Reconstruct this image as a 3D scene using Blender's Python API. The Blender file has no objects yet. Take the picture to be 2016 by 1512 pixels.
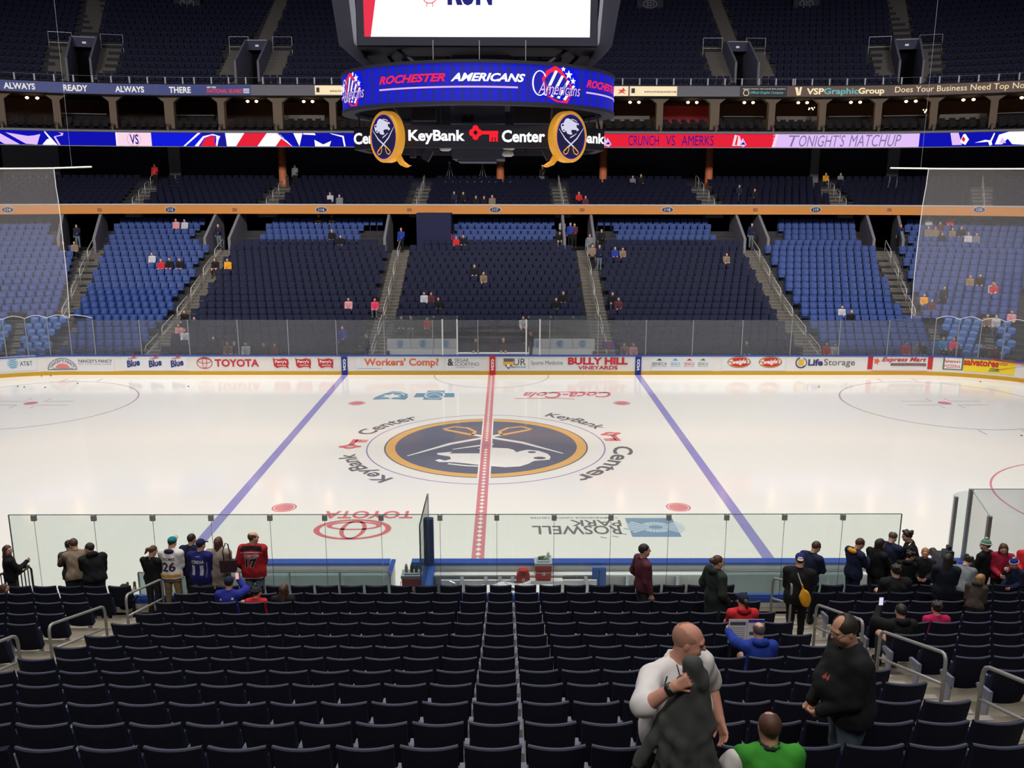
import bpy, math, random
import numpy as np
from mathutils import Vector, Matrix
from mathutils.bvhtree import BVHTree
random.seed(7)
SC = bpy.context.scene
COL = SC.collection
PI = math.pi

# ------------------------------------------------------------------ camera
CP = np.array([0.7415, -32.1215, 9.6165]); PAN, TILT, ROLL, FOC = 0.0076, 0.2207, 0.0017, 1710.0
def cam_axes():
    cp, sp, ct, st = math.cos(PAN), math.sin(PAN), math.cos(TILT), math.sin(TILT)
    f = np.array([sp*ct, cp*ct, -st]); r = np.array([cp, -sp, 0.0]); u = np.cross(r, f)
    c, s = math.cos(ROLL), math.sin(ROLL)
    return c*r+s*u, -s*r+c*u, f
AX_R, AX_U, AX_F = cam_axes()
cam = bpy.data.cameras.new('camera'); camo = bpy.data.objects.new('camera', cam); COL.objects.link(camo)
cam.sensor_width = 36.0; cam.lens = FOC*36.0/2016.0; cam.clip_end = 400; cam.clip_start = 0.1
M = Matrix(((AX_R[0], AX_U[0], -AX_F[0], CP[0]), (AX_R[1], AX_U[1], -AX_F[1], CP[1]), (AX_R[2], AX_U[2], -AX_F[2], CP[2]), (0, 0, 0, 1)))
camo.matrix_world = M
SC.camera = camo
def ray(px, py):
    return AX_R*((px-1008)/FOC) - AX_U*((py-756)/FOC) + AX_F
def at(px, py, y=None, z=None, x=None):
    """the point of the plane y=, z= or x= that a photo position looks at"""
    d = ray(px, py)
    t = (y-CP[1])/d[1] if y is not None else (z-CP[2])/d[2] if z is not None else (x-CP[0])/d[0]
    return Vector(CP+t*d)
def proj(p):
    v = np.array(p)-CP; w = v@AX_F
    return 1008+FOC*(v@AX_R)/w, 756-FOC*(v@AX_U)/w, w

# ------------------------------------------------------------------ world, lights, exposure
SC.view_settings.view_transform = 'Standard'; SC.view_settings.look = 'None'
SC.view_settings.gamma = 1.0; SC.view_settings.exposure = 0.0; SC.view_settings.use_curve_mapping = False
w = bpy.data.worlds.new('hall_air'); SC.world = w; w.use_nodes = True
w.node_tree.nodes['Background'].inputs[0].default_value = (0.10, 0.12, 0.28, 1)
w.node_tree.nodes['Background'].inputs[1].default_value = 0.03
SC.cycles.transparent_max_bounces = 24; SC.cycles.max_bounces = 6; SC.cycles.diffuse_bounces = 3
SC.cycles.glossy_bounces = 3; SC.cycles.transmission_bounces = 4; SC.cycles.sample_clamp_indirect = 4.0
def area(name, loc, size, power, color, spread, target=(0, 0, 0), sy=None):
    l = bpy.data.lights.new(name, 'AREA'); l.shape = 'RECTANGLE'; l.size = size; l.size_y = sy or size
    l.energy = power; l.color = color; l.spread = math.radians(spread)
    o = bpy.data.objects.new(name, l); COL.objects.link(o); o.location = loc
    o.rotation_euler = (Vector(target)-Vector(loc)).to_track_quat('-Z', 'Y').to_euler()
    return o
RINK = (1.0, 0.965, 0.90)
for lx in (-24, -12, 0, 12, 24):           # rows of rink lamps under the roof, both sides of the ice
    for ly in (-9, 9):
        area('rink_lamps', (lx, ly, 27), 7, 900 if ly > 0 else 720, RINK, 105, (lx*0.95, ly*0.85, 0), 3)
for lx in (-30, -15, 0, 15, 30):           # added fill lights turned to the far stand
    area('stand_fill', (lx, -2, 24), 6, 1200, (1.0, 0.93, 0.86), 80, (lx*1.1, 31, 5), 3)
for lx in (-10, 0, 10):                    # added fill lights over the near stand
    area('stand_fill', (lx, -36, 26), 6, 520, (1.0, 0.95, 0.90), 120, (lx, -23, 3), 3)
    area('stand_fill', (lx, -14, 27), 6, 420, (1.0, 0.95, 0.90), 120, (lx, -22, 3), 3)
for lx in (-33, -11, 11, 33):              # added cool fill lights under the roof, lifting the dark tiers
    for ly in (-12, 10, 30): area('cool_fill', (lx, ly, 33.2), 5, 165, (0.28, 0.36, 1.0), 180, (lx, ly, 0), 5)
# ------------------------------------------------------------------ materials
MATS = {}
def mat(name, col=(.5, .5, .5), rough=.6, metal=0.0, emit=None, es=1.0, spec=0.5, noise=0.0, nscale=8.0, coat=0.0, bump=0.0):
    if name in MATS: return MATS[name]
    m = bpy.data.materials.new(name); m.use_nodes = True; nt = m.node_tree; b = nt.nodes['Principled BSDF']
    c = tuple(col)+(1,)
    b.inputs['Base Color'].default_value = c; b.inputs['Roughness'].default_value = rough
    b.inputs['Metallic'].default_value = metal; b.inputs['Specular IOR Level'].default_value = spec
    b.inputs['Coat Weight'].default_value = coat
    if emit is not None:
        b.inputs['Emission Color'].default_value = tuple(emit)+(1,); b.inputs['Emission Strength'].default_value = es
    if noise or bump:
        tc = nt.nodes.new('ShaderNodeTexCoord'); n = nt.nodes.new('ShaderNodeTexNoise'); n.inputs['Scale'].default_value = nscale
        n.inputs['Detail'].default_value = 4
        nt.links.new(tc.outputs['Object'], n.inputs['Vector'])
        if noise:
            mx = nt.nodes.new('ShaderNodeMix'); mx.data_type = 'RGBA'
            mx.inputs['A'].default_value = tuple(x*(1-noise) for x in col)+(1,); mx.inputs['B'].default_value = tuple(min(1, x*(1+noise)) for x in col)+(1,)
            nt.links.new(n.outputs['Fac'], mx.inputs['Factor']); nt.links.new(mx.outputs['Result'], b.inputs['Base Color'])
        if bump:
            bp = nt.nodes.new('ShaderNodeBump'); bp.inputs['Strength'].default_value = bump; bp.inputs['Distance'].default_value = .02
            nt.links.new(n.outputs['Fac'], bp.inputs['Height']); nt.links.new(bp.outputs['Normal'], b.inputs['Normal'])
    MATS[name] = m
    return m
def srgb(r, g, b):
    f = lambda c: ((c/255+.055)/1.055)**2.4 if c > 10 else c/255/12.92
    return (f(r), f(g), f(b))
def screen(name, col, es=1.0):
    return mat(name, (0.003, 0.003, 0.003), .8, emit=col, es=es, spec=.05)
def glass_mat(name, tint, haze, hazecol):
    if name in MATS: return MATS[name]
    m = bpy.data.materials.new(name); m.use_nodes = True; nt = m.node_tree; nt.nodes.clear()
    o = nt.nodes.new('ShaderNodeOutputMaterial'); t = nt.nodes.new('ShaderNodeBsdfTransparent'); t.inputs[0].default_value = tint+(1,)
    d = nt.nodes.new('ShaderNodeBsdfDiffuse'); d.inputs[0].default_value = hazecol+(1,)
    g = nt.nodes.new('ShaderNodeBsdfGlossy'); g.inputs['Roughness'].default_value = .03
    f = nt.nodes.new('ShaderNodeFresnel'); f.inputs[0].default_value = 1.45
    tr = nt.nodes.new('ShaderNodeBsdfTranslucent'); tr.inputs[0].default_value = hazecol+(1,)
    ad = nt.nodes.new('ShaderNodeMixShader'); ad.inputs[0].default_value = .5
    nt.links.new(d.outputs[0], ad.inputs[1]); nt.links.new(tr.outputs[0], ad.inputs[2])
    m1 = nt.nodes.new('ShaderNodeMixShader'); m1.inputs[0].default_value = haze
    m2 = nt.nodes.new('ShaderNodeMixShader')
    nt.links.new(t.outputs[0], m1.inputs[1]); nt.links.new(ad.outputs[0], m1.inputs[2])
    nt.links.new(f.outputs[0], m2.inputs[0]); nt.links.new(m1.outputs[0], m2.inputs[1]); nt.links.new(g.outputs[0], m2.inputs[2])
    nt.links.new(m2.outputs[0], o.inputs[0])
    MATS[name] = m
    return m

# ------------------------------------------------------------------ mesh building
class MB:
    def __init__(s): s.v = []; s.f = []; s.m = []; s.mats = []
    def mi(s, m):
        if m not in s.mats: s.mats.append(m)
        return s.mats.index(m)
    def add(s, v, f, m):
        o = len(s.v); k = s.mi(m); s.v.extend([tuple(p) for p in v]); s.f.extend([tuple(i+o for i in q) for q in f]); s.m.extend([k]*len(f)); return s
    def box(s, a, b, m, mtx=None):
        x0, y0, z0 = a; x1, y1, z1 = b
        v = [Vector(p) for p in ((x0,y0,z0),(x1,y0,z0),(x1,y1,z0),(x0,y1,z0),(x0,y0,z1),(x1,y0,z1),(x1,y1,z1),(x0,y1,z1))]
        if mtx is not None: v = [mtx@p for p in v]
        return s.add(v, [(0,3,2,1),(4,5,6,7),(0,1,5,4),(1,2,6,5),(2,3,7,6),(3,0,4,7)], m)
    def tube(s, pts, r, m, n=8, cap=True):
        pts = [Vector(p) for p in pts]; rs = r if isinstance(r, (list, tuple)) else [r]*len(pts)
        v = []; f = []; up = None
        for i, p in enumerate(pts):
            d = (pts[min(i+1, len(pts)-1)]-pts[max(i-1, 0)]).normalized()
            if up is None: up = Vector((0, 0, 1)) if abs(d.z) < .9 else Vector((1, 0, 0))
            a = d.cross(up).normalized(); b = a.cross(d).normalized(); up = b
            for j in range(n):
                t = 2*PI*j/n; v.append(p+(a*math.cos(t)+b*math.sin(t))*rs[i])
        for i in range(len(pts)-1):
            for j in range(n):
                k = (j+1) % n; f.append((i*n+j, i*n+k, (i+1)*n+k, (i+1)*n+j))
        if cap: f.append(tuple(range(n))[::-1]); f.append(tuple(range((len(pts)-1)*n, len(pts)*n)))
        return s.add(v, f, m)
    def prism(s, poly, fn, t, m):
        """polygon in 2-D, thickness t; fn(u, v, w) -> 3-D"""
        n = len(poly); v = [fn(p[0], p[1], 0) for p in poly]+[fn(p[0], p[1], t) for p in poly]
        f = [tuple(range(n)), tuple(range(2*n-1, n-1, -1))]+[(i, i+n, (i+1) % n+n, (i+1) % n) for i in range(n)]
        return s.add(v, f, m)
    def lathe(s, prof, c, m, n=16):
        v = []; f = []
        for r, z in prof:
            for j in range(n): t = 2*PI*j/n; v.append((c[0]+r*math.cos(t), c[1]+r*math.sin(t), c[2]+z))
        for i in range(len(prof)-1):
            for j in range(n): k = (j+1) % n; f.append((i*n+j, i*n+k, (i+1)*n+k, (i+1)*n+j))
        f.append(tuple(range(n))[::-1]); f.append(tuple(range((len(prof)-1)*n, len(prof)*n)))
        return s.add(v, f, m)
    def mesh(s, name):
        me = bpy.data.meshes.new(name); me.from_pydata(s.v, [], s.f)
        for m in s.mats: me.materials.append(m)
        me.polygons.foreach_set('material_index', s.m); me.update()
        return me
    def obj(s, name, parent=None, smooth=False, **k):
        return link(name, s.mesh(name), parent, smooth, **k)
def link(name, me, parent=None, smooth=False, label=None, cat=None, group=None, kind=None):
    o = bpy.data.objects.new(name, me); COL.objects.link(o)
    if smooth and me: me.polygons.foreach_set('use_smooth', [True]*len(me.polygons))
    if parent: o.parent = parent
    tag(o, label, cat, group, kind)
    return o
def tag(o, label=None, cat=None, group=None, kind=None):
    if label: o['label'] = label
    if cat: o['category'] = cat
    if group: o['group'] = group
    if kind: o['kind'] = kind
    return o
def empty(name, loc, label, cat, group=None, rz=0.0, kind=None):
    o = bpy.data.objects.new(name, None); COL.objects.link(o); o.location = loc; o.rotation_euler = (0, 0, rz)
    o.empty_display_size = .1
    return tag(o, label, cat, group, kind)
def grid_surface(fn, nu, nv):
    v = [fn(i/nu, j/nv) for j in range(nv+1) for i in range(nu+1)]
    f = [(j*(nu+1)+i, j*(nu+1)+i+1, (j+1)*(nu+1)+i+1, (j+1)*(nu+1)+i) for j in range(nv) for i in range(nu)]
    return v, f
# ---- lettering: flat text triangles, then mapped onto any surface
TXT = {}
def text2d(s, bold=0.0, shear=0.0, space=1.0):
    key = (s, bold, shear, space)
    if key in TXT: return TXT[key]
    c = bpy.data.curves.new('t', 'FONT'); c.body = s; c.size = 1; c.offset = bold; c.shear = shear; c.space_character = space
    c.resolution_u = 3
    o = bpy.data.objects.new('t', c); COL.objects.link(o)
    bpy.context.view_layer.update()
    me = o.to_mesh(); v = np.array([tuple(p.co)[:2] for p in me.vertices]); f = [tuple(p.vertices) for p in me.polygons]
    o.to_mesh_clear(); bpy.data.objects.remove(o); bpy.data.curves.remove(c)
    lo = v.min(0); hi = v.max(0); v = (v-lo)/(hi-lo)
    TXT[key] = (v, f, (hi-lo)[0]/(hi-lo)[1]); return TXT[key]
def put_text(mb, s, fn, u0, v0, u1, v1, m, bold=0.0, shear=0.0, flip=False, space=1.0, keep=False):
    """text stretched into the rectangle u0..u1, v0..v1 of the surface fn(u, v)"""
    v, f, asp = text2d(s, bold, shear, space)
    mb.add([fn(u0+(u1-u0)*p[0], v0+(v1-v0)*p[1]) for p in v], f, m); return mb
def put_poly(mb, pts, fn, m, cen=None):
    """fan-filled polygon on a surface; concave outlines are cut into ears"""
    from mathutils.geometry import tessellate_polygon
    t = tessellate_polygon([[Vector((p[0], p[1], 0)) for p in pts]])
    return mb.add([fn(*p) for p in pts], [tuple(q) for q in t], m)
def ell(cx, cy, rx, ry, n=32, a0=0, a1=2*PI):
    return [(cx+rx*math.cos(a0+(a1-a0)*i/n), cy+ry*math.sin(a0+(a1-a0)*i/n)) for i in range(n if a1-a0 > 6.28 else n+1)]
def ring(mb, fn, cx, cy, rx, ry, w, m, n=48, a0=0, a1=2*PI, wy=None):
    wy = wy or w; v = []; f = []
    for i in range(n+1):
        t = a0+(a1-a0)*i/n; c, s = math.cos(t), math.sin(t)
        v += [fn(cx+rx*c, cy+ry*s), fn(cx+(rx-w)*c, cy+(ry-wy)*s)]
    for i in range(n): f.append((2*i, 2*i+1, 2*i+3, 2*i+2))
    return mb.add(v, f, m)
def stroke(mb, fn, pts, w, m):
    """a flat painted line of width w through 2-D points"""
    v = []; f = []
    for i, p in enumerate(pts):
        a = pts[max(0, i-1)]; b = pts[min(len(pts)-1, i+1)]; dx, dy = b[0]-a[0], b[1]-a[1]; L = math.hypot(dx, dy) or 1
        ww = w[i] if isinstance(w, (list, tuple)) else w
        nx, ny = -dy/L*ww/2, dx/L*ww/2; v += [fn(p[0]+nx, p[1]+ny), fn(p[0]-nx, p[1]-ny)]
    for i in range(len(pts)-1): f.append((2*i, 2*i+1, 2*i+3, 2*i+2))
    return mb.add(v, f, m)
def star(cx, cy, r, n=5, q=.42, rot=0):
    return [(cx+(r if i % 2 == 0 else r*q)*math.sin(rot+PI*i/n), cy+(r if i % 2 == 0 else r*q)*math.cos(rot+PI*i/n)) for i in range(2*n)]
ORD = ['first', 'second', 'third', 'fourth', 'fifth', 'sixth', 'seventh', 'eighth', 'ninth', 'tenth', 'eleventh', 'twelfth', 'thirteenth', 'fourteenth', 'fifteenth', 'sixteenth', 'seventeenth', 'eighteenth', 'nineteenth', 'twentieth']
def ordn(i):
    if i < 20: return ORD[i]
    tens = {2: 'twenty', 3: 'thirty', 4: 'forty', 5: 'fifty'}; t, u = divmod(i+1, 10)
    return {20: 'twentieth', 30: 'thirtieth', 40: 'fortieth', 50: 'fiftieth'}[i+1] if u == 0 else tens[t]+'-'+ORD[u-1]

# ---- the oval of the arena: c is metres along the straight side, beyond it degrees round the corner
XC, YC, RB = 21.95, 4.42, 8.53
def oval(c, d):
    """point at distance d outside the ice edge, and the turn of the row there"""
    if abs(c) <= XC: return c, 12.95+d, 0.0
    s = 1 if c > 0 else -1; t = math.radians(abs(c)-XC)
    return s*(XC+(RB+d)*math.sin(t)), YC+(RB+d)*math.cos(t), -s*t
def row_cs(c0, c1, d, step=1.2):
    """sample values of c from c0 to c1"""
    out = [c0]; c = c0; dd = math.degrees(1/(RB+d))
    while True:
        k = step if -XC <= c < XC else step*dd
        nx = c+k
        for e in (-XC, XC):
            if c < e < nx: nx = e
        if nx >= c1-1e-6: break
        out.append(nx); c = nx
    return out+[c1]
def adv(c, m, d):
    """move m metres along the row at distance d, starting from c"""
    R_ = RB+d; s = c if abs(c) <= XC else math.copysign(XC+math.radians(abs(c)-XC)*R_, c); s += m
    return s if abs(s) <= XC else math.copysign(XC+math.degrees((abs(s)-XC)/R_), s)
def hit(px, py, d):
    """c and z where the photo position meets the upright surface at distance d"""
    r = ray(px, py); p = at(px, py, y=12.95+d)
    if abs(p.x) <= XC: return p.x, p.z
    s = 1 if p.x > 0 else -1; R_ = RB+d; o = np.array([CP[0]-s*XC, CP[1]-YC]); a = r[0]**2+r[1]**2; b = 2*(o[0]*r[0]+o[1]*r[1]); c = o@o-R_*R_
    t = (-b+math.sqrt(max(0, b*b-4*a*c)))/(2*a); q = CP+t*r
    return s*(XC+math.degrees(math.atan2(abs(q[0])-XC, q[1]-YC))), q[2]
def osurf(d):
    return lambda c, z, w=0: (*oval(c, d-w)[:2], z)
def oband(mb, c0, c1, d0, d1, z0, z1, m, step=1.5):
    """a solid band following the oval"""
    cs = row_cs(c0, c1, d1, step); v = []; f = []
    for c in cs:
        a = oval(c, d0); b = oval(c, d1); v += [(a[0], a[1], z0), (b[0], b[1], z0), (b[0], b[1], z1), (a[0], a[1], z1)]
    n = len(cs)
    for i in range(n-1):
        for j in range(4): k = (j+1) % 4; f.append((4*i+j, 4*i+4+j, 4*i+4+k, 4*i+k))
    f += [(0, 1, 2, 3), (4*n-1, 4*n-2, 4*n-3, 4*n-4)]
    return mb.add(v, f, m)
# ================================================================== the ice and everything painted in it
ICEP = dict(rough=.10, spec=.5)
M_ICE = mat('ice', (.87, .85, .80), noise=.015, nscale=.35, **ICEP)
def icemat(n, r, g, b): return mat('ice_paint_'+n, srgb(r, g, b), noise=.06, nscale=1.5, **ICEP)
I_BLUE = icemat('blue', 156, 150, 204); I_RED = icemat('red', 218, 140, 146); I_WHITE = icemat('white', 240, 238, 232)
I_NAVY = icemat('navy', 116, 118, 134); I_GOLD = icemat('gold', 232, 184, 118); I_GREY = icemat('grey', 122, 120, 122)
I_THIN = icemat('thin', 188, 168, 172); I_LBLUE = icemat('light_blue', 118, 160, 182); I_STEEL = icemat('steel', 134, 160, 190)
I_CORAL = icemat('coral', 222, 120, 126); I_VIOLET = icemat('violet', 150, 140, 200)
def rink_outline(off=0.0, n=14):
    p = []
    for sx, sy, a0 in ((1, 1, 90), (1, -1, 0), (-1, -1, -90), (-1, 1, 180)):
        for i in range(n+1):
            t = math.radians(a0-90*i/n); p.append((sx*0+math.copysign(XC, sx)+(RB+off)*math.cos(t), math.copysign(YC, sy)+(RB+off)*math.sin(t)))
    return p
mb = MB(); o_ = rink_outline(0.0); mb.add([(x, y, 0) for x, y in o_]+[(x, y, -.05) for x, y in o_], [tuple(range(len(o_)))[::-1]]+[(i, (i+1) % len(o_), (i+1) % len(o_)+len(o_), i+len(o_)) for i in range(len(o_))], M_ICE)
ice = mb.obj('floor_ice', kind='structure')
def on_ice(h=.002): return lambda u, v, w=0: (u, v, h+w)
def icepart(name, fill, label=None):
    m_ = MB(); fill(m_); return m_.obj(name, ice, label=label)
def f_(m_):
    f = on_ice(.0035)
    m_.add([f(-.17, -12.95), f(.17, -12.95), f(.17, 12.95), f(-.17, 12.95)], [(0, 1, 2, 3)], I_RED)
    g = on_ice(.005); y = -12.8
    while y < 12.8:
        if abs(y) > .35:
            m_.add([g(-.08, y), g(0, y-.13), g(.08, y), g(0, y+.13)], [(0, 1, 2, 3)], I_WHITE)
        y += .32
    m_.add([g(-.1, -.1), g(.1, -.1), g(.1, .1), g(-.1, .1)], [(0, 1, 2, 3)], I_BLUE)
    for s in (-1, 1): m_.add([f(s*.17, -4.2), f(s*.23, -4.2), f(s*.23, 4.2), f(s*.17, 4.2)], [(0, 1, 2, 3)], I_WHITE)
icepart('centre_line', f_, 'red centre line with a chain of white diamonds')
for s in (-1, 1):
    icepart('blue_line', lambda m_: m_.add([(s*7.77-.16, -12.95, .003), (s*7.77+.16, -12.95, .003), (s*7.77+.16, 12.95, .003), (s*7.77-.16, 12.95, .003)], [(0, 1, 2, 3)], I_BLUE))
    icepart('goal_line', lambda m_: m_.add([(s*27.1-.03, -11.6, .003), (s*27.1+.03, -11.6, .003), (s*27.1+.03, 11.6, .003), (s*27.1-.03, 11.6, .003)], [(0, 1, 2, 3)], I_RED))
    for t in (-1, 1):
        def f_(m_):
            f = on_ice(); put_poly(m_, ell(s*6.1, t*6.71, .3, .3), f, I_RED); ring(m_, f, s*6.1, t*6.71, .38, .38, .05, I_CORAL)
        icepart('faceoff_spot', f_)
        def f_(m_):
            f = on_ice(); cx, cy = s*21.03, t*6.71
            ring(m_, f, cx, cy, 4.6, 4.6, .07, I_RED if t < 0 else I_THIN, 72)
            put_poly(m_, ell(cx, cy, .3, .3), f, I_RED)
            for a in (-1, 1):
                for b in (-1, 1):
                    stroke(m_, f, [(cx+a*.45, cy+b*.95), (cx+a*.45, cy+b*.35), (cx+a*1.85, cy+b*.35)], .06, I_THIN)
                    stroke(m_, f, [(cx+a*.9, cy+b*4.6), (cx+a*.9, cy+b*5.3)], .06, I_THIN)
        icepart('faceoff_circle', f_)
icepart('referee_crease', lambda m_: ring(m_, on_ice(), 0, 12.9, 3.05, 3.05, .06, I_THIN, 32, PI, 2*PI))
# the team crest in the middle: u to the right, v up, seen upright from the far side
BUF = [(255,420),(310,395),(330,340),(360,290),(410,275),(470,300),(540,345),(590,370),(640,375),(655,410),(640,430),(620,400),(600,430),(605,480),(650,520),(655,550),(600,580),(610,545),(560,545),(500,545),(480,570),(490,610),(510,650),(470,670),(400,650),(380,620),(370,570),(350,600),(330,620),(290,600),(260,540),(250,480)]
BUF = [((x-480)/318, (722-y)/542) for x, y in BUF]
def crest(m_, fn, white, gold, navy, blue, gold_ring=None, dz=0.0):
    """fn(u, v) maps the unit disc"""
    put_poly(m_, ell(0, 0, 1, 1, 48), lambda u, v: fn(u, v, 0), navy)
    ring(m_, lambda u, v: fn(u, v, 1), 0, 0, 1, 1, .07, blue, 48)
    put_poly(m_, BUF, lambda u, v: fn(u, v, 1), white)
    g = lambda u, v: fn(u, v, 2)
    stroke(m_, g, [(.0, .8), (.2, .77), (.4, .7)], .035, white); stroke(m_, g, [(-.08, -.04), (.14, .05), (.38, .17)], [.05, .05, .02], white)
    put_poly(m_, ell(-.6, .5, .07, .05, 10), lambda u, v: fn(u, v, 2), navy); put_poly(m_, ell(-.52, .28, .05, .04, 8), g, navy)
    for s in (-1, 1):
        p0 = (-s*.87, .33 if s > 0 else .42); p1 = (s*.16, -.43)
        mid = ((p0[0]+p1[0])/2-s*.06, (p0[1]+p1[1])/2-.05)
        stroke(m_, g, [p0, mid, p1], [.02, .07, .07], white)
        h = lambda u, v, s=s: fn(s*u, v, 2)
        stroke(m_, h, [(.17, -.42), (.33, -.53), (.52, -.66)], .06, gold); stroke(m_, h, [(.17, -.42), (.15, -.58), (.25, -.74), (.42, -.80), (.55, -.68)], .045, gold)
def f_(m_):
    f = on_ice(); R_ = 3.32
    ring(m_, f, 0, 0, 4.57, 4.57, .05, I_VIOLET, 96)
    put_poly(m_, ell(0, 0, 3.9, 3.9, 72), on_ice(.0022), I_NAVY); ring(m_, on_ice(.0026), 0, 0, 3.84, 3.84, .36, I_GOLD, 72)
    crest(m_, lambda u, v, k: (-u*R_, -v*R_, .0024+.0003*k), I_WHITE, I_GOLD, I_NAVY, I_NAVY)
icepart('centre_crest', f_, 'navy and gold centre circle with a white charging buffalo over crossed swords')
def arc_text(m_, s, a0, a1, r0, r1, m, bold=.022):
    put_text(m_, s, lambda u, v: ((r0+(r1-r0)*v)*math.cos(math.radians(a0+(a1-a0)*u)), (r0+(r1-r0)*v)*math.sin(math.radians(a0+(a1-a0)*u)), .003), 0, 0, 1, 1, m, bold)
def key(m_, fn, m, hole=None):
    """the key sign in a 3.3 x 1.7 box, bow to the left"""
    b = []
    for k in range(4):
        cx, cy = .85+.36*math.cos(PI/2*k), .95+.36*math.sin(PI/2*k)
        b += [(cx+.36*math.cos(PI/2*k+t), cy+.36*math.sin(PI/2*k+t)) for t in np.linspace(-PI/2, PI/2, 7)]
    put_poly(m_, b, fn, m)
    put_poly(m_, [(1.4, .78), (3.3, .78), (3.36, .95), (3.3, 1.12), (1.4, 1.12)], fn, m)
    put_poly(m_, [(2.35, .85), (2.35, .1), (2.62, .1), (2.62, .5), (2.72, .5), (2.72, .1), (2.95, .1), (2.95, .5), (3.06, .5), (3.06, .1), (3.3, .1), (3.3, .85)], fn, m)
    if hole:
        g = lambda u, v: fn(u, v, 1)
        for dx, dy in ((.12, 0), (-.12, 0), (0, .12), (0, -.12)): put_poly(m_, ell(.85+dx, .95+dy, .12, .12, 12), g, hole)
for a, lab in (((232, 193, 186, 171, 163, 127), 'left'), ((61, 27, 21, 6, -2, -52), 'right')):
    def f_(m_):
        arc_text(m_, 'KeyBank', a[0], a[1], 4.78, 5.62, I_GREY); arc_text(m_, 'Center', a[4], a[5], 4.85, 5.6, I_GREY)
        def kf(u, v, k=0):
            t = math.radians(a[2]+(a[3]-a[2])*u/3.4); r = 4.62+v*.62; return (r*math.cos(t), r*math.sin(t), .003+.0005*k)
        key(m_, kf, I_CORAL, I_WHITE)
    icepart('painted_lettering', f_, 'grey curved lettering with a red key on the %s of the circle' % lab)
def quad_map(px0, px1, p0, p1):
    """a rectangle of the ice between two photo corners (left/top, right/bottom)"""
    a = at(px0, p0, z=0); b = at(px1, p1, z=0); return a, b
# adverts under the ice
def f_(m_):   # TOYOTA, to be read from the far side
    a = at(620, 1020, z=0); b = at(798, 1006, z=0); y0, y1 = a.y, b.y+.05
    put_text(m_, 'TOYOTA', on_ice(), -2.05, at(700, 1006, z=0).y, -4.75, at(700, 1021, z=0).y, I_CORAL, .03)
    cx, cy = at(694, 1042, z=0).x, at(694, 1042, z=0).y; rx = 1.12; ry = .78; f = on_ice()
    ring(m_, f, cx, cy, rx, ry, .17, I_CORAL, 40, wy=.13); ring(m_, f, cx, cy+.26, rx*.72, ry*.42, .15, I_CORAL, 32, wy=.1); ring(m_, f, cx+.02, cy-.02, rx*.34, ry*.9, .13, I_CORAL, 32, wy=.1)
icepart('ice_advert', f_, 'red car maker lettering and oval badge, upside down, on the left')
def f_(m_):
    f = on_ice(); y = lambda p: at(1150, p, z=0).y
    put_text(m_, 'ROSWELL', f, at(1223, 1046, z=0).x, y(1035), at(1048, 1046, z=0).x, y(1052), I_GREY, .015)
    put_text(m_, 'PARK', f, at(1222, 1028, z=0).x, y(1024), at(1122, 1028, z=0).x, y(1036), I_GREY, .015)
    put_text(m_, 'COMPREHENSIVE CANCER CENTER', f, at(1216, 1020, z=0).x, y(1018), at(1043, 1020, z=0).x, y(1021), I_GREY, .01)
    a = at(1230, 1020, z=0); b = at(1323, 1020, z=0); c = at(1342, 1057, z=0); d = at(1245, 1057, z=0)
    m_.add([f(a.x, a.y), f(b.x, b.y), f(c.x, c.y), f(d.x, d.y)], [(3, 2, 1, 0)], I_STEEL)
    cx, cy = (a.x+b.x)/2+.1, (a.y+d.y)/2; lt = icemat('pale_steel', 204, 218, 230); h = on_ice(.003)
    for k in range(26):
        t = 2*PI*k/26+.1; r = .85 if abs(math.cos(t)) > .7 else .48
        stroke(m_, h, [(cx+.2*math.cos(t), cy+.12*math.sin(t)), (cx+r*math.cos(t), cy+r*.8*math.sin(t))], [.02, .10], lt)
    for k, (u, v) in enumerate(((-.95, .0), (-1.1, .35), (-1.35, .55), (-1.7, .62))): stroke(m_, f, [(cx+u, cy-v-.1), (cx+u+.18, cy-v-.2)], .05, I_STEEL)
icepart('ice_advert', f_, 'grey lettering beside a blue burst panel, upside down')
def f_(m_):
    f = on_ice(); g = on_ice(.003); y = lambda p: at(1120, p, z=0).y
    x0, x1 = at(1205, 780, z=0).x, at(1030, 780, z=0).x
    put_text(m_, 'Coca-Cola', lambda u, v: (x0+(x1-x0)*u, y(772)+(y(784)-y(772))*(v*(1-.15*math.sin(u*9))), .002), 0, 0, 1, 1, I_CORAL, .02, .5)
    stroke(m_, f, [(x0, y(773)), ((x0+x1)/2, y(771.5)), (x1+.9, y(773.5))], .14, I_CORAL); stroke(m_, f, [(x1-.4, y(784.5)), ((x0*.4+x1*.6), y(784)), (x1+2.4, y(786))], .1, I_CORAL)
icepart('ice_advert', f_, 'red script drinks advert beyond the circle')
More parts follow.
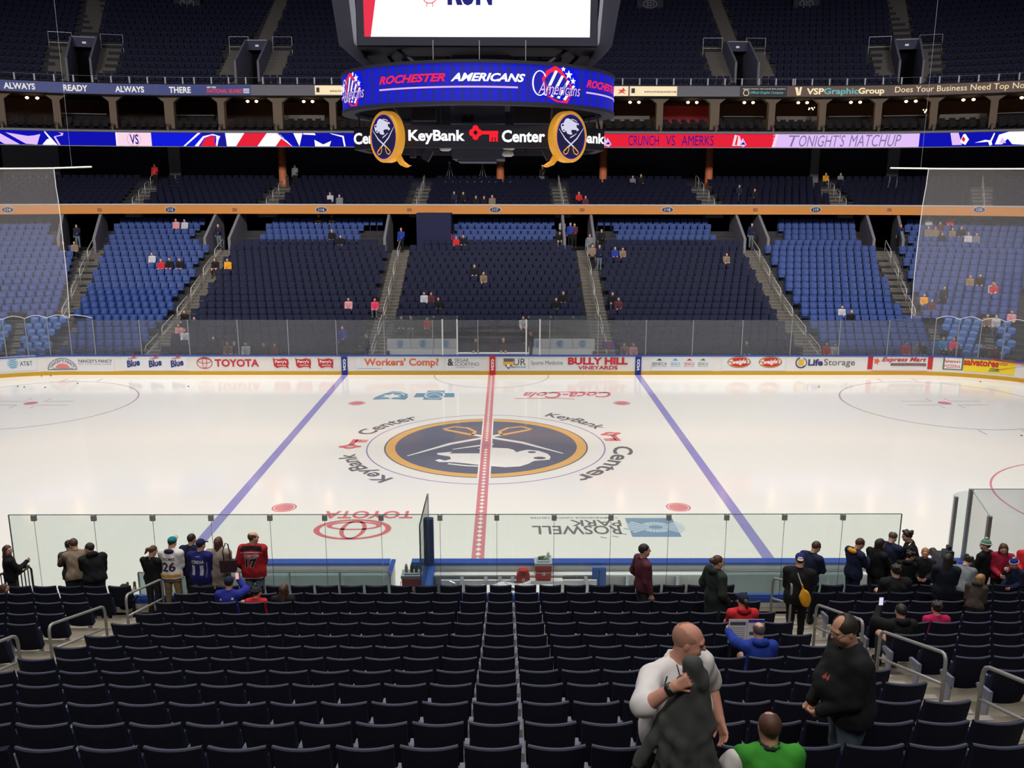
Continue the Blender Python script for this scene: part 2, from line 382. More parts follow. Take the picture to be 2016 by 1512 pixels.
def f_(m_):
    f = on_ice(); g = on_ice(.003); y = lambda p: at(770, p, z=0).y
    cx = at(771, 780, z=0).x; hw = at(804, 780, z=0).x-cx
    put_poly(m_, [(cx-hw, y(787)), (cx-hw*.97, y(783)), (cx-hw*.6, y(775)), (cx-.1, y(770)), (cx+hw*.4, y(771)), (cx+hw*.9, y(776)), (cx+hw, y(783)), (cx+hw*.9, y(787)), (cx, y(785.5))], f, I_LBLUE)
    ring(m_, g, cx, y(781), hw*.8, 1.0, .06, I_WHITE, 24, .3, PI-.3); put_poly(m_, star(cx, y(780), .55, 6, .5), g, I_WHITE)
    cx = at(855, 780, z=0).x; hw = at(895, 780, z=0).x-cx
    m_.add([f(cx-hw, y(782)), f(cx+hw, y(782)), f(cx+hw*.95, y(774)), f(cx-hw*.95, y(774))], [(0, 1, 2, 3)], I_LBLUE)
    m_.add([g(cx-hw*.5, y(787)), g(cx+hw*.4, y(787)), g(cx+hw*.45, y(769)), g(cx-hw*.42, y(769))], [(0, 1, 2, 3)], I_LBLUE)
    ring(m_, on_ice(.0045), cx, y(778), hw*.5, .75, .07, I_WHITE, 28); stroke(m_, on_ice(.0045), [(cx-.4, y(781)), (cx, y(775)), (cx+.35, y(781))], .07, I_WHITE)
icepart('ice_advert', f_, 'pale blue shield and cross badges beyond the circle')

# ================================================================== boards round the far side
B_WHITE = mat('board_white', (.80, .78, .76), .35, noise=.03, nscale=.8); B_YEL = mat('kick_yellow', srgb(205, 160, 40), .4)
B_BLUE = mat('board_blue', srgb(52, 84, 168), .4); B_DBLUE = mat('post_blue', srgb(28, 52, 140), .4); B_RED = mat('ad_red', srgb(200, 44, 54), .45)
A_NAVY = mat('ad_navy', srgb(44, 52, 118), .5); A_GREY = mat('ad_grey', srgb(96, 98, 108), .5); A_ORG = mat('ad_orange', srgb(226, 104, 52), .5)
A_BLK = mat('ad_black', srgb(52, 54, 60), .5); A_SKY = mat('ad_sky', srgb(80, 160, 205), .5); A_YEL = mat('ad_yellow', srgb(245, 220, 40), .5)
A_GRN = mat('ad_green', srgb(90, 120, 80), .5); A_GOLD = mat('ad_gold', srgb(235, 180, 40), .5); A_PALE = mat('ad_pale', srgb(226, 228, 232), .5); A_PINK = mat('ad_pink', srgb(226, 130, 130), .5)
A_W = mat('ad_white', (.85, .85, .85), .5)
CE = XC+75
mb = MB(); oband(mb, -CE, CE, 0, .12, .02, 1.0, B_WHITE, .2)
boards = mb.obj('rink_boards', label='white rink boards with advertisements round the far side of the ice', cat='rink boards')
MB_ = MB(); oband(MB_, -CE, CE, -.015, .0, .0, .2, B_YEL, .4); MB_.obj('kick_plate', boards, label='yellow kick plate')
MB_ = MB(); oband(MB_, -CE, CE, -.04, .16, 1.0, 1.06, B_BLUE, .4); MB_.obj('cap_rail', boards, label='blue cap rail')
def bsurf(d):
    """the face of the boards, measured in metres along it"""
    g = osurf(d); return lambda s, z, w=0: g(s if abs(s) <= XC else math.copysign(XC+math.degrees((abs(s)-XC)/RB), s), z, w)
FB = bsurf(-.022)
def A(px, py):
    c, z = hit(px, py, 0); return (c if abs(c) <= XC else math.copysign(XC+math.radians(abs(c)-XC)*RB, c)), z
def ad(name, fill, label): m_ = MB(); fill(m_); return m_.obj(name, boards, label=label)
def T(m_, s, px0, pyt, px1, pyb, m, bold=.0, shear=0.0, lift=.0, fn=None):
    c0, _ = A(px0, (pyt+pyb)/2); c1, _ = A(px1, (pyt+pyb)/2); pm = (px0+px1)/2; zt = A(pm, pyt)[1]; zb = A(pm, pyb)[1]
    put_text(m_, s, fn or bsurf(-.022-lift), c0, zb, c1, zt, m, bold, shear)
def Rr(m_, px0, pyt, px1, pyb, m, lift=0.0):
    c0 = A(px0, pyb)[0]; c1 = A(px1, pyb)[0]; pm = (px0+px1)/2; zt = A(pm, pyt)[1]; zb = A(pm, pyb)[1]; f = bsurf(-.016-lift)
    n = max(1, int(abs(c1-c0)/.15)); v, q = grid_surface(lambda u, w: f(c0+(c1-c0)*u, zb+(zt-zb)*w), n, 1); m_.add(v, q, m)
def E(px, py, rx, ry): c, z = A(px, py); return c, z, rx, ry
for c, m_, l in ((-7.77, B_DBLUE, 'blue'), (.05, B_RED, 'red'), (7.77, B_DBLUE, 'blue')):
    def f_(q):
        q.box((c-.16, 12.915, .0), (c+.16, 12.935, 1.07), m_)
        put_text(q, 'CCM', lambda u, v: (c+.075-.15*v, 12.91, .86-.62*u), 0, 0, 1, 1, A_W, .06, .2)
    ad('line_marker_panel', f_, '%s upright panel with white lettering' % l)
def globe(q, px, py, r, m=A_SKY, fn=None):
    c, z = A(px, py)
    for k in range(5):
        v = -.72+.36*k; hw = math.sqrt(max(.05, 1-v*v)); stroke(q, fn or FB, [(c-r*hw, z+r*(v+.08)), (c-r*hw*.3, z+r*(v-.06)), (c+r*hw*.4, z+r*(v-.03)), (c+r*hw*.9, z+r*(v+.1))], [r*.1, r*.22, r*.2, r*.06], m)
ad('board_advert', lambda q: (Rr(q, 0, 701, 74, 730, A_PALE), globe(q, 26, 716, .28), T(q, 'AT&T', 39, 711, 64, 720, A_GREY, .01)), 'white advert with a blue striped globe')
def f_(q):
    Rr(q, 96, 701, 226, 731, A_PALE); c, z = A(124, 727)
    ring(q, FB, c, z, .74, .6, .03, A_BLK, 32, 0, PI); stroke(q, FB, [(c-.74, z), (c+.74, z)], .03, A_BLK)
    put_text(q, "YANCEY'S FANCY", lambda u, v: FB(c+(.47+.17*v)*-math.cos(PI*(.06+.88*u))*1.06, z+.02+(.36+.15*v)*math.sin(PI*(.06+.88*u))), 0, 0, 1, 1, A_BLK, .01)
    put_poly(q, ell(c, z+.07, .36, .24, 20, 0, PI), FB, A_PINK); T(q, 'New York Artisan Cheese', 104, 723.5, 144, 726, A_BLK)
    T(q, "YANCEY'S FANCY", 153, 707.5, 221, 714, A_BLK, .01); T(q, "New York's Artisan Cheese", 154, 715, 220, 718, A_PINK, 0, .3)
ad('board_advert', f_, 'cheese maker advert with a round arched badge')
def f_(q):
    Rr(q, 241, 700, 370, 730, A_PALE)
    for px in (263, 306, 349):
        c, z = A(px, 715); put_text(q, 'Blue', lambda u, v: FB(c-.34+.68*u, z-.24+.38*v+.12*u), 0, 0, 1, 1, A_NAVY, .045)
        put_text(q, 'Labatt', lambda u, v: FB(c-.28+.5*u, z+.2+.1*v+.06*u), 0, 0, 1, 1, B_RED, .02, .3); put_poly(q, star(c+.05, z+.4, .13, 5, .5), FB, B_RED)
ad('board_advert', f_, 'three blue beer names under red maple leaves')
def f_(q):
    c, z = A(403, 714.5); ring(q, FB, c, z, .42, .31, .035, B_RED, 36); ring(q, FB, c, z+.11, .36, .14, .03, B_RED, 28); ring(q, FB, c, z+.01, .13, .3, .03, B_RED, 28)
    T(q, 'TOYOTA', 423, 707, 510, 722, B_RED, .03)
ad('board_advert', f_, 'red car maker badge and lettering')
def f_(q):
    for px in (553.5, 597.5, 641.5):
        c, z = A(px, 715); p = [(-.42, .1), (-.45, .3), (-.36, .22), (-.1, .2), (.15, .26), (.4, .2), (.42, -.02), (.38, -.15), (.4, -.3), (.25, -.2), (0, -.2), (-.25, -.26), (-.4, -.14)]
        put_poly(q, [(c+u*.96, z+v) for u, v in p], bsurf(-.018), B_RED)
        put_text(q, "Perry's", lambda u, v: bsurf(-.024)(c-.31+.6*u, z-.03+.2*v), 0, 0, 1, 1, A_W, .03); put_text(q, 'IceCream', lambda u, v: bsurf(-.024)(c-.2+.46*u, z-.14+.08*v), 0, 0, 1, 1, A_W, .02)
ad('board_advert', f_, 'three red ice cream badges in a row')
def f_(q):
    Rr(q, 701, 701, 873, 730, A_PALE); T(q, "Workers' Comp?", 717, 705, 864, 724, A_ORG, .03); stroke(q, FB, [(A(705, 726)[0], .35), (A(752, 726)[0], .35)], .015, A_GREY)
ad('board_advert', f_, 'orange lettering on white')
def f_(q):
    Rr(q, 878, 702, 948, 730, A_PALE); T(q, '&', 881, 706, 893, 720, A_BLK, .03); T(q, 'SEGAR', 895, 706, 923, 712.5, A_BLK, -.005); T(q, 'SCIORTINO', 895, 713.5, 943, 720, A_BLK, -.005); T(q, 'ATTORNEYS AT LAW', 897, 722, 934, 724, A_GREY)
ad('board_advert', f_, 'white advert with a black ampersand')
def f_(q):
    Rr(q, 979, 702, 1184, 730, A_PALE); c, z = A(1001, 715)
    put_poly(q, [(c-.26, z+.26), (c+.26, z+.26), (c+.25, z-.05), (c, z-.33), (c-.25, z-.05)], FB, A_GREY); put_poly(q, [(c-.29, z+.08), (c+.29, z+.08), (c+.29, z-.08), (c-.29, z-.08)], bsurf(-.023), A_GOLD); put_poly(q, ell(c, z-.13, .09, .09, 12), bsurf(-.026), A_W)
    T(q, 'UR', 1011, 706, 1035, 719, A_BLK, 0); T(q, 'MEDICINE', 1007, 721, 1035, 724, A_GREY, .01); stroke(q, FB, [(A(1041, 715)[0], .3), (A(1041, 715)[0], .92)], .012, A_GREY); T(q, 'Sports Medicine', 1045, 710, 1108, 720, A_GREY, 0)
ad('board_advert', f_, 'shield badge and grey medical lettering')
def f_(q): T(q, 'BULLY HILL', 1118, 703.5, 1236, 718, B_RED, .05); T(q, 'VINEYARDS', 1138, 720, 1216, 727.5, B_RED, .03)
ad('board_advert', f_, 'red vineyard lettering in two lines')
def f_(q):
    Rr(q, 1280, 702, 1403, 730, A_PALE)
    for px0, px1, m_ in ((1283, 1313, A_BLK), (1320, 1339, A_SKY), (1347, 1367, B_RED), (1374, 1394, A_GRN)):
        T(q, 'SENECA', px0, 713, px1, 719, m_, .0); c, z = A((px0+px1)/2, 709); put_poly(q, [(c-.15, z-.02), (c, z+.1), (c+.15, z-.02)], FB, m_); T(q, 'RESORT & CASINO', px0, 720.5, px1, 722, m_, .0)
ad('board_advert', f_, 'four small casino names side by side')
def f_(q):
    Rr(q, 1420, 702, 1545, 730, A_PALE)
    for px in (1455, 1516.5):
        c, z = A(px, 713); put_poly(q, ell(c, z, .62, .31, 36), bsurf(-.017), A_BLK); put_poly(q, ell(c, z, .59, .285, 36), bsurf(-.019), A_GOLD); put_poly(q, ell(c+.02, z, .54, .25, 36), bsurf(-.021), B_RED)
        put_text(q, "Zweigle's", lambda u, v: bsurf(-.026)(c-.6+1.15*u, z-.19+.32*v+.06*u), 0, 0, 1, 1, A_W, .035, .3)
ad('board_advert', f_, 'two red ovals with white script')
def f_(q):
    c, z = A(1577, 714); ring(q, FB, c, z, .3, .3, .06, A_NAVY, 28, 1.9, 5.6); ring(q, FB, c+.02, z, .3, .28, .05, A_GREY, 20, -1.2, 1.2)
    put_poly(q, [(c-.14, z-.15), (c+.14, z-.15), (c+.14, z+.15), (c-.14, z+.15)], FB, A_GOLD); T(q, 'Life', 1591, 707, 1620, 720, A_NAVY, .035); T(q, 'Storage', 1622, 707, 1683, 723, A_GREY, .0)
ad('board_advert', f_, 'storage company name beside a gold square in a ring')
def f_(q):
    Rr(q, 1707, 699, 1717, 727, B_RED); Rr(q, 1825, 700, 1835, 727, B_RED); T(q, 'Express Mart', 1736, 703.5, 1824, 714, B_RED, .02, .3); Rr(q, 1753, 715, 1823, 720, A_GREY, .004); T(q, 'Great to Go! Convenience', 1757, 716, 1819, 719, A_PINK, .0)
    c, z = A(1726, 711); put_poly(q, star(c, z, .2, 5, .45, .3), FB, A_ORG); stroke(q, bsurf(-.016), [(A(1716, 727)[0], .22), (A(1826, 727)[0], .22)], .03, A_PINK)
ad('board_advert', f_, 'red lettering between two red bars')
def f_(q):
    Rr(q, 1855, 702, 1895, 728, A_GRN); Rr(q, 1858, 704, 1892, 726, A_W, .003); T(q, "Salvatore's", 1859, 708, 1891, 714, B_RED, .02, 0, .004); T(q, 'PIZZERIA', 1859, 718, 1891, 724, B_RED, .0, 0, .004)
    Rr(q, 1895, 706, 1997, 734, A_YEL); T(q, 'salvatores', 1897, 707, 1967, 721, B_RED, .04, 0, .004); T(q, '.com', 1946, 725, 1967, 732, A_GRN, .03, 0, .004)
    c, z = A(1984, 720); g = bsurf(-.024); stroke(q, g, [(c-.9, z+.26), (c+.9, z+.1), (c-.55, z-.3), (c-.9, z+.26)], .04, B_RED); ring(q, g, c-.2, z+.05, .2, .06, .03, B_RED, 12); stroke(q, g, [(c-.9, z+.32), (c+1.0, z+.16)], .03, B_RED)
ad('board_advert', f_, 'yellow pizzeria advert with a pizza slice')

# ================================================================== glass on the boards
G_FAR = glass_mat('glass_far', (.88, .90, .90), .10, (.62, .63, .66)); G_BOX = glass_mat('glass_box', (.80, .86, .85), .10, (.5, .58, .58))
G_NEAR = glass_mat('glass_near', (.925, .965, .945), .03, (.6, .7, .66)); G_TEAL = glass_mat('glass_teal', (.84, .93, .92), .5, (.86, .95, .93))
M_ALU = mat('aluminium', (.55, .56, .60), .35, .7); M_POST = mat('post_grey', (.30, .31, .35), .5, .3); M_PW = mat('post_white', (.75, .76, .76), .4)
def cpx(px, py=665): return hit(px, py, .06)[0]
ptop = 2.93
posts = [hit(p, 680, .06)[0] for p in (278, 373, 470, 568, 663, 757, 852, 941, 1082, 1177, 1271, 1363, 1460, 1556, 1651, 1747, 1838, 1884, 1928, 1975)]
left = [hit(p, 660, .06)[0] for p in (8, 52, 96, 138, 185)]
posts = [left[0]-7*k for k in range(6, 0, -1)]+left+posts
posts += [posts[-1]+7*k for k in range(1, 6)]
tw = empty('glass_wall', (0, 12.95, 1.06), 'clear glass panes and thin posts standing on the far rink boards', 'glass wall'); tw.location = (0, 0, 0)
for i in range(len(posts)-1):
    a, b = posts[i], posts[i+1]; zt = ptop if abs((a+b)/2) < XC-1 else 3.0
    m_ = MB(); oband(m_, a+.02, b-.02, .055, .067, 1.06, zt, G_FAR, 1.0); m_.obj('glass_pane', tw)
for i, a in enumerate(posts):
    x, y, r = oval(a, .06); zt = ptop if abs(a) < XC-1 else 3.02
    m_ = MB(); m_.box((-.022, -.03, 1.06), (.022, .03, zt), M_POST); o = m_.obj('glass_post', tw); o.location = (x, y, 0); o.rotation_euler = (0, 0, r)
for px in (871, 900, 1036, 1063):
    x = hit(px, 665, .0)[0]; m_ = MB(); m_.box((x-.035, 12.97, 1.06), (x+.035, 13.06, 2.96), M_PW); m_.obj('gate_post', tw, label='white gate post')
# nets hung over the corners
def net_mat():
    m = bpy.data.materials.new('safety_net'); m.use_nodes = True; nt = m.node_tree; nt.nodes.clear()
    o = nt.nodes.new('ShaderNodeOutputMaterial'); t = nt.nodes.new('ShaderNodeBsdfTransparent'); d = nt.nodes.new('ShaderNodeBsdfDiffuse'); d.inputs[0].default_value = (.62, .60, .58, 1)
    tl = nt.nodes.new('ShaderNodeBsdfTranslucent'); tl.inputs[0].default_value = (.62, .60, .58, 1); a = nt.nodes.new('ShaderNodeAddShader'); x = nt.nodes.new('ShaderNodeMixShader'); x.inputs[0].default_value = .13
    nt.links.new(d.outputs[0], a.inputs[0]); nt.links.new(tl.outputs[0], a.inputs[1]); nt.links.new(t.outputs[0], x.inputs[1]); nt.links.new(a.outputs[0], x.inputs[2]); nt.links.new(x.outputs[0], o.inputs[0]); return m
M_NET = net_mat(); M_CORD = mat('net_cord', (.75, .75, .72), .6)
for s, edge, tops, rod, lab in ((-1, [(135, 608), (128, 540), (119, 470), (111, 400), (107, 365), (106, 332)], 331, [(180, 323), (106, 330), (0, 333), (-200, 336)], 'left'), (1, [(1796, 608), (1803, 540), (1812, 470), (1821, 400), (1826, 365), (1828, 333)], 332, [(1753, 328), (1828, 331), (2016, 333), (2200, 335)], 'right')):
    E_ = [hit(px, py, .08) for px, py in edge]; zt = E_[-1][1]; z0 = 3.02; cf = s*(XC+70)
    def f_(u, v):
        k = v*(len(E_)-1); i = min(int(k), len(E_)-2); f = k-i; c = E_[i][0]*(1-f)+E_[i+1][0]*f; z = E_[i][1]*(1-f)+E_[i+1][1]*f
        c = c+(cf-c)*u; x, y, r = oval(c, .08+.25*math.sin(PI*v)); return (x, y, z0+(z-E_[0][1])*(zt-z0)/(zt-E_[0][1]))
    v, q = grid_surface(f_, 24, 10); m_ = MB(); m_.add(v, q, M_NET)
    n_ = m_.obj('safety_net', smooth=True, label='fine grey safety net hanging above the %s corner glass of the far side' % lab, cat='net')
    m_ = MB(); m_.tube([f_(0, k/10) for k in range(11)], .02, M_CORD, 5)
    for a, b in zip(posts[:-1], posts[1:]):
        if (a*s > abs(E_[0][0])-1):
            m_.tube([(*oval(a+(b-a)*t, .08)[:2], 3.02+.16*math.sin(PI*t)) for t in (0, .2, .4, .6, .8, 1)], .015, M_CORD, 4, False)
    m_.obj('edge_cord', n_)
    m_ = MB(); cc = [hit(px, py, .08) for px, py in rod]; cc = [(c, zt+.02+(z-cc[1][1])*.4) for c, z in cc[:3]]+[(cf, zt+.05)]
    ps = []
    for (c0, za), (c1, zb) in zip(cc[:-1], cc[1:]):
        for k in range(8): c = c0+(c1-c0)*k/8; ps.append((*oval(c, .08)[:2], za+(zb-za)*k/8))
    m_.tube(ps, .045, M_CORD, 6); m_.obj('top_rod', n_, label='white top rod')
    m_ = MB()
    for k in (4, 18): p = Vector(ps[k]); m_.tube([p, p+Vector((0, 0, 23))], .007, mat('thin_cable', (.2, .2, .22), .6), 4)
    m_.obj('hanging_cable', n_)
# pucks lying on the ice
M_PUCK = mat('puck_rubber', (.02, .02, .02), .7)
pk = None
for i, (px, py) in enumerate(((35, 761), (48, 762), (89, 763), (153, 755), (371, 761), (82, 741), (100, 740), (1612, 762), (1930, 752), (2011, 858))):
    p = at(px, py, z=0)
    if pk is None: pk = MB().lathe([(.038, 0), (.0381, .003), (.0381, .022), (.038, .025)], (0, 0, 0), M_PUCK, 14).mesh('puck')
    wh = ['above the left faceoff spot, nearest the frame edge', 'above the left faceoff spot, second from the edge', 'just above the left faceoff spot', 'at the back of the left faceoff circle', 'between the left faceoff circle and the blue line', 'by the left kick plate, left one of two', 'by the left kick plate, right one of two', 'below the storage advert', 'below the yellow pizzeria advert', 'at the right edge of the frame'][i]
    link('puck', pk, None, True, 'small black puck '+wh, 'puck', 'pucks left on the ice').location = (p.x, p.y, .004)
# apron round the ice
mb = MB(); oa = rink_outline(.0); ob = rink_outline(60)
n = len(oa); mb.add([(x, y, -.06) for x, y in ob], [tuple(range(n))[::-1]], mat('floor_rubber', (.22, .22, .23), .8, noise=.1))
mb.obj('floor', kind='structure')
# ================================================================== far stands
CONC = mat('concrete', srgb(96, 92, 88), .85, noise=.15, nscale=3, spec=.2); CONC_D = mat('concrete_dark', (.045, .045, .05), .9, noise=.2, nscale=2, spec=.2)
STEPM = mat('step_concrete', srgb(104, 100, 94), .85, noise=.12, nscale=4, spec=.2); NOSE = mat('step_nosing', srgb(150, 145, 136), .7)
NAVY = mat('seat_navy', (.013, .016, .044), .7, spec=.14); NAVYF = mat('seat_navy_fabric', (.016, .021, .055), .8, spec=.15, noise=.15, nscale=5)
BLUEF = mat('seat_blue_fabric', srgb(40, 66, 130), .6, spec=.35, noise=.08, nscale=4); BLUEP = mat('seat_blue_plastic', srgb(46, 92, 165), .35, spec=.5)
NAVYC = mat('seat_navy_club', (.007, .008, .024), .75, spec=.1); DARK = mat('shade_black', (.008, .008, .012), .9, spec=.1); GREYW = mat('wall_grey', (.20, .20, .23), .8, noise=.08, spec=.2); NAVYW = mat('wall_navy', (.018, .021, .065), .7, spec=.2)
RAILM = mat('rail_steel', (.52, .51, .48), .45, .3)
DK = [1.15+.82*k for k in range(22)]
ZT = [1.31, 1.53, 1.76, 2.0, 2.23, 2.46, 2.71, 2.98, 3.28, 3.59, 3.91, 4.25, 4.59, 4.93, 5.26, 5.60, 5.93, 6.24, 6.54, 6.87, 7.21, 7.56]
ZF = [z-.88 for z in ZT]
E_L = XC+36; VOM = [(-7.45, -5.35), (4.75, 6.75), (-19.6, -17.95), (17.0, 18.6), (-(XC+17.6), -(XC+12.2)), (XC+9.3, XC+13.9)]
def cuts(c0, c1, holes):
    out = [(c0, c1)]
    for a, b in holes:
        nx = []
        for p, q in out:
            if b <= p or a >= q: nx.append((p, q)); continue
            if a > p: nx.append((p, a))
            if b < q: nx.append((b, q))
        out = nx
    return out
mb = MB()
for k in range(22):
    holes = [(-5.7, 5.7)] if k < 4 else (VOM if k >= 17 else [])
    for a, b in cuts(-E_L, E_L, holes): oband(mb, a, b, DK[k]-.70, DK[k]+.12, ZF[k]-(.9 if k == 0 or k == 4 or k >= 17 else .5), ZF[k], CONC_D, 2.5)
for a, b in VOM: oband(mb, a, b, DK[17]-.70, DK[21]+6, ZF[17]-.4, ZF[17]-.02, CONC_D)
mb.obj('floor_far_lower_stand', kind='structure')
FASZ = at(967, 421.5, y=29.95).z, at(967, 405, y=29.95).z, at(967, 402, y=29.95).z
# walls beside the walkways through the stand
nv = 0
for a, b in VOM:
    for c, s in ((a, -1), (b, 1)):
        if (c == -5.35): continue
        mb = MB(); x0, y0, r = oval(c, DK[17]-.6); x1, y1, _ = oval(c, DK[21]+.2); t = .09
        d = Vector((x1-x0, y1-y0, 0)).normalized(); nn = Vector((d.y, -d.x, 0))*t
        z0 = ZF[17]-.3; P = [(x0, y0, z0), (x1, y1, z0), (x1, y1, FASZ[0]+.2), (x0+(x1-x0)*.65, y0+(y1-y0)*.65, FASZ[0]-.0), (x0, y0, ZF[17]+1.0)]
        P = [Vector(p) for p in P]; v = [p-nn for p in P]+[p+nn for p in P]
        mb.add(v, [(0, 1, 2, 3, 4), (9, 8, 7, 6, 5)]+[(i, i+5, (i+1) % 5+5, (i+1) % 5) for i in range(5)], GREYW); nv += 1
        mb.obj('wall_walkway_%d' % nv, kind='structure')
mb = MB(); oband(mb, -5.35, -3.0, DK[18]-.6, DK[21]+.3, ZF[17], FASZ[0]+.1, NAVYW); mb.obj('wall_navy_partition', kind='structure')
mb = MB(); oband(mb, -E_L, E_L, 24.5, 24.7, 3, 8.2, DARK, 3); mb.obj('wall_lower_concourse', kind='structure')  # near-black colour stands in for the shade behind the walkways
# ---- seats: faces -y, back top at y=0
def seat_geo(m_, W=.435, shell=False, hi=False):
    n = 6 if (hi or shell) else 3
    def back(u, v):
        a = (u-.5)*2; wz = W/2*(1-.04*(1-v))
        zz = .59+.29*v
        if hi: zz = .40+.48*v
        if shell: zz = .50+.36*v*(1-.28*abs(a)**3)
        return Vector((a*wz, -.12*(1-v)-.05*a*a, zz))
    g, q = grid_surface(back, n, 2); m_.add(g, q, 0); k = len(g)
    g2 = [p+Vector((0, .055, -.005)) for p in g]; m_.add(g2, [f[::-1] for f in q], 0)
    E2 = [(i, i+1) for i in range(n)]; top = [2*(n+1)+i for i in range(n+1)]
    base = len(m_.v)-2*k
    for i in range(n): m_.f.append((base+top[i], base+top[i+1], base+k+top[i+1], base+k+top[i])); m_.m.append(0)
    for e in (0, n):
        for j in range(2): a = j*(n+1)+e; b = (j+1)*(n+1)+e; m_.f.append((base+a, base+b, base+k+b, base+k+a)); m_.m.append(0)
    # the folded cushion, standing up in front of the back
    mt = Matrix.Translation((0, -.13, .40))@Matrix.Rotation(math.radians(-14), 4, 'X')
    m_.box((-W*.42, -.09, -.02), (W*.42, 0, .15), 0, mt)
    m_.box((-.25, -.26, .52), (-.225, .0, .56), 0); m_.box((-.25, -.1, 0), (-.225, .0, .55), 0)
class Raw(MB):
    def mi(s, m): return 0
def seat_arr(**k): r = Raw(); seat_geo(r, **k); return r
def seat_mesh(name, material, **k):
    r = seat_arr(**k); me = bpy.data.meshes.new(name); me.from_pydata(r.v, [], r.f); me.materials.append(material); return me
class Many:
    """hundreds of seats collected into one mesh"""
    def __init__(s): s.V = []; s.F = []; s.M = []; s.n = 0; s.mats = []
    def put(s, raw, loc, rot, m, sc=1.0):
        if m not in s.mats: s.mats.append(m)
        v = np.array(raw.v)*sc; c, q = math.cos(rot), math.sin(rot)
        w_ = np.stack([v[:, 0]*c-v[:, 1]*q+loc[0], v[:, 0]*q+v[:, 1]*c+loc[1], v[:, 2]+loc[2]], 1)
        s.V.append(w_); s.F.extend([tuple(i+s.n for i in f) for f in raw.f]); s.M.extend([s.mats.index(m)]*len(raw.f)); s.n += len(v)
    def obj(s, name, **k):
        me = bpy.data.meshes.new(name); me.from_pydata(np.concatenate(s.V).tolist(), [], s.F)
        for m in s.mats: me.materials.append(m)
        me.polygons.foreach_set('material_index', s.M); me.update(); return link(name, me, **k)
RAW = seat_arr(); RAWS = seat_arr(shell=True)
REST = Many()          # padded seats beyond the nearest three hundred
ME_BLUE = seat_mesh('folding_seat', BLUEF); ME_SHELL = seat_mesh('shell_chair', BLUEP, shell=True)
TAKEN = []             # seat places where somebody sits (filled before the seats are set)
AIS = [(-19.0, -17.9, 0, 22), (-7.0, -5.8, 0, 22), (5.6, 6.8, 0, 22), (17.0, 18.2, 0, 22), (-(XC+14.2), -(XC+10.8), 6, 22), (XC+9.6, XC+13.0, 6, 22), (-(XC+10.2), -(XC+8.2), 0, 6), (-(XC+22.6), -(XC+20.6), 0, 7), (XC+14.2, XC+16.2, 0, 6), (XC+26.6, XC+28.6, 0, 7)]
def far_rows():
    blues = []; shells = []
    for k in range(22):
        hol = [(a, b) for a, b, k0, k1 in AIS if k0 <= k < k1]
        if k < 4: hol.append((-5.7, 5.7))
        if k >= 17: hol += [(a-(.2 if abs(a) < XC else 1), b+(.2 if abs(b) < XC else 1)) for a, b in VOM]
        if k >= 18: hol += [(-7.6, -3.0), (-9.0 if k < 21 else -7.6, -7.4), (6.6, 8.3 if k < 21 else 7), (-20.6, -16.3), (15.6, 20)]
        for si, (a, b) in enumerate(sorted(cuts(-E_L+2, E_L-2, hol))):
            cs = [a]; dd = math.degrees(.5/(RB+DK[k]))
            # walk the row in half-metre steps
            c = adv(a, .06+.25*(k % 2), DK[k]); lst = []
            while adv(c, .5, DK[k]) <= b+1e-6: lst.append(adv(c, .25, DK[k])); c = adv(c, .5, DK[k])
            for j, c in enumerate(lst):
                x, y, r = oval(c, DK[k])
                blue = k >= 18 or abs(c) > 18
                if not blue: REST.put(RAW, (x, y, ZF[k]), r, NAVY)
                else:
                    px, py, _w = proj((x, y, ZF[k]+.6))
                    if not -350 < px < 2400: continue
                    if not -10 < px < 2026: _w += 1000
                    shell = (c < -(XC+8.8) and k < 6) or (c > XC+15 and k < 6)
                    (shells if shell else blues).append((_w, k, j, si, len(lst), x, y, r, c))
    return blues, shells
blues, shells = far_rows()
blues.sort()
SECN = lambda c: 'to the left of the stairs under plate 115' if c < -19-XC*0 and abs(c) > XC+12 and c < 0 else ''
def where(c, k):
    if c < -(XC+12.4): return 'block behind left net'
    if c < -18.3: return 'blue block left of the dark seats'
    if c < -6: return 'blue strip above the left dark block'
    if c < 6: return 'blue strip above the middle block'
    if c < 17.6: return 'blue strip above the right dark block'
    if c < XC+11.3: return 'blue block right of the dark seats'
    return 'block behind right net'
ROWC = {}
for L in (blues, shells):
    for it in sorted(L, key=lambda t: (t[1], t[8])):
        key_ = (id(L), it[1], where(it[8], it[1])); ROWC[key_] = ROWC.get(key_, 0)+1; ROWC[(it[1], it[8])] = ROWC[key_]
BREST = Many()
for i, (dw, k, j, si, n, x, y, r, c) in enumerate(blues):
    if i < 300:
        o = link('folding_chair', ME_BLUE, None, True, 'blue folding seat, %s row up, %s from left, %s' % (ordn(k), ordn(ROWC[(k, c)]-1), where(c, k)), 'seat', 'blue folding seats across the ice')
        o.location = (x, y, ZF[k]); o.rotation_euler = (0, 0, r)
    else: BREST.put(RAW, (x, y, ZF[k]), r, BLUEF)
BREST.obj('folding_chair', label='rows of bright blue folding seats in the upper part of the far lower stand', cat='seat', group='blue folding seats across the ice', kind='stuff')
for (dw, k, j, si, n, x, y, r, c) in shells:
    if dw > 1000: continue
    o = link('shell_chair', ME_SHELL, None, True, 'round backed blue seat, %s row up, %s from left, low %s' % (ordn(k), ordn(ROWC[(k, c)]-1), 'left corner' if c < 0 else 'right corner'), 'seat', 'round backed seats in the corners')
    o.location = (x, y, ZF[k]); o.rotation_euler = (0, 0, r)
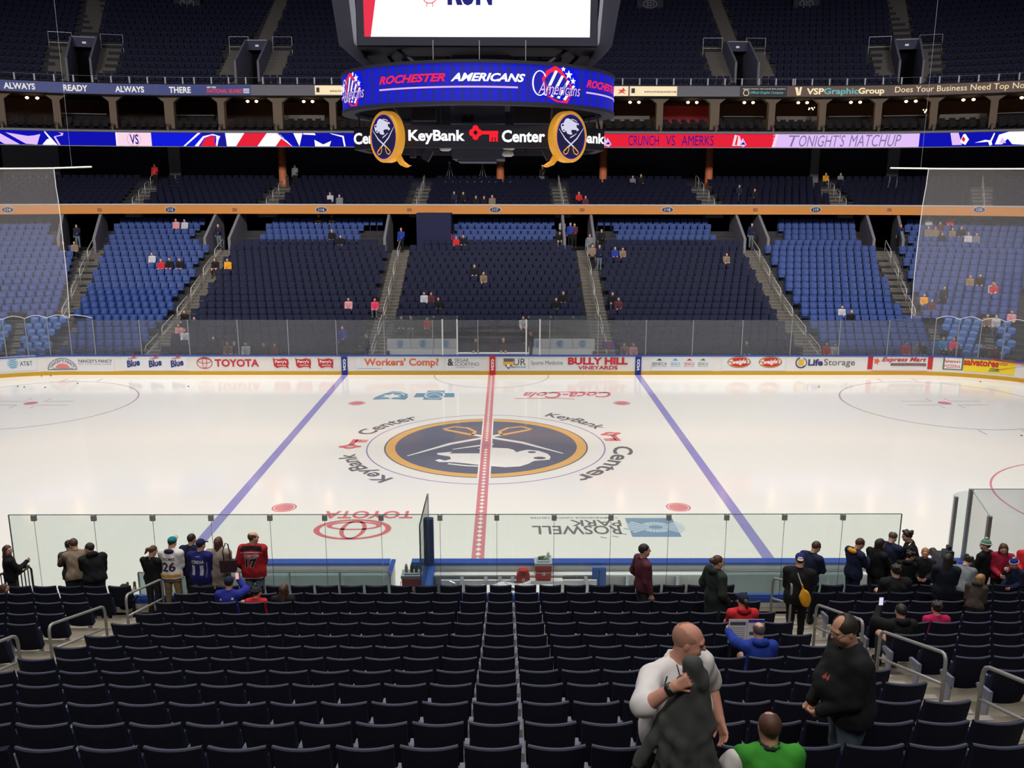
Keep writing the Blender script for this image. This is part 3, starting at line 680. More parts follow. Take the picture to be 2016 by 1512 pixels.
# ---- stairs and rails of the far lower stand
def stairs(name, c0, c1, ks, dk, zf, lab, step=STEPM):
    mb = MB()
    for k in ks:
        if k >= len(dk): continue
        oband(mb, c0, c1, dk[k]-.715, dk[k]+.12, zf[k]-.36, zf[k]+.012, step, 1); oband(mb, c0, c1, dk[k]-.72, dk[k]-.64, zf[k]+.012, zf[k]+.02, NOSE, 1)
        h = (zf[min(k+1, len(zf)-1)]-zf[k])/2
        if h > .02: oband(mb, c0, c1, dk[k]-.25, dk[k]+.12, zf[k]-.1, zf[k]+h, step, 1); oband(mb, c0, c1, dk[k]-.25, dk[k]-.19, zf[k]+h, zf[k]+h+.01, NOSE, 1)
    return mb.obj(name, label=lab, cat='stairs')
def rail_geo(mb, c, k0, k1, dk, zf, r=.028, off=0.0):
    p0 = Vector((*oval(c, dk[k0]-.55)[:2], zf[k0])); p1 = Vector((*oval(c, dk[k1]-.25)[:2], zf[k1])); up = Vector((0, 0, 1))
    a, b = p0+up*.95, p1+up*.95; e = (b-a).normalized()*.12
    mb.tube([p0, p0+up*.83, a+e, b-e, p1+up*.83, p1], r, RAILM, 6); mb.tube([p0+up*.5, p1+up*.5], r*.9, RAILM, 6)
RL = {-18.45: 'stairs at the left end of the dark seats', -6.4: 'stairs left of the middle block', 6.2: 'stairs right of the middle block', 17.6: 'stairs at the right end of the dark seats', -(XC+12.4): 'upper stairs beside the left net', XC+11.3: 'upper stairs beside the right net'}
for (a, b, k0, k1) in AIS:
    cm = (a+b)/2; nm = next((v for q, v in RL.items() if abs(q-cm) < .6 and (k0 == 6) == (abs(q) > XC)), None)
    if abs(cm) > XC and k0 == 0: nm = None
    stairs('aisle_stairs', a, b, range(k0, min(k1, 18)), DK, ZF, ('concrete %s' % nm+', far lower stand') if nm else ('narrow low aisle in the %s corner, %s' % ('left' if cm < 0 else 'right', 'beside the rectangular blue seats' if abs(cm) < XC+18 else 'between two blocks of round seats')))
    if nm:
        for i, kk in enumerate(range(k0, 16, 3)):
            mb = MB(); rail_geo(mb, cm, kk, min(kk+2, 17), DK, ZF, .03)
            mb.obj('handrail', smooth=True, label='%s steel handrail up the %s' % (ordn(i), nm), cat='handrail', group='far aisle handrails')

# ================================================================== orange fascia and the club tier
FD = 17.0
OR_ = mat('fascia_orange', srgb(214, 140, 62), .5, noise=.05, nscale=.6); OR_W = mat('fascia_cap', (.52, .48, .44), .5)
mb = MB(); oband(mb, -E_L, E_L, FD, FD+.2, FASZ[0], FASZ[1], OR_, .5); fas = mb.obj('fascia_band', label='long orange fascia with section number plates across the far stand', cat='fascia')
mb = MB(); oband(mb, -E_L, E_L, FD-.03, FD+.25, FASZ[1], FASZ[2], OR_W, .5); mb.obj('fascia_cap', fas, label='pale top edge')
P_BR = mat('plate_brown', srgb(140, 84, 60), .5); P_NV = mat('plate_navy', srgb(38, 46, 84), .5); P_W = mat('plate_white', (.62, .64, .7), .5)
for px, s in ((15, '114'), (336, '115'), (633, '116'), (975, '117'), (1314, '118'), (1606, '119'), (1928, '120')):
    c, z = hit(px, 413, FD); mb = MB(); g = lambda u, v, k=0: (*oval(c+u*(1 if abs(c) < XC else 2.0), FD-.02-.006*k)[:2], z+v)
    put_poly(mb, ell(0, 0, .43, .21, 28), lambda u, v: g(u, v, 0), P_W); put_poly(mb, ell(0, 0, .39, .175, 28), lambda u, v: g(u, v, 1), P_NV)
    put_text(mb, s, lambda u, v: g(u, v, 2), -.2, -.1, .2, .1, P_W, .02); mb.obj('number_plate', fas, label='oval navy plate reading %s' % s)
for px in (196, 462, 806, 1146, 1487, 1751):
    c, z = hit(px, 413, FD); k = 1 if abs(c) < XC else 2.0; mb = MB(); g = osurf(FD-.02)
    put_poly(mb, [(c-.16*k, z-.11), (c+.16*k, z-.11), (c+.16*k, z+.11), (c-.16*k, z+.11)], g, P_BR)
    h = osurf(FD-.026); put_text(mb, '117', h, c-.12*k, z-.07, c+.12*k, z+.07, OR_, .0); mb.obj('small_plate', fas)
CD = [18.3+.9*j for j in range(8)]; CT = [at(967, 393, y=31.25).z, at(967, 346, y=37.55).z]; CT = [CT[0]+(CT[1]-CT[0])*j/7 for j in range(8)]; CF = [z-.88 for z in CT]
mb = MB()
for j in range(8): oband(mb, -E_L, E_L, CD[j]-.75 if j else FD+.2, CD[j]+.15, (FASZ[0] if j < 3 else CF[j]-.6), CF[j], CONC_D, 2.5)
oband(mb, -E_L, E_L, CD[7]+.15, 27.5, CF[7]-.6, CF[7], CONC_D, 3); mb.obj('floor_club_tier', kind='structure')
CA = [(-6.1, -5.0), (4.3, 5.4), (-16.8, -15.5), (14.9, 16.2), (-(XC+8.9), -(XC+6.6)), (XC+5.2, XC+7.5), (-(XC+29), -(XC+26.3)), (XC+24.5, XC+27)]
CAN = ['left of the press platform', 'right of the press platform', 'above and left of plate 116', 'above and right of plate 118', 'near the left net', 'near the right net', 'behind the left net', 'behind the right net']
for (a, b), nm in zip(CA, CAN):
    stairs('club_stairs', a, b, range(8), CD, CF, '%s, grey steps through dark club seats' % nm)
    for i, kk in enumerate((0, 2, 4, 6)):
        mb = MB(); rail_geo(mb, (a+b)/2, kk, min(kk+1, 7), CD, CF, .025); mb.obj('handrail', smooth=True, label='%s thin handrail up the club stairs %s' % (ordn(i), nm), cat='handrail', group='club tier handrails')
for j in range(8):
    for a, b in cuts(-E_L+2, E_L-2, CA):
        c = adv(a, .05+.27*(j % 2), CD[j])
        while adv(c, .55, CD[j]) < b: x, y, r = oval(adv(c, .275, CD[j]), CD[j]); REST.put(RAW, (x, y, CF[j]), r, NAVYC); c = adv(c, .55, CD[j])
mb = MB(); oband(mb, -E_L, E_L, 27.0, 27.3, 7.5, 15, mat('concourse_dark', (.035, .035, .055), .9, spec=.1), 3); mb.obj('wall_club_concourse', kind='structure')
COLM = mat('column_orange', srgb(190, 110, 70), .6)
for px, wpx in ((555, 'left of the score sign'), (985, 'behind the middle block'), (1188, 'right of the score sign'), (1397, 'above plate 118 to the right')):
    c, z = hit(px, 310, 24.6); x, y, r = oval(c, 24.6); mb = MB(); mb.lathe([(.33, CF[7]), (.33, CF[7]+.3), (.3, CF[7]+.35), (.3, 13.5)], (x, y, 0), COLM, 16)
    mb.obj('support_column', smooth=True, label='orange brown concourse column %s' % wpx, cat='column', group='concourse columns')
for i, (px, w_) in enumerate(((343, .8), (1605, .6), (1760, .8), (60, 3.5))):
    c, z = hit(px, 300, 26.2); mb = MB(); k = 1 if abs(c) < XC else 1.8; oband(mb, c-w_*k/2, c+w_*k/2, 26.0, 26.3, CF[7], 14, GREYW); mb.obj('wall_concourse_pier_%d' % (i+1), kind='structure')
# press platform with tripods in the middle of the club tier
mb = MB(); zt_ = CF[7]; x0, x1 = hit(866, 340, 25)[0], hit(1026, 340, 25)[0]
pl = mb.box((x0, 37.2, CF[7]+.35), (x1, 39, CF[7]+.45), CONC_D).obj('camera_platform', label='dark camera platform with a dotted white edge above the middle block', cat='platform')
mb = MB(); n_ = 60
for i in range(n_):
    if i % 15 == 12: continue
    x = x0+(x1-x0)*i/n_; mb.box((x, 37.14, CF[7]+.36), (x+.07, 37.19, CF[7]+.43), A_W)
mb.obj('edge_marking', pl)
mb = MB(); mb.box((x0, 37.2, CF[7]), (x0+.1, 39, CF[7]+.35), CONC_D); mb.box((x1-.1, 37.2, CF[7]), (x1, 39, CF[7]+.35), CONC_D); mb.obj('support', pl)
for px, lab in ((885, 'open camera tripod standing left on the dark platform'), (950, 'folded camera tripod standing right on the dark platform')):
    x = hit(px, 330, 25)[0]; mb = MB(); zz = CF[7]+.45; e = empty('camera_tripod', (x, 38, zz), lab, 'tripod')
    for t in (0, 2.1, 4.2):
        MB().tube([(0, 0, 1.35), (.4*math.cos(t+.5), .4*math.sin(t+.5), 0)], .03, M_ALU, 5).obj('leg', e)
    MB().box((-.08, -.15, 1.35), (.08, .1, 1.5), M_POST).obj('head', e)

# ================================================================== LED ribbon, suites, advert strip
RD = 20.0; rz0 = at(967, 289, y=12.95+RD).z; rz1 = at(967, 263, y=12.95+RD).z; rzc = at(967, 259, y=12.95+RD).z
mb = MB(); oband(mb, -E_L, E_L, RD+.03, RD+.35, rz0-.05, rz1, M_POST, .5); rib = mb.obj('ribbon_display', label='long curved LED ribbon of blue, red and white panels below the suites', cat='display')
mb = MB(); oband(mb, -E_L, E_L, RD-.05, RD+.5, rz1+.02, rzc+.03, GREYW); mb.obj('ledge', rib, label='grey ledge')
S_BLUE = screen('led_blue', srgb(6, 10, 176)); S_BLUE2 = screen('led_blue_bright', srgb(8, 22, 220), 1.0); S_RED = screen('led_red', srgb(232, 30, 56)); S_WHITE = screen('led_white', (.95, .92, 1.0), 1.1)
S_LIL = screen('led_lilac', srgb(226, 190, 250)); S_DK = mat('led_dark', (.01, .01, .05), .4, emit=srgb(40, 30, 100), es=.5); S_NAVY = screen('led_navy', srgb(24, 22, 140)); S_DR = screen('led_dark_red', srgb(120, 20, 60)); S_PINK = screen('led_pink', srgb(250, 215, 235))
def RP(m_, pts, m, k=0):
    """a filled shape of the ribbon; each point is (photo x, height 0..1)"""
    q = []
    n_ = len(pts)
    for i in range(n_):
        a, b = pts[i], pts[(i+1) % n_]; st = max(1, int(abs(a[0]-b[0])/6))
        for j in range(st): t = j/st; q.append((hit(a[0]+(b[0]-a[0])*t, 272, RD)[0], a[1]+(b[1]-a[1])*t))
    put_poly(m_, q, lambda c, v: (*oval(c, RD-.015-.012*k)[:2], rz0+(rz1-rz0)*v), m)
def band(px0, px1, m, s0=0, s1=0):
    mb = MB(); n_ = max(1, int((px1-px0)/8)); prev = None
    v = []; f = []
    for i in range(n_+1):
        a = px0+(px1-px0)*i/n_; v += [(*oval(hit(a+(s0 if i == 0 else s1 if i == n_ else 0), 272, RD)[0], RD-.01)[:2], rz0), (*oval(hit(a+(0), 272, RD)[0]+.0, RD-.01)[:2], rz1)]
    for i in range(n_): f.append((2*i, 2*i+2, 2*i+3, 2*i+1))
    return mb.add(v, f, m)
def RT(m_, s, px0, px1, m, bold=.03, v0=.12, v1=.86, k=2, shear=0):
    c0, c1 = hit(px0, 272, RD)[0], hit(px1, 272, RD)[0]; put_text(m_, s, lambda u, v: (*oval(c0+(c1-c0)*u, RD-.015-.02*k)[:2], rz0+(rz1-rz0)*(v0+(v1-v0)*v)), 0, 0, 1, 1, m, bold, shear)
g = band(-300, 228, S_BLUE)
RP(g, [(-10, 1), (38, 0), (8, 0), (-10, .4)], S_LIL, 1); RP(g, [(12, .85), (60, .6), (80, .78), (72, .0), (50, .05)], S_LIL, 1); RP(g, [(12, .85), (45, .58), (80, .72), (70, .0), (48, .12)], S_LIL, 1)
RP(g, [(82, .0), (92, .4), (102, .5), (104, 0)], S_WHITE, 2); RP(g, [(90, 1), (112, 0), (105, 0), (88, .95)], S_WHITE, 2); RP(g, [(116, .95), (126, .88), (124, .7), (110, .6), (118, 0), (114, 0), (106, .62), (120, .75), (122, .84)], S_LIL, 2)
g.obj('led_panel', rib, label='blue panel with pale claw shapes')
g = band(228, 298, S_PINK); RP(g, [(228, 0), (228.5, 1), (231, 1), (230, 0)], S_WHITE, 1)
c_, z_ = hit(264, 272, RD); ring(g, lambda u, v: (*oval(c_+u*1.6, RD-.035)[:2], (rz0+rz1)/2+v), 0, 0, .6, .48, .03, S_PINK if 0 else mat('led_ring', (.1, .05, .05), .5, emit=(.6, .3, .3), es=.8), 28)
RT(g, 'VS', 256, 273, S_NAVY, .02); g.obj('led_panel', rib, label='pink white panel reading VS')
g = band(298, 738, S_BLUE2)
RP(g, [(360, 0), (390, 1), (396, 1), (364, 0)], S_WHITE, 1); RP(g, [(382, 0), (400, .75), (420, .92), (434, .75), (430, .45), (427, 0), (424, 0), (426, .5), (426, .78), (416, .82), (402, .62), (390, .0)], S_WHITE, 1)
RP(g, [(394, .0), (404, .6), (416, .78), (424, .7), (422, .3), (426, 0)], S_RED, 2)
RP(g, [(396, 1), (440, 1), (446, .5), (443, 0), (427, 0), (434, .45), (436, .8), (418, .96), (398, .8)], S_NAVY, 1)
RP(g, [(446, 0), (444, 1), (550, 1), (575, 0)], S_WHITE, 1)
RP(g, [(464, 0), (482, 1), (526, 1), (506, 0)], S_RED, 2); RP(g, [(542, 0), (554, .6), (574, 0)], S_RED, 3)
RP(g, [(546, 1), (556, .6), (584, 0), (740, 0), (740, 1)], S_BLUE, 1)
RP(g, [(578, 1), (596, 1), (589, 0)], S_WHITE, 2); RP(g, [(598, 1), (620, 1), (622, .85), (597, .9)], S_WHITE, 2); RP(g, [(620, .0), (619, .5), (636, .15), (652, .42), (648, 0)], S_WHITE, 2); RP(g, [(650, 1), (677, .8), (680, 0), (677, 0), (674, .7), (654, .92)], S_WHITE, 2)
g.obj('led_panel', rib, label='blue panel with red and white stripes and white star points')
g = band(738, 1170, S_NAVY); g.obj('led_panel', rib)
g = band(1170, 1526, S_RED); 
for x0 in (1176, 1442):
    RP(g, [(x0, .1), (x0+4, .95), (x0+14, .85), (x0+20, .1)], S_PINK, 1); RP(g, [(x0+14, .2), (x0+20, .7), (x0+28, .2), (x0+22, 0)], S_LIL, 2); RP(g, [(x0+16, .2), (x0+22, .4), (x0+26, .2)], S_NAVY, 3); RP(g, [(x0+5, .2), (x0+9, .9), (x0+11, .8), (x0+9, .1)], S_RED, 2)
for s, a, b in (('CRUNCH', 1237, 1297), ('VS', 1311, 1329), ('AMERKS', 1342, 1405)): RT(g, s, a, b, S_NAVY, .0, .12, .88)
g.obj('led_panel', rib, label='red panel reading CRUNCH VS AMERKS')
g = band(1522, 1812, S_LIL); RP(g, [(1520, 0), (1527, 1), (1532, 1), (1526, 0)], S_PINK, 1)
for s, a, b in (('TONIGHT\'S', 1552, 1664), ('MATCHUP', 1672, 1774)): RT(g, s, a, b, mat('led_slate', (.02, .02, .05), .5, emit=srgb(110, 100, 140), es=1), 0.0, .05, .95, 2, .25)
g.obj('led_panel', rib, label="lilac panel reading TONIGHT'S MATCHUP")
g = band(1808, 2300, S_BLUE); RP(g, [(1870, 1), (1876, .1), (1895, .1), (1886, 1)], S_LIL, 1); RP(g, [(1900, .9), (1908, .5), (1902, .1), (1890, .3), (1896, .9)], S_WHITE, 1); RP(g, [(1896, .75), (1901, .5), (1898, .3), (1893, .5)], S_RED, 2)
RP(g, [(1920, .25), (1940, .45), (1950, .4), (1956, .95), (1958, .9), (1953, .3), (1955, .1), (1950, .0), (1946, .3)], S_WHITE, 1)
RP(g, [(1960, .1), (1966, .8), (1985, 1), (2100, 1), (2100, .2), (2030, .0), (1994, .1), (1984, .5), (1974, .1)], S_WHITE, 1); RP(g, [(1968, .15), (1973, .6), (1982, .2)], S_LIL, 2)
g.obj('led_panel', rib, label='dark blue panel with white wing shapes')

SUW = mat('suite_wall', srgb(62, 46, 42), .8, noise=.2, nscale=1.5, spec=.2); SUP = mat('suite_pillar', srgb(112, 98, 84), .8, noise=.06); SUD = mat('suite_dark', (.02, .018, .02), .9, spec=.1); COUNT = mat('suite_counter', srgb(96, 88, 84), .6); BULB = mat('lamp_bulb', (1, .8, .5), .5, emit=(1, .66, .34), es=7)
sz0 = rzc; AD_D = 21.4; az0 = at(967, 189, y=12.95+AD_D).z; az1 = at(967, 168, y=12.95+AD_D).z
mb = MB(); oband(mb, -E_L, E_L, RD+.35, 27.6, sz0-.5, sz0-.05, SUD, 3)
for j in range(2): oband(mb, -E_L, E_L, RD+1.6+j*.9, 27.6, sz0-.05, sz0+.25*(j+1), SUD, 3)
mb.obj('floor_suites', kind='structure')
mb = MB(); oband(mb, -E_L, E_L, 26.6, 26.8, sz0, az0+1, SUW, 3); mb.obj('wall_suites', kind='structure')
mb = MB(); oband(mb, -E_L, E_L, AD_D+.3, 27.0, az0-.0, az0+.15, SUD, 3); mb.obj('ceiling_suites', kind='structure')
pil = [-104, 3, 113, 224, 335, 437, 548, 656, 765, 860, 960, 1070, 1180, 1298, 1406, 1518, 1618, 1728, 1838, 1956, 2070]
random.seed(5)
for i, px in enumerate(pil):
    c, z = hit(px, 220, AD_D+.8); x, y, r = oval(c, AD_D+.8); e = None
    mb = MB(); w_ = .34 if px in (548, 1406, 335) else .24
    mb.box((-w_, -.25, sz0-.05), (w_, .3, az0-.45), SUP); v = [(-w_, az0-.45), (-w_-.5, az0-.05), (w_+.5, az0-.05), (w_, az0-.45)]
    mb.prism(v, lambda a, b, t: (a, -.25+t, b), .5, SUP)
    side = 1 if px < 960 else -1
    o = mb.obj('suite_pillar', label='%s tan suite pillar from the left edge of the frame' % ordn(max(0, i-1)), cat='pillar', group='pillars between the suites')
    o.location = (x, y, 0); o.rotation_euler = (0, 0, r)
    mb = MB(); mb.prism([(-.9, sz0-.0), (-.9, sz0+.35), (.9, sz0+1.05), (4.4, sz0+1.3), (4.4, sz0)], lambda a, b, t: (-.06+t, a, b), .12, SUP); mb.obj('side_wall', o)
for i in range(len(pil)-1):
    a, b = pil[i], pil[i+1]; pm = (a+b)/2; lit = pm < 60 or (430 < pm < 700) or pm > 1200
    c, z = hit(pm, 220, 24.4); x, y, r = oval(c, 24.4)
    if i % 2 == 0 or pm > 1400:
        mb = MB(); mb.box((-1.5, -.25, sz0+.5), (1.4, .25, sz0+1.35), SUD); mb.box((-1.6, -.45, sz0+1.35), (1.5, .3, sz0+1.42), COUNT)
        if i % 3 == 0: mb.box((-1.6, -.45, sz0+1.02), (1.5, -.4, sz0+1.35), COUNT)
        o = mb.obj('suite_counter', label='serving counter inside the %s suite from the left frame edge' % ordn(i), cat='counter', group='suite counters'); o.location = (x, y, 0); o.rotation_euler = (0, 0, r)
    if lit and not 760 < pm < 1180:
        c2, _ = hit(pm+8, 200, 24.0); x2, y2, r2 = oval(c2, 24.0)
        e = empty('ceiling_lamp', (x2, y2, az0-.3), 'pair of warm spot lamps under the ceiling of the %s suite from the left' % ordn(i), 'lamp', 'suite lamps', r2)
        for s in (-.22, .22):
            MB().lathe([(.04, .0), (.12, .06), (.12, .13), (.04, .18)], (s*1.5, -.6, -.02), BULB, 10).obj('bulb', e); MB().tube([(s*1.5, -.6, .1), (s*1.5, -.6, .32)], .02, SUD, 5).obj('stem', e)
        l = bpy.data.lights.new('suite_glow', 'POINT'); l.energy = 13; l.color = (1, .6, .32); l.shadow_soft_size = .2; lo = bpy.data.objects.new('suite_glow', l); COL.objects.link(lo); lo.location = Vector(oval(c2, 24.2)[:2]+(az0-.5,))
    for q in range(5):
        for rr in range(2):
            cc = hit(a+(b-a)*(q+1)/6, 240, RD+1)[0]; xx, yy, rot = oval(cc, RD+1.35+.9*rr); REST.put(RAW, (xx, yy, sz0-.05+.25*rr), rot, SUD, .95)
# suite with a red back wall, flower of lamps
mb = MB(); c0, c1 = hit(1305, 215, 26.5)[0], hit(1395, 215, 26.5)[0]; oband(mb, c0, c1, 26.5, 26.58, sz0+1.0, az0-.2, mat('suite_red', srgb(150, 30, 40), .7)); mb.obj('feature_wall', label='red back wall of one suite right of the scoreboard', cat='wall panel')
for px, lab in ((1597, 'cluster of small orange lamps in the suite under the blue green advert'), (1822, 'cluster of small orange lamps right of two seated people in a suite')):
    c, z = hit(px, 215, 22.5); x, y, r = oval(c, 22.5); e = empty('lamp_cluster', (x, y, sz0+.25), lab, 'lamp')
    MB().tube([(0, 0, 0), (0, 0, z-sz0-.25)], .025, SUD, 5).obj('stand', e); random.seed(px)
    for k in range(7):
        a = random.random()*6; rr = .05+.2*random.random(); MB().lathe([(.01, -.04), (.045, 0), (.01, .04)], (rr*math.cos(a), rr*math.sin(a)*.5, z-sz0-.3+random.uniform(-.2, .2)), BULB, 8).obj('bulb', e)
# advert strip above the suites
mb = MB(); oband(mb, -E_L, E_L, AD_D+.02, AD_D+.4, az0, az1, GREYW, .6); strip = mb.obj('advert_strip', label='beam with lit advert panels above the suites', cat='sign')
AM_B = mat('sign_blue', srgb(36, 52, 120), .5, emit=srgb(36, 52, 120), es=.35); AM_W = mat('sign_white', (.7, .7, .66), .5, emit=(.8, .8, .74), es=.45); AM_C = mat('sign_cream', srgb(225, 205, 165), .5, emit=srgb(232, 214, 176), es=.62)
AM_BR = mat('sign_brown', srgb(96, 78, 68), .6, emit=srgb(96, 78, 68), es=.25); AM_BK = mat('sign_black', (.03, .03, .035), .6); AM_T = mat('sign_teal', srgb(90, 170, 175), .5, emit=srgb(90, 170, 175), es=.5); AM_R = mat('sign_red', srgb(200, 50, 60), .5, emit=srgb(200, 50, 60), es=.5)
def SR(m_, px0, px1, v0, v1, m, k=1):
    n_ = max(1, int((px1-px0)/8)); v = []
    for i in range(n_+1):
        c = hit(px0+(px1-px0)*i/n_, 177, AD_D)[0]; x, y, _ = oval(c, AD_D-.015*k); v += [(x, y, az0+(az1-az0)*v0), (x, y, az0+(az1-az0)*v1)]
    m_.add(v, [(2*i, 2*i+2, 2*i+3, 2*i+1) for i in range(n_)], m)
def STx(m_, s, px0, px1, v0, v1, m, bold=.02, shear=0):
    c0, c1 = hit(px0, 177, AD_D)[0], hit(px1, 177, AD_D)[0]; put_text(m_, s, lambda u, v: (*oval(c0+(c1-c0)*u, AD_D-.05)[:2], az0+(az1-az0)*(v0+(v1-v0)*v)), 0, 0, 1, 1, m, bold, shear)
for a, b, s, t0, t1 in ((-8, 96, 'ALWAYS', 8, 70), (98, 200, 'READY', 125, 173), (202, 306, 'ALWAYS', 227, 284), (308, 402, 'THERE', 333, 376)):
    g = MB(); SR(g, a, b, .04, .96, AM_B); STx(g, s, t0, t1, .2, .78, AM_W, .03); g.obj('sign_panel', strip, label='blue panel reading %s' % s)
g = MB(); SR(g, 403, 494, .04, .96, AM_B); STx(g, 'NATIONAL GUARD', 408, 478, .2, .6, AM_R, .03); STx(g, 'NEW YORK', 408, 426, .66, .82, AM_W, .03)
for k in range(3): SR(g, 479, 491, .22+.16*k, .3+.16*k, AM_W, 2)
g.obj('sign_panel', strip, label='blue panel with red lettering and a small flag')
g = MB(); SR(g, 620, 684, .08, .94, AM_C); STx(g, 'BUFFALOWORLDJUNIORS.COM', 650, 705, .28, .5, AM_BK, .02); SR(g, 623, 629, .3, .75, AM_BK, 2); g.obj('sign_panel', strip, label='cream panel left of the scoreboard')
g = MB(); SR(g, 1196, 1237, .04, .94, AM_C); c0 = hit(1224, 177, AD_D)[0]
put_poly(g, [(c0-.3, .2), (c0-.1, .5), (c0-.35, .6), (c0, .62), (c0+.15, .85), (c0+.2, .6), (c0+.35, .5), (c0+.1, .45), (c0+.3, .2), (c0, .35)], lambda c, v: (*oval(c, AD_D-.05)[:2], az0+(az1-az0)*v), AM_R); g.obj('sign_panel', strip, label='cream panel with a leaping red figure')
g = MB(); SR(g, 1240, 1333, .04, .94, AM_C); STx(g, 'BUFFALOWORLDJUNIORS.COM', 1269, 1331, .3, .5, AM_BK, .02); SR(g, 1243, 1250, .3, .75, AM_BK, 2); g.obj('sign_panel', strip, label='cream panel with a small dark web address')
g = MB(); SR(g, 1457, 1550, .04, .94, AM_BK); STx(g, 'Official Graphic Company', 1477, 1543, .2, .5, AM_T, .01, .3); STx(g, 'signage interior wall murals fleet graphics', 1462, 1546, .65, .78, AM_W, .01); c0 = hit(1469, 177, AD_D)[0]; ring(g, lambda u, v: (*oval(u, AD_D-.05)[:2], v), c0, az0+.35*(az1-az0), .22, .22, .04, AM_C, 20)
g.obj('sign_panel', strip, label='black panel with teal script')
g = MB(); SR(g, 1552, 1747, .04, .96, AM_BR); STx(g, 'VSP', 1588, 1622, .2, .8, AM_C, .03); STx(g, 'Graphic', 1622, 1690, .06, .8, AM_T, .02); STx(g, 'Group', 1690, 1741, .06, .8, AM_C, .03)
c0 = hit(1572, 177, AD_D)[0]; h_ = lambda c, v: (*oval(c, AD_D-.05)[:2], az0+(az1-az0)*v); put_poly(g, [(c0-.45, .88), (c0-.12, .88), (c0+.05, .3), (c0+.15, .88), (c0+.45, .95), (c0+.3, .15), (c0-.2, .1)], h_, AM_C); g.obj('sign_panel', strip, label='brown panel reading VSPGraphicGroup')
g = MB(); SR(g, 1749, 2160, .04, .98, AM_BR); STx(g, 'Does Your Business Need Top Notch', 1762, 2040, .14, .84, AM_C, .0); g.obj('sign_panel', strip, label='brown panel reading Does Your Business Need Top Notch')

# ================================================================== upper tier
UD = [22.3+.84*j for j in range(24)]; U0 = at(967, 162, y=12.95+22.3).z; UT = [U0+.57*j for j in range(24)]; UF = [z-.85 for z in UT]
mb = MB(); oband(mb, -E_L, E_L, AD_D+.1, UD[0]-.6, az1-.02, az1+.06, SUD, 3)
UV = []
for px in (165, 500, 1458, 1786):
    c, z = hit(px, 135, 25.0); k = 1 if abs(c) < XC else 57.3/(RB+25); UV.append((c-.85*k, c+.85*k, px, k))
for j in range(24):
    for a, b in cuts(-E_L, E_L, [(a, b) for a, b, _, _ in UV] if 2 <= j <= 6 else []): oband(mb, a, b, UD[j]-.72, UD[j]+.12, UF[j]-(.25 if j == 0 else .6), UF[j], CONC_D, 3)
mb.obj('floor_upper_tier', kind='structure')
ust = [(a-1.5*k, b+1.5*k, 2, 7) for a, b, _, k in UV]+[((a+b)/2-.55*k, (a+b)/2+.55*k, 7, 24) for a, b, _, k in UV]+[(a, b, 0, 2) for a, b, _, k in UV]
for i, (a, b, px, k) in enumerate(UV):
    nm = ['far left', 'left of the scoreboard', 'right of the scoreboard', 'far right'][i]
    e = empty('stair_portal', (0, 0, 0), 'grey walled stair portal in the dark upper tier, %s' % nm, 'portal')
    zt_ = UF[6]+.95
    for c_, s_ in ((a, -1), (b, 1)):
        mb = MB(); ps = [(UD[1]-.1, UF[1]), (UD[7]-.7, UF[1]), (UD[7]-.7, zt_), (UD[5]-.3, zt_), (UD[1]-.1, UF[3]+.7)]
        v = []
        for w_ in (-.08*k, .08*k): v += [(*oval(c_+w_, d)[:2], z) for d, z in ps]
        mb.add(v, [(0, 1, 2, 3, 4), (9, 8, 7, 6, 5)]+[(q, q+5, (q+1) % 5+5, (q+1) % 5) for q in range(5)], GREYW); mb.obj('side_wall', e)
    mb = MB(); oband(mb, a, b, UD[5]-.3, UD[7]-.7, zt_-.06, zt_, mat('portal_top', (.5, .48, .5), .6)); oband(mb, a, b, UD[5]-.25, UD[5]-.1, zt_-.75, zt_-.06, mat('portal_sign', (.03, .035, .09), .6)); mb.obj('lintel', e)
    mb = MB(); cc = (a+b)/2; oband(mb, cc-.13*k, cc+.13*k, UD[5]-.28, UD[5]-.26, zt_-.5, zt_-.36, mat('exit_sign', (.3, .3, .35), .5, emit=(.7, .6, .65), es=.5)); mb.obj('sign', e)
    mb = MB(); oband(mb, a, b, UD[7]-.8, UD[7]-.7, UF[1]-.3, zt_, DARK); oband(mb, a, b, UD[1], UD[7], UF[1]-.3, UF[1]-.2, CONC_D); mb.obj('dark_passage', e)  # near-black end panel paints the shade inside the passage
    mb = MB()
    for s_ in (-1, 1):
        c0 = (a if s_ < 0 else b); c1 = c0+s_*1.6*k; c00 = c0+s_*.1*k
        mb = MB()
        for zz in (.25, 1.0): mb.tube([(*oval(c00, UD[6])[:2], zt_+zz-.6), (*oval(c1, UD[6])[:2], zt_+zz-.6)], .025, RAILM, 5)
        for c_ in (c00, c1): mb.tube([(*oval(c_, UD[6])[:2], UF[6]), (*oval(c_, UD[6])[:2], zt_+.4)], .025, RAILM, 5)
        mb.obj('rail', e)
    mb = MB(); oband(mb, a-1.5*k, a-.15*k, UD[1], UD[2], UF[1]-.1, UF[1]+.01, STEPM)
    for s0, s1 in ((a-1.5*k, a-.1*k), (b+.1*k, b+1.5*k)):
        for j in range(2, 7): oband(mb, s0, s1, UD[j]-.735, UD[j]+.12, UF[j]-.3, UF[j]+.01, STEPM); oband(mb, s0, s1, UD[j]-.3, UD[j]+.12, UF[j]-.1, UF[j]+.28, STEPM)
    for j in range(7, 24): oband(mb, cc-.55*k, cc+.55*k, UD[j]-.735, UD[j]+.12, UF[j]-.3, UF[j]+.01, STEPM); oband(mb, cc-.55*k, cc+.55*k, UD[j]-.3, UD[j]+.12, UF[j]-.1, UF[j]+.28, STEPM)
    mb.obj('steps', e)
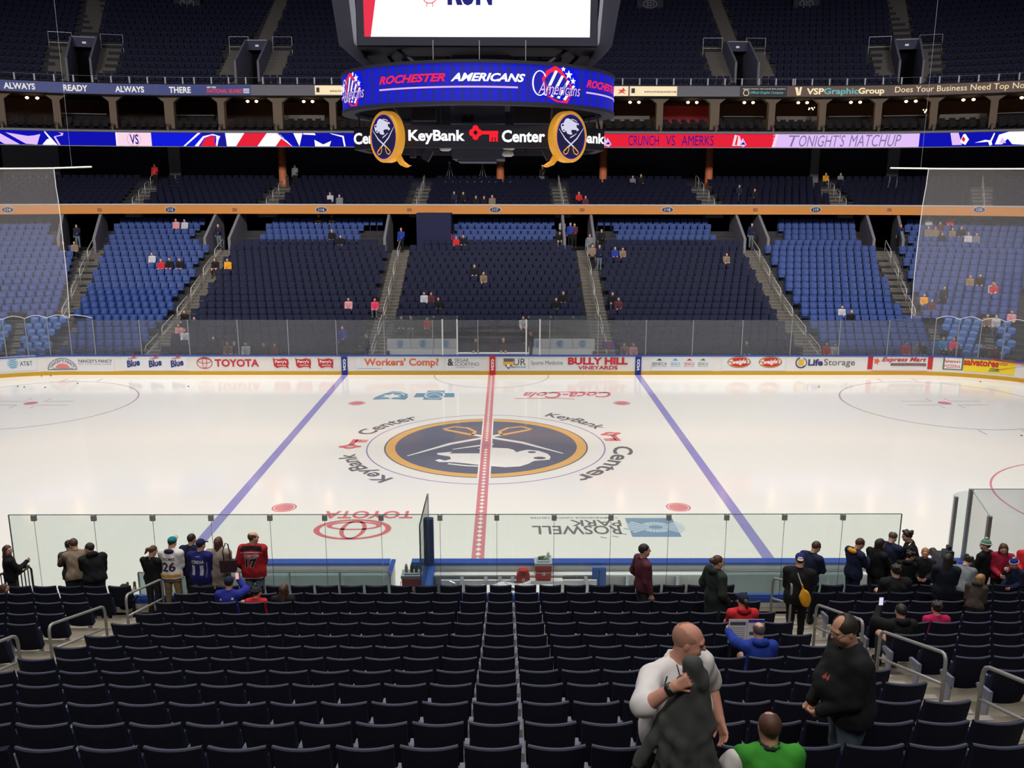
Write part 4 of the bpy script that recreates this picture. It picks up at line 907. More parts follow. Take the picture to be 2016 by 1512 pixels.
RAWU = Raw(); RAWU.box((-.2, -.02, .42), (.2, .04, .86), 0, Matrix.Shear('XZ', 4, (0, 0))); RAWU.box((-.2, -.16, .4), (.2, -.04, .68), 0)
for j in range(20):
    hol = [(a, b) for a, b, k0, k1 in ust if k0 <= j < k1]
    for a, b in cuts(-E_L+3, E_L-3, hol):
        c = adv(a, .05+.26*(j % 2), UD[j])
        while adv(c, .52, UD[j]) < b:
            x, y, r = oval(adv(c, .26, UD[j]), UD[j])
            px, py, _w = proj((x, y, UT[j]))
            if -200 < px < 2200 and py > -60: REST.put(RAWU, (x, y, UF[j]), r, NAVY)
            c = adv(c, .52, UD[j])
mb = MB(); g = empty('guard_rail', (0, 0, 0), 'row of short pale posts with thin cable along the front of the upper tier', 'railing'); n_ = 0
cs = row_cs(-(XC+30), XC+30, AD_D+.3, 1.25)
for c in cs:
    x, y, r = oval(c, AD_D+.3); px, py, _ = proj((x, y, az1+.5))
    if -40 < px < 2056: mb = MB(); mb.box((-.05, -.03, az1), (.05, .03, az1+.55), M_POST if 0 else mat('post_pale', (.45, .46, .5), .5)); o = mb.obj('post', g); o.location = (x, y, 0); o.rotation_euler = (0, 0, r)
MB().tube([(*oval(c, AD_D+.3)[:2], az1+.53) for c in cs], .012, M_POST, 4).obj('cable', g)
OVM = mat('sign_outline', (.30, .30, .36), .6)
for px, py, s in ((368, 7, '318'), (1280, 8, '321'), (1588, 7, '322')):
    p = at(px, py, y=46); mb = MB(); f = lambda u, v, k=0: (p.x+u, 46-.01*k, p.z+v)
    mb.box((p.x-1.1, 46.02, p.z-.45), (p.x+1.1, 46.12, p.z+.45), mat('fascia_dark', (.03, .03, .045), .7)); ring(mb, f, 0, 0, .60, .33, .05, OVM, 32); put_text(mb, s, lambda u, v: f(u, v, 1), -.32, -.18, .32, .18, OVM, .0)
    mb.tube([(p.x, 46.07, p.z+.4), (p.x, 46.07, 33.9)], .03, M_POST, 5); mb.obj('section_sign', label='oval outlined sign reading %s, %s' % (s, {'318': 'left of the scoreboard', '321': 'just right of the scoreboard', '322': 'far right of the scoreboard'}[s]), cat='sign')
DR = mat('roof_dark', (.012, .013, .03), .9, spec=.1)
mb = MB(); mb.box((-75, -50, 34), (75, 62, 34.3), DR); mb.obj('ceiling', kind='structure')
mb = MB(); oband(mb, -(XC+88), XC+88, 44, 44.4, 0, 34, DR, 4); mb.obj('wall_back', kind='structure')
# ================================================================== the hanging scoreboard
S_MET = mat('score_metal', srgb(62, 62, 78), .6, .3, noise=.08); S_MET2 = mat('score_metal_dark', srgb(30, 31, 44), .7); S_PAN = mat('score_panel', srgb(72, 76, 92), .6)
SBX, SBY = -.12, 0.0
sb = empty('scoreboard', (0, 0, 0), 'large scoreboard hanging over centre ice with a bright screen, curved blue display and name sign', 'scoreboard')
a = at(713, 0, y=-3.6); b = at(1163, 0, y=-3.6); c = at(1158, 76, y=-3.6); d = at(722, 70, y=-3.6)
X0, X1, Z0 = (a.x+d.x)/2-.02, (b.x+c.x)/2+.02, (c.z+d.z)/2; Z1 = Z0+4.6
mb = MB(); mb.box((X0-.25, -3.55, Z0-.3), (X1+.25, 3.55, Z1+.3), S_MET2); mb.box((X0-.22, -3.62, Z0-.25), (X1+.22, -3.5, Z0), S_MET); mb.box((X0-.22, -3.62, Z1), (X1+.22, -3.5, Z1+.25), S_MET)
mb.box((X0-.22, -3.62, Z0), (X0, -3.5, Z1), S_MET); mb.box((X1, -3.62, Z0), (X1+.22, -3.5, Z1), S_MET); mb.obj('screen_housing', sb)
SCW = screen('screen_white', (1.0, 1.0, 1.0), 1.6); SCR = screen('screen_red', srgb(226, 50, 76), 1.1); SCN = screen('screen_navy', srgb(36, 38, 120), 1.0)
def scr(u, v, k=0): return (u, -3.6-.008*k, v)
mb = MB(); mb.add([scr(X0, Z0), scr(X1, Z0), scr(X1, Z1), scr(X0, Z1)], [(0, 1, 2, 3)], SCW)
e0 = at(730, 71, y=-3.6); e1 = at(739, 0, y=-3.6); sl = (e1.x-e0.x)/(e1.z-e0.z)
mb.add([scr(X0, Z0, 1), scr(e0.x, Z0, 1), scr(e0.x+sl*4.6, Z1, 1), scr(X0, Z1, 1)], [(0, 1, 2, 3)], SCR)
l = at(881, 11, y=-3.6); r_ = at(969, 12, y=-3.6); put_text(mb, 'RUN', lambda u, v: scr(u, v, 1), l.x, l.z, r_.x, l.z+1.1, SCN, .06)
cx = at(846, 0, y=-3.6); ring(mb, lambda u, v: scr(u, v, 1), cx.x, cx.z+.13, .24, .24, .03, SCR, 24)
for s in (-.09, .09): stroke(mb, lambda u, v: scr(u, v, 1), [(cx.x+s, cx.z-.08), (cx.x+s, cx.z-.2)], .025, SCR)
PG = screen('screen_pale', (.86, .86, .86), 1.5)
stroke(mb, lambda u, v: scr(u, v, 1), [(at(789, 71, y=-3.6).x, Z0), (at(796, 0, y=-3.6).x, Z1-2)], .02, PG); stroke(mb, lambda u, v: scr(u, v, 1), [(at(1094, 75, y=-3.6).x, Z0), (at(1106, 0, y=-3.6).x, Z1-2)], .02, PG)
mb.obj('main_screen', sb, label='bright white screen with a red left edge and dark blue lettering')
mb = MB()
for s in (-1, 1): mb.add([(s*0+(X0-.27 if s < 0 else X1+.27), -3.2*s*-1*0-3.2, Z0), (X0-.27 if s < 0 else X1+.27, 3.2, Z0), (X0-.27 if s < 0 else X1+.27, 3.2, Z1), (X0-.27 if s < 0 else X1+.27, -3.2, Z1)], [(0, 1, 2, 3)], SCW)
mb.obj('side_screen', sb)
def slab(mb, pts, y0, y1, m):
    """a bent flat arm: outline in photo coordinates at depth y0"""
    q = [at(px, py, y=y0) for px, py in pts]; mb.prism([(p.x, p.z) for p in q], lambda u, v, t: (u, y0+t, v), y1-y0, m)
for pts, nm in (([(650, -60), (653, 0), (667, 88), (718, 133), (743, 133), (697, 86), (687, 0), (682, -60)], 'left'), ([(1228, -60), (1222, 0), (1205, 90), (1163, 134), (1146, 134), (1180, 86), (1188, 0), (1192, -60)], 'right')):
    mb = MB(); slab(mb, pts, -2.9, -1.7, S_MET); mb.obj('corner_arm', sb)
    mb = MB(); slab(mb, pts, 1.7, 2.9, S_MET); mb.obj('corner_arm', sb)
mb = MB()
RC, RR = (-.2, -.1), 4.72; RT1, RT0 = 13.28, 12.2
for s in (-1, 1):
    mb.tube([(s*3.0, -2.6, Z0), (s*1.9, -3.9, RT1)], .05, S_MET, 6); mb.tube([(s*3.4, -.6, Z0), (s*2.6, -3.4, RT1)], .06, S_MET, 6)
for x in (-1.45, -.05, 1.35): mb.tube([(x, -4.3, RT1), (x, -4.3, Z0-.2)], .015, M_ALU, 5)
for x in (-2.6, -1.9, -1.2, 1.1, 1.9, 2.6): mb.tube([(x, -1.5, Z0-.3), (x*.7, -1.2, RT1-.2)], .04, S_MET2, 5)
mb.box((-2.7, -1.6, 13.75), (2.6, -1.4, 13.85), S_MET); mb.box((-2.6, -1.2, 13.45), (2.5, -1.05, 13.52), S_PAN)
mb.box((-1.0, -2.0, RT1-.9), (.9, 1.0, Z0), S_MET2); mb.obj('inner_frame', sb)
# ring display
def rg(t, z, k=0): return (RC[0]+(RR+.006*k)*math.sin(t), RC[1]-(RR+.006*k)*math.cos(t), z)
mb = MB(); n = 96
for z0, z1, ro, ri, m in ((RT0-.1, RT0, RR+.03, RR-.4, S_MET), (RT1, RT1+.1, RR+.03, RR-.4, S_MET), (RT0, RT1, RR-.02, RR-.3, S_MET2)):
    v = []; f = []
    for i in range(n):
        t = 2*PI*i/n
        for r, z in ((ro, z0), (ri, z0), (ri, z1), (ro, z1)): v.append((RC[0]+r*math.sin(t), RC[1]-r*math.cos(t), z))
    for i in range(n):
        for j in range(4): k = (j+1) % 4; a_ = (i+1) % n; f.append((4*i+j, 4*a_+j, 4*a_+k, 4*i+k))
    mb.add(v, f, m)
mb.obj('ring_housing', sb)
def led_rays():
    m = bpy.data.materials.new('led_rays'); m.use_nodes = True; nt = m.node_tree; b = nt.nodes['Principled BSDF']; b.inputs['Base Color'].default_value = (.01, .01, .02, 1)
    tc = nt.nodes.new('ShaderNodeTexCoord'); wv = nt.nodes.new('ShaderNodeTexWave'); wv.bands_direction = 'X'; wv.inputs['Scale'].default_value = 1.1; wv.inputs['Distortion'].default_value = 1.6; wv.inputs['Detail'].default_value = 1
    rp = nt.nodes.new('ShaderNodeValToRGB'); rp.color_ramp.elements[0].color = srgb(24, 30, 140)+(1,); rp.color_ramp.elements[1].color = srgb(8, 14, 205)+(1,)
    nt.links.new(tc.outputs['Object'], wv.inputs['Vector']); nt.links.new(wv.outputs['Fac'], rp.inputs[0]); nt.links.new(rp.outputs[0], b.inputs['Emission Color']); b.inputs['Emission Strength'].default_value = 1
    return m
LR = led_rays(); v, f = grid_surface(lambda u, w: rg(2*PI*u, RT0+(RT1-RT0)*w), 120, 1); MB().add(v, f, LR).obj('ring_display', sb, label='curved blue display')
def TH(px):
    """turn of the ring where a photo column meets its front"""
    lo, hi_ = -1.5, 1.5
    for _ in range(40):
        md = (lo+hi_)/2
        if proj(rg(md, 12.8))[0] < px: lo = md
        else: hi_ = md
    return lo
def ringtext(mb, s, px0, px1, z0, z1, m, bold, shear=0, k=2):
    t0, t1 = TH(px0), TH(px1); put_text(mb, s, lambda u, v: rg(t0+(t1-t0)*u, z0+(z1-z0)*v, k), 0, 0, 1, 1, m, bold, shear)
RTX = screen('led_text_red', srgb(245, 40, 80)); RTW = screen('led_text_white', (1, 1, 1), 1.2)
for off in (0, PI):
    for k_ in (0,):
        mb = MB(); old = rg
        def rg2(t, z, k=0): return old(t+off, z, k)
        rg_ = rg; rg = rg2 if off else rg_
        t0 = TH(747) if not off else T0; t1 = TH(877) if not off else T1; 
        if not off: T0, T1, T2, T3, T4, T5 = TH(747), TH(877), TH(887), TH(1034), TH(1045), TH(1140)
        for s, a_, b_, m in (('ROCHESTER', T0, T1, RTX), ('AMERICANS', T2, T3, RTW)): put_text(mb, s, lambda u, v: rg(a_+(b_-a_)*u, 12.76+.24*v, 2), 0, 0, 1, 1, m, .035, .35)
        v, f = grid_surface(lambda u, w: rg(T0+(T3-.05-T0)*u, 12.58+.05*w, 2), 30, 1); mb.add(v, f, S_LIL)
        mb.obj('display_lettering', sb, label='red and white team lettering')
        for A0, A1 in ((T4, T5), (T4-PI/2-.03, T5-PI/2-.03)):
            mb = MB()
            def h(u, v, k=0): return rg(A0+(A1-A0)*u, RT0+.02+(RT1-RT0)*1.0*v, k)
            shield = [(.3, .84), (.48, 1.0), (.9, .93), (.92, .82), (.86, .6), (.75, .3), (.72, .0), (.46, .03), (.22, .2), (.28, .5), (.22, .7)]
            put_poly(mb, [(u, v) for u, v in [(.2, .62), (.28, .84), (.46, 1.0), (.58, .9), (.84, .45), (.8, .2), (.72, 0), (.48, .02), (.28, .18), (.24, .4)]], lambda u, v: h(u, v, 2), RTX)
            for q in range(4):
                x = .36+.13*q; stroke(mb, lambda u, v: h(u, v, 3), [(x-.1, .18-.03*q+.0), (x+.12, .86-.12*q)], .055, RTW)
            put_poly(mb, [(.56, .98), (.9, .95), (.88, .85), (.97, .75), (.97, .5), (.86, .42), (.7, .7)], lambda u, v: h(u, v, 2), S_BLUE2)
            for cx_, cy_, r_s in ((.62, .92, .07), (.74, .78, .12), (.84, .62, .09)): put_poly(mb, [(cx_+(p[0])*.75, cy_+p[1]*1.1) for p in star(0, 0, r_s)], lambda u, v: h(u, v, 4), RTW)
            put_text(mb, 'Americans', lambda u, v: h(u, v, 5), .12, .2, 1.02, .55, S_NAVY, .05, .3); put_text(mb, 'Americans', lambda u, v: h(u, v, 6), .125, .21, 1.01, .54, S_LIL, .0, .3)
            ring(mb, lambda u, v: h(u, v, 4), .16, .5, .14, .34, .025, RTW, 28, .6, 5.6); stroke(mb, lambda u, v: h(u, v, 4), [(.18, .17), (.5, .2), (.84, .14), (.98, .26)], .03, S_BLUE2)
            mb.obj('display_badge', sb, label='striped shield badge with stars and script')
        rg = rg_
# second copies of the lettering a quarter turn round
for q in (1, -1):
    mb = MB(); o1 = q*(T0+PI/2+.02 if 0 else (TH(1154)-T0)) if q > 0 else -(TH(1154)-T0)
    for s, a_, b_, m in (('ROCHESTER', T0+o1, T1+o1, RTX), ('AMERICANS', T2+o1, T3+o1, RTW)): put_text(mb, s, lambda u, v: rg(a_+(b_-a_)*u, 12.76+.24*v, 2), 0, 0, 1, 1, m, .035, .35)
    v, f = grid_surface(lambda u, w: rg(T0+o1+(T3-.05-T0)*u, 12.58+.05*w, 2), 30, 1); mb.add(v, f, S_LIL)
    mb.obj('display_lettering', sb)
# lower name sign: an eight sided band with discs at the corners
SY = -3.3; zA, zB = at(945, 291, y=SY).z, at(945, 246, y=SY).z; xl = at(790, 268, y=SY).x; xr = at(1090, 268, y=SY).x
SGB = mat('sign_band', (.015, .015, .03), .5); KW = screen('sign_letters', (1, 1, 1), 1.3); KR = screen('sign_key', srgb(238, 32, 46), 1.1)
corners = [(xl, SY), (xr, SY), (4.1, -1.5), (4.1, 1.5), (xr, -SY), (xl, -SY), (-4.4, 1.5), (-4.4, -1.5)]
mb = MB(); v = []; f = []
for x, y in corners: v += [(x, y, zA), (x*.93, y*.93, zA), (x*.93, y*.93, zB), (x, y, zB)]
for i in range(8):
    for j in range(4): k = (j+1) % 4; a_ = (i+1) % 8; f.append((4*i+j, 4*a_+j, 4*a_+k, 4*i+k))
mb.add(v, f, SGB); mb.obj('name_band', sb, label='black band carrying the arena name')
def face(p, q, k=.012):
    L = math.hypot(q[0]-p[0], q[1]-p[1]); dx, dy = (q[0]-p[0])/L, (q[1]-p[1])/L
    return lambda s, z, kk=0: (p[0]+dx*s+dy*(k+kk*.008), p[1]+dy*s-dx*(k+kk*.008), z), L
mb = MB(); g, L = face(corners[0], corners[1]); u = lambda px: at(px, 268, y=SY-.012).x-xl; zz = lambda py: at(945, py, y=SY).z
put_text(mb, 'KeyBank', g, u(804), zz(284), u(915), zz(256), KW, .028); put_text(mb, 'Center', g, u(988), zz(280), u(1073), zz(256), KW, .028)
ks = (u(982)-u(921))/3.4; key(mb, lambda a_, b_, k=0: g(u(921)+a_*ks, zz(281)+b_*ks*1.12, k), KR, SGB); mb.obj('name_lettering', sb, label='white arena name with a red key')
for i in (7, 1, 2, 6, 4):
    p, q = corners[i], corners[(i+1) % 8]; mb = MB(); g, L = face(p, q); a_ = .1*L; b_ = .9*L; w_ = b_-a_
    if i == 7: put_text(mb, 'Center', g, L*.0, zz(280), L*.8, zz(256), KW, .028)
    elif i == 1: put_text(mb, 'KeyBank', g, L*.15, zz(284), L*1.0, zz(256), KW, .028)
    else: put_text(mb, 'KeyBank', g, a_, zz(284), a_+w_*.42, zz(256), KW, .028); put_text(mb, 'Center', g, a_+w_*.68, zz(280), b_, zz(256), KW, .028)
    if i in (7, 1): mb.obj('name_lettering', sb); continue
    s_ = w_*.22/3.4; key(mb, lambda a2, b2, k=0: g(a_+w_*.44+a2*s_, zz(279)+b2*s_, k), KR, SGB); mb.obj('name_lettering', sb)
GOLDM = mat('disc_gold', srgb(222, 158, 52), .45, emit=srgb(226, 160, 52), es=.45); D_NV = screen('disc_navy', srgb(34, 30, 66)); D_WH = screen('disc_white', srgb(214, 212, 236)); D_BL = screen('disc_blue', srgb(40, 16, 150)); D_GO = screen('disc_gold_lit', srgb(236, 176, 66))
for px, yaw, s, nm in ((763, -48, -1, 'left'), (1117, 45, 1, 'right')):
    c = at(px, 270, y=SY-.15); R_ = .79; ang = math.radians(yaw); n3 = Vector((math.sin(ang), -math.cos(ang), 0)); t3 = Vector((math.cos(ang), math.sin(ang), 0)); z3 = Vector((0, 0, 1))
    P = lambda u, v, k: c+t3*(u*R_*.86)+z3*(v*R_*.86)+n3*(.14+.006*(k+1))
    dsc = empty('badge_disc', c, None, None); dsc.parent = sb; dsc['label'] = '%s round gold rimmed badge with a white buffalo over crossed swords' % nm
    mb = MB(); v = []; f = []; N = 48
    for i in range(N):
        t = 2*PI*i/N; cu, sv = math.cos(t), math.sin(t)
        for r, dd in ((R_, -.12), (R_, .14), (R_*.95, .17), (R_*.86, .16), (R_*.86, .1), (0.01, .1), (.01, -.12)): v.append(c+t3*cu*r+z3*sv*r+n3*dd-Vector(c))
    for i in range(N):
        for j in range(6): k = (i+1) % N; f.append((7*i+j, 7*k+j, 7*k+j+1, 7*i+j+1))
    mb.add(v, f, GOLDM); mb.obj('rim', dsc, smooth=False)
    mb = MB(); crest(mb, lambda u, v, k: P(u, v, k-1.5+2)-Vector(c), D_WH, D_GO, D_NV, D_BL); mb.obj('badge_face', dsc)
    mb = MB(); q = [(.45, -.72), (.62, -.68), (.85, -.95), (1.2, -1.12), (1.35, -1.12), (1.1, -1.2), (.75, -1.1), (.5, -.9)]
    mb.prism([(u*R_*-s, v*R_) for u, v in q], lambda u, v, t: t3*u+z3*v+n3*(-.15+t), .12, GOLDM); mb.obj('tail', dsc)
# things under the ring: grey panels, loudspeakers and round lamps
mb = MB(); p0 = at(887, 243, y=-1.5); p1 = at(994, 215, y=-1.5); mb.box((p0.x, -1.5, p0.z), (p1.x, 1.4, p1.z+.6), S_PAN); p0 = at(890, 313, y=-1.5); p1 = at(994, 291, y=-1.5); mb.box((p0.x, -1.5, p0.z), (p1.x, 1.2, p1.z+.1), S_PAN)
p0 = at(900, 318, y=-1.5); mb.box((p0.x, -1.4, p0.z), (p1.x-.3, 1.0, p0.z+.3), S_PAN); p = at(910, 238, y=-1.55); mb.box((p.x, -1.6, p.z-.05), (p.x+.38, -1.5, p.z+.1), S_MET2); mb.obj('centre_cabinet', sb)
for px, py, w_, h_, nm in ((1050, 227, 1.3, .55, 0), (835, 226, .8, .4, 0), (813, 300, .18, .35, 0), (842, 305, .25, .4, 1), (1078, 302, .28, .4, -1), (1107, 300, .2, .35, 0)):
    p = at(px, py, y=-2.2); mb = MB(); mt = Matrix.Rotation(nm*.5, 4, 'Y'); mb.box((-w_/2, -.2, -h_/2), (w_/2, .25, h_/2), S_MET, mt); mb.box((-w_/2+.03, -.215, -h_/2+.03), (w_/2-.03, -.2, h_/2-.03), S_MET2, mt); o = mb.obj('loudspeaker', sb); o.location = p
for px, py, s in ((877, 292, 1), (1002, 291, 1), (1000, 303, 1), (887, 269+22, 0)):
    if not s: continue
    p = at(px, py, y=-1.9); MB().lathe([(.05, .1), (.16, .08), (.2, 0), (.19, -.05), (.12, -.09)], (0, 0, 0), mat('lamp_shell', (.6, .6, .58), .5), 14).obj('hanging_lamp', sb, smooth=True).location = p
mb = MB()
for x in (-3, -1, 1, 3):
    for y in (-2.5, 2.5): mb.tube([(x, y, Z1), (x, y, 34)], .04, S_MET, 5)
mb.box((-2.6, -1.9, zB-.1), (2.4, -1.7, zB), S_MET2); mb.box((-2.8, 1.7, RT0-.3), (2.6, 1.9, RT0), S_MET2)
for x, y in ((-1.6, -1.2), (1.5, -1.2), (-1.6, 1.2), (1.5, 1.2)): mb.tube([(x, y, zA), (x, y, RT0+.3)], .07, S_MET2, 6)
for x, y in corners: mb.tube([(x*.96, y*.96, zB), (RC[0]+RR*.9*x/math.hypot(x, y), RC[1]+RR*.9*y/math.hypot(x, y), RT0)], .035, S_MET, 5)
mb.obj('suspension', sb)
# ================================================================== near side: boards, benches, glass
GY = -15.2
def nb(mb, x0, x1): mb.box((x0, -13.07, .02), (x1, -12.95, 1.0), B_WHITE)
nbx = [(-28, -13.2), (at(356, 1103, y=-12.95).x, at(768, 1103, y=-12.95).x), (at(812, 1103, y=-12.95).x, 21.0)]
for i, (x0, x1) in enumerate(nbx):
    mb = MB(); nb(mb, x0, x1); o = mb.obj('bench_boards', label=['white boards section at the far left of the near side', 'white boards with blue cap in front of the left bench, ending at an open gate', 'white boards with blue cap in front of the right bench, from the open gate rightwards'][i], cat='rink boards')
    MB().box((x0-.01, -13.16, 1.0), (x1+.01, -12.9, 1.06), B_BLUE).obj('cap_rail', o, label='blue cap rail'); MB().box((x0, -12.945, 0), (x1, -12.93, .2), B_YEL).obj('kick_plate', o)
    mb = MB(); mb.box((x0, -13.35, .80), (x1, -13.07, .84), A_W); mb.box((x0, -13.12, .84), (x1, -13.08, .98), mat('shelf_grey', (.55, .56, .54), .6)); mb.obj('bench_shelf', o)
    mb = MB()
    x = x0+.3
    while x < x1: mb.box((x, -13.3, .02), (x+.07, -13.07, .8), M_ALU); x += 1.18
    mb.obj('bracket', o)
mb = MB(); mb.box((-28, -15.35, -.02), (21, -12.95, .28), mat('bench_floor', (.66, .68, .66), .8, noise=.1)); mb.obj('floor_benches', kind='structure')
# low wall and tall glass behind the benches
gx0, gx1 = at(17, 1090, y=GY).x+.03, at(1775, 1100, y=GY).x
WSILL = mat('wall_white', (.62, .62, .60), .6); 
mb = MB(); mb.box((-20, GY-.12, .25), (gx1+.6, GY+.08, 1.14), WSILL); lw = mb.obj('wall_bench', kind='structure')
MB().box((at(262, 1170, y=GY).x, GY-.13, 1.14), (gx1+.6, GY+.09, 1.24), B_BLUE).obj('trim_blue', lw)
gt = empty('bench_glass', (0, 0, 0), 'tall greenish glass panes clipped together behind the players benches', 'glass wall')
gp = [17, 66, 184, 300, 415, 531, 639, 750, 866, 978, 1091, 1203, 1317, 1431, 1545, 1660, 1775]
gxs = [at(p, 1016, y=GY).x for p in gp]
CLIPM = mat('glass_clip', (.30, .31, .30), .4, .5); EDGE = mat('glass_edge', (.20, .28, .26), .3); JOINT = glass_mat('glass_joint', (.55, .6, .58), .3, (.4, .45, .43))
for i in range(len(gxs)-1):
    mb = MB(); mb.box((gxs[i]+.006, GY-.007, 1.24), (gxs[i+1]-.006, GY+.007, 3.06), G_NEAR); o = mb.obj('glass_pane', gt)
    MB().box((gxs[i]+.006, GY-.009, 3.055), (gxs[i+1]-.006, GY+.009, 3.068), EDGE).obj('pane_edge', o)
CLIPL = mat('clip_grey', (.42, .44, .42), .5)
for x in gxs[1:-1]: MB().box((x-.05, GY-.03, 2.93), (x+.05, GY+.03, 3.05), CLIPL).obj('clip', gt)
for x in gxs[1:-1]: MB().box((x-.005, GY-.006, 1.24), (x+.005, GY+.006, 2.93), JOINT).obj('joint', gt)
MB().box((gxs[0]-.01, GY-.01, 1.24), (gxs[0]+.008, GY+.01, 3.06), EDGE).obj('end_edge', gt); MB().box((gxs[-1]-.008, GY-.01, 1.24), (gxs[-1]+.01, GY+.01, 3.06), EDGE).obj('end_edge', gt)
# lower tinted screens inside the benches
y2 = -14.55; z2 = at(500, 1127, y=y2).z
for a, b, nm in ((272, 768, 'left bench'), (1405, 1672, 'right bench')):
    xa, xb = at(a, 1127, y=y2).x, at(b, 1127, y=y2).x; e = empty('bench_screen', (0, 0, 0), 'low teal tinted glass screen along the back of the %s' % nm, 'glass screen')
    n_ = max(2, round((xb-xa)/1.2))
    for k in range(n_): MB().box((xa+(xb-xa)*k/n_+.01, y2-.006, .28), (xa+(xb-xa)*(k+1)/n_-.01, y2+.006, z2), G_TEAL).obj('glass_pane', e)
    for k in range(n_+1): x = xa+(xb-xa)*k/n_; MB().box((x-.012, y2-.02, .28), (x+.012, y2+.02, z2), M_ALU if k % 2 else CLIPM).obj('post', e)
    MB().box((xa, y2-.012, z2), (xb, y2+.012, z2+.015), EDGE).obj('top_edge', e)
# blue padded partition between the benches
P_BLUE = mat('pad_blue', srgb(34, 58, 112), .6, noise=.1); P_BLUE2 = mat('gate_blue', srgb(58, 104, 190), .5)
xp = at(842, 1080, y=-13.3).x
e = empty('bench_divider', (xp, -14.0, .28), 'blue padded post with a tall glass pane dividing the two benches', 'divider')
zt_ = at(838, 974, y=-13.1).z
mb = MB(); mb.box((-.016, -.95, .75), (.016, .95, zt_-.28), G_NEAR); mb.obj('glass_pane', e)
mb = MB(); mb.tube([(0, .95, .75), (0, .95, zt_-.28)], .016, CLIPM, 6); mb.tube([(0, -.95, .75), (0, -.95, zt_-.4)], .012, CLIPM, 6); mb.tube([(0, -.95, zt_-.4), (0, .95, zt_-.28)], .012, CLIPM, 6); mb.obj('glass_frame', e)
zp = at(842, 1020, y=-13.1).z-.28
mb = MB()
for s in (-1, 1): mb.prism([(.02, 0), (.13, 0), (.13, .12), (.10, .17), (.02, .17)], lambda a_, b_, t, s=s: (s*a_, .8+b_, .8+t), zp-.8, P_BLUE)
mb.obj('pad', e, label='dark blue padding'); MB().box((-.02, .78, .8), (.02, .98, zt_-.28), M_POST).obj('steel_post', e)
mb = MB(); mb.box((-.14, -.9, 0), (.14, .9, .72), P_BLUE2); mb.obj('base_panel', e, label='bright blue lower panel')
# open gate
xg = at(770, 1110, y=-13).x
mb = MB(); mb.box((0, -.75, 0), (.07, .06, .98), B_WHITE); mb.box((-.01, -.77, .98), (.09, .07, 1.04), B_BLUE); g = mb.obj('bench_gate', label='white bench gate with grey edge standing open left of the blue divider', cat='gate'); g.location = (xg+.02, -13.05, .04)
MB().box((-.035, -.6, .3), (0, -.5, .5), CLIPM).obj('latch', g)
mb = MB(); mb.box((0, 0, 0), (.30, .12, .95), P_BLUE2); o = mb.obj('gate_pad', label='short blue padded panel beside the gate opening, left of the divider', cat='pad'); o.location = (at(812, 1120, y=-13.3).x, -13.5, .28)
xg2 = at(1178, 1110, y=-13.2).x
mb = MB(); mb.box((-.16, 0, -.55), (.16, .06, .15), P_BLUE2); mb.box((-.01, -.01, -.55), (.01, 0, .1), P_BLUE); o = mb.obj('folding_gate', label='bright blue gate panel hanging from the boards between the two red coolers', cat='panel'); o.location = (xg2, -13.42, .9)
# cubby unit and cloth in the middle bench
xa, xb = at(868, 1150, y=-13.5).x, at(1175, 1150, y=-13.5).x
e = empty('equipment_rack', (xa, -13.7, .28), 'white equipment rack with grey uprights under the blue rail', 'rack'); w_ = xb-xa
mb = MB(); mb.box((0, .2, 0), (w_, .25, .5), A_W); mb.obj('back_panel', e)
mb = MB(); mb.box((.55, -.1, .16), (w_-.6, .2, .2), A_W); mb.obj('shelf', e)
for x in (.45, 1.0, 1.33, 1.62, w_-.3): MB().box((x, .0, 0), (x+.08, .25, .58), M_ALU).obj('upright', e)
for x, z in ((.55, .3), (.8, .22), (1.35, .3), (1.5, .22)): MB().tube([(x, -.05, z), (x+.14, -.02, z+.03), (x+.25, -.07, z)], .012, CLIPM, 5).obj('hook', e)
MB().tube([(.35, -.05, 0), (.33, -.05, .56), (.22, -.02, .58)], .022, M_ALU, 6).obj('bent_pipe', e)
CLO = mat('towel_cloth', (.72, .73, .72), .9)
xa, xb = at(975, 1160, y=-14.4).x, at(1045, 1160, y=-14.4).x
v, f = grid_surface(lambda u, w_: (xa+(xb-xa)*u, -14.4+.28*w_, 1.02+.05*math.sin(u*7)+.03*math.sin(w_*5+u*3)), 16, 8)
bn = MB().box((xa-.3, -14.5, .28), (xb+.5, -14.1, .96), A_W).obj('low_cabinet', label='low white cabinet in the middle bench holding a towel', cat='cabinet')
mb = MB(); mb.add(v, f, CLO); mb.add([(x, y, z-.02) for x, y, z in v], [q[::-1] for q in f], CLO)
for k in range(9): px_, py_ = xa+.06+(xb-xa-.1)*random.random(), -14.36+.2*random.random(); ring(mb, lambda u, v: (u, v, 1.09), px_, py_, .035, .02, .01, A_BLK, 10)
mb.obj('towel', smooth=True, label='white printed towel lying on the low white cabinet', cat='towel')
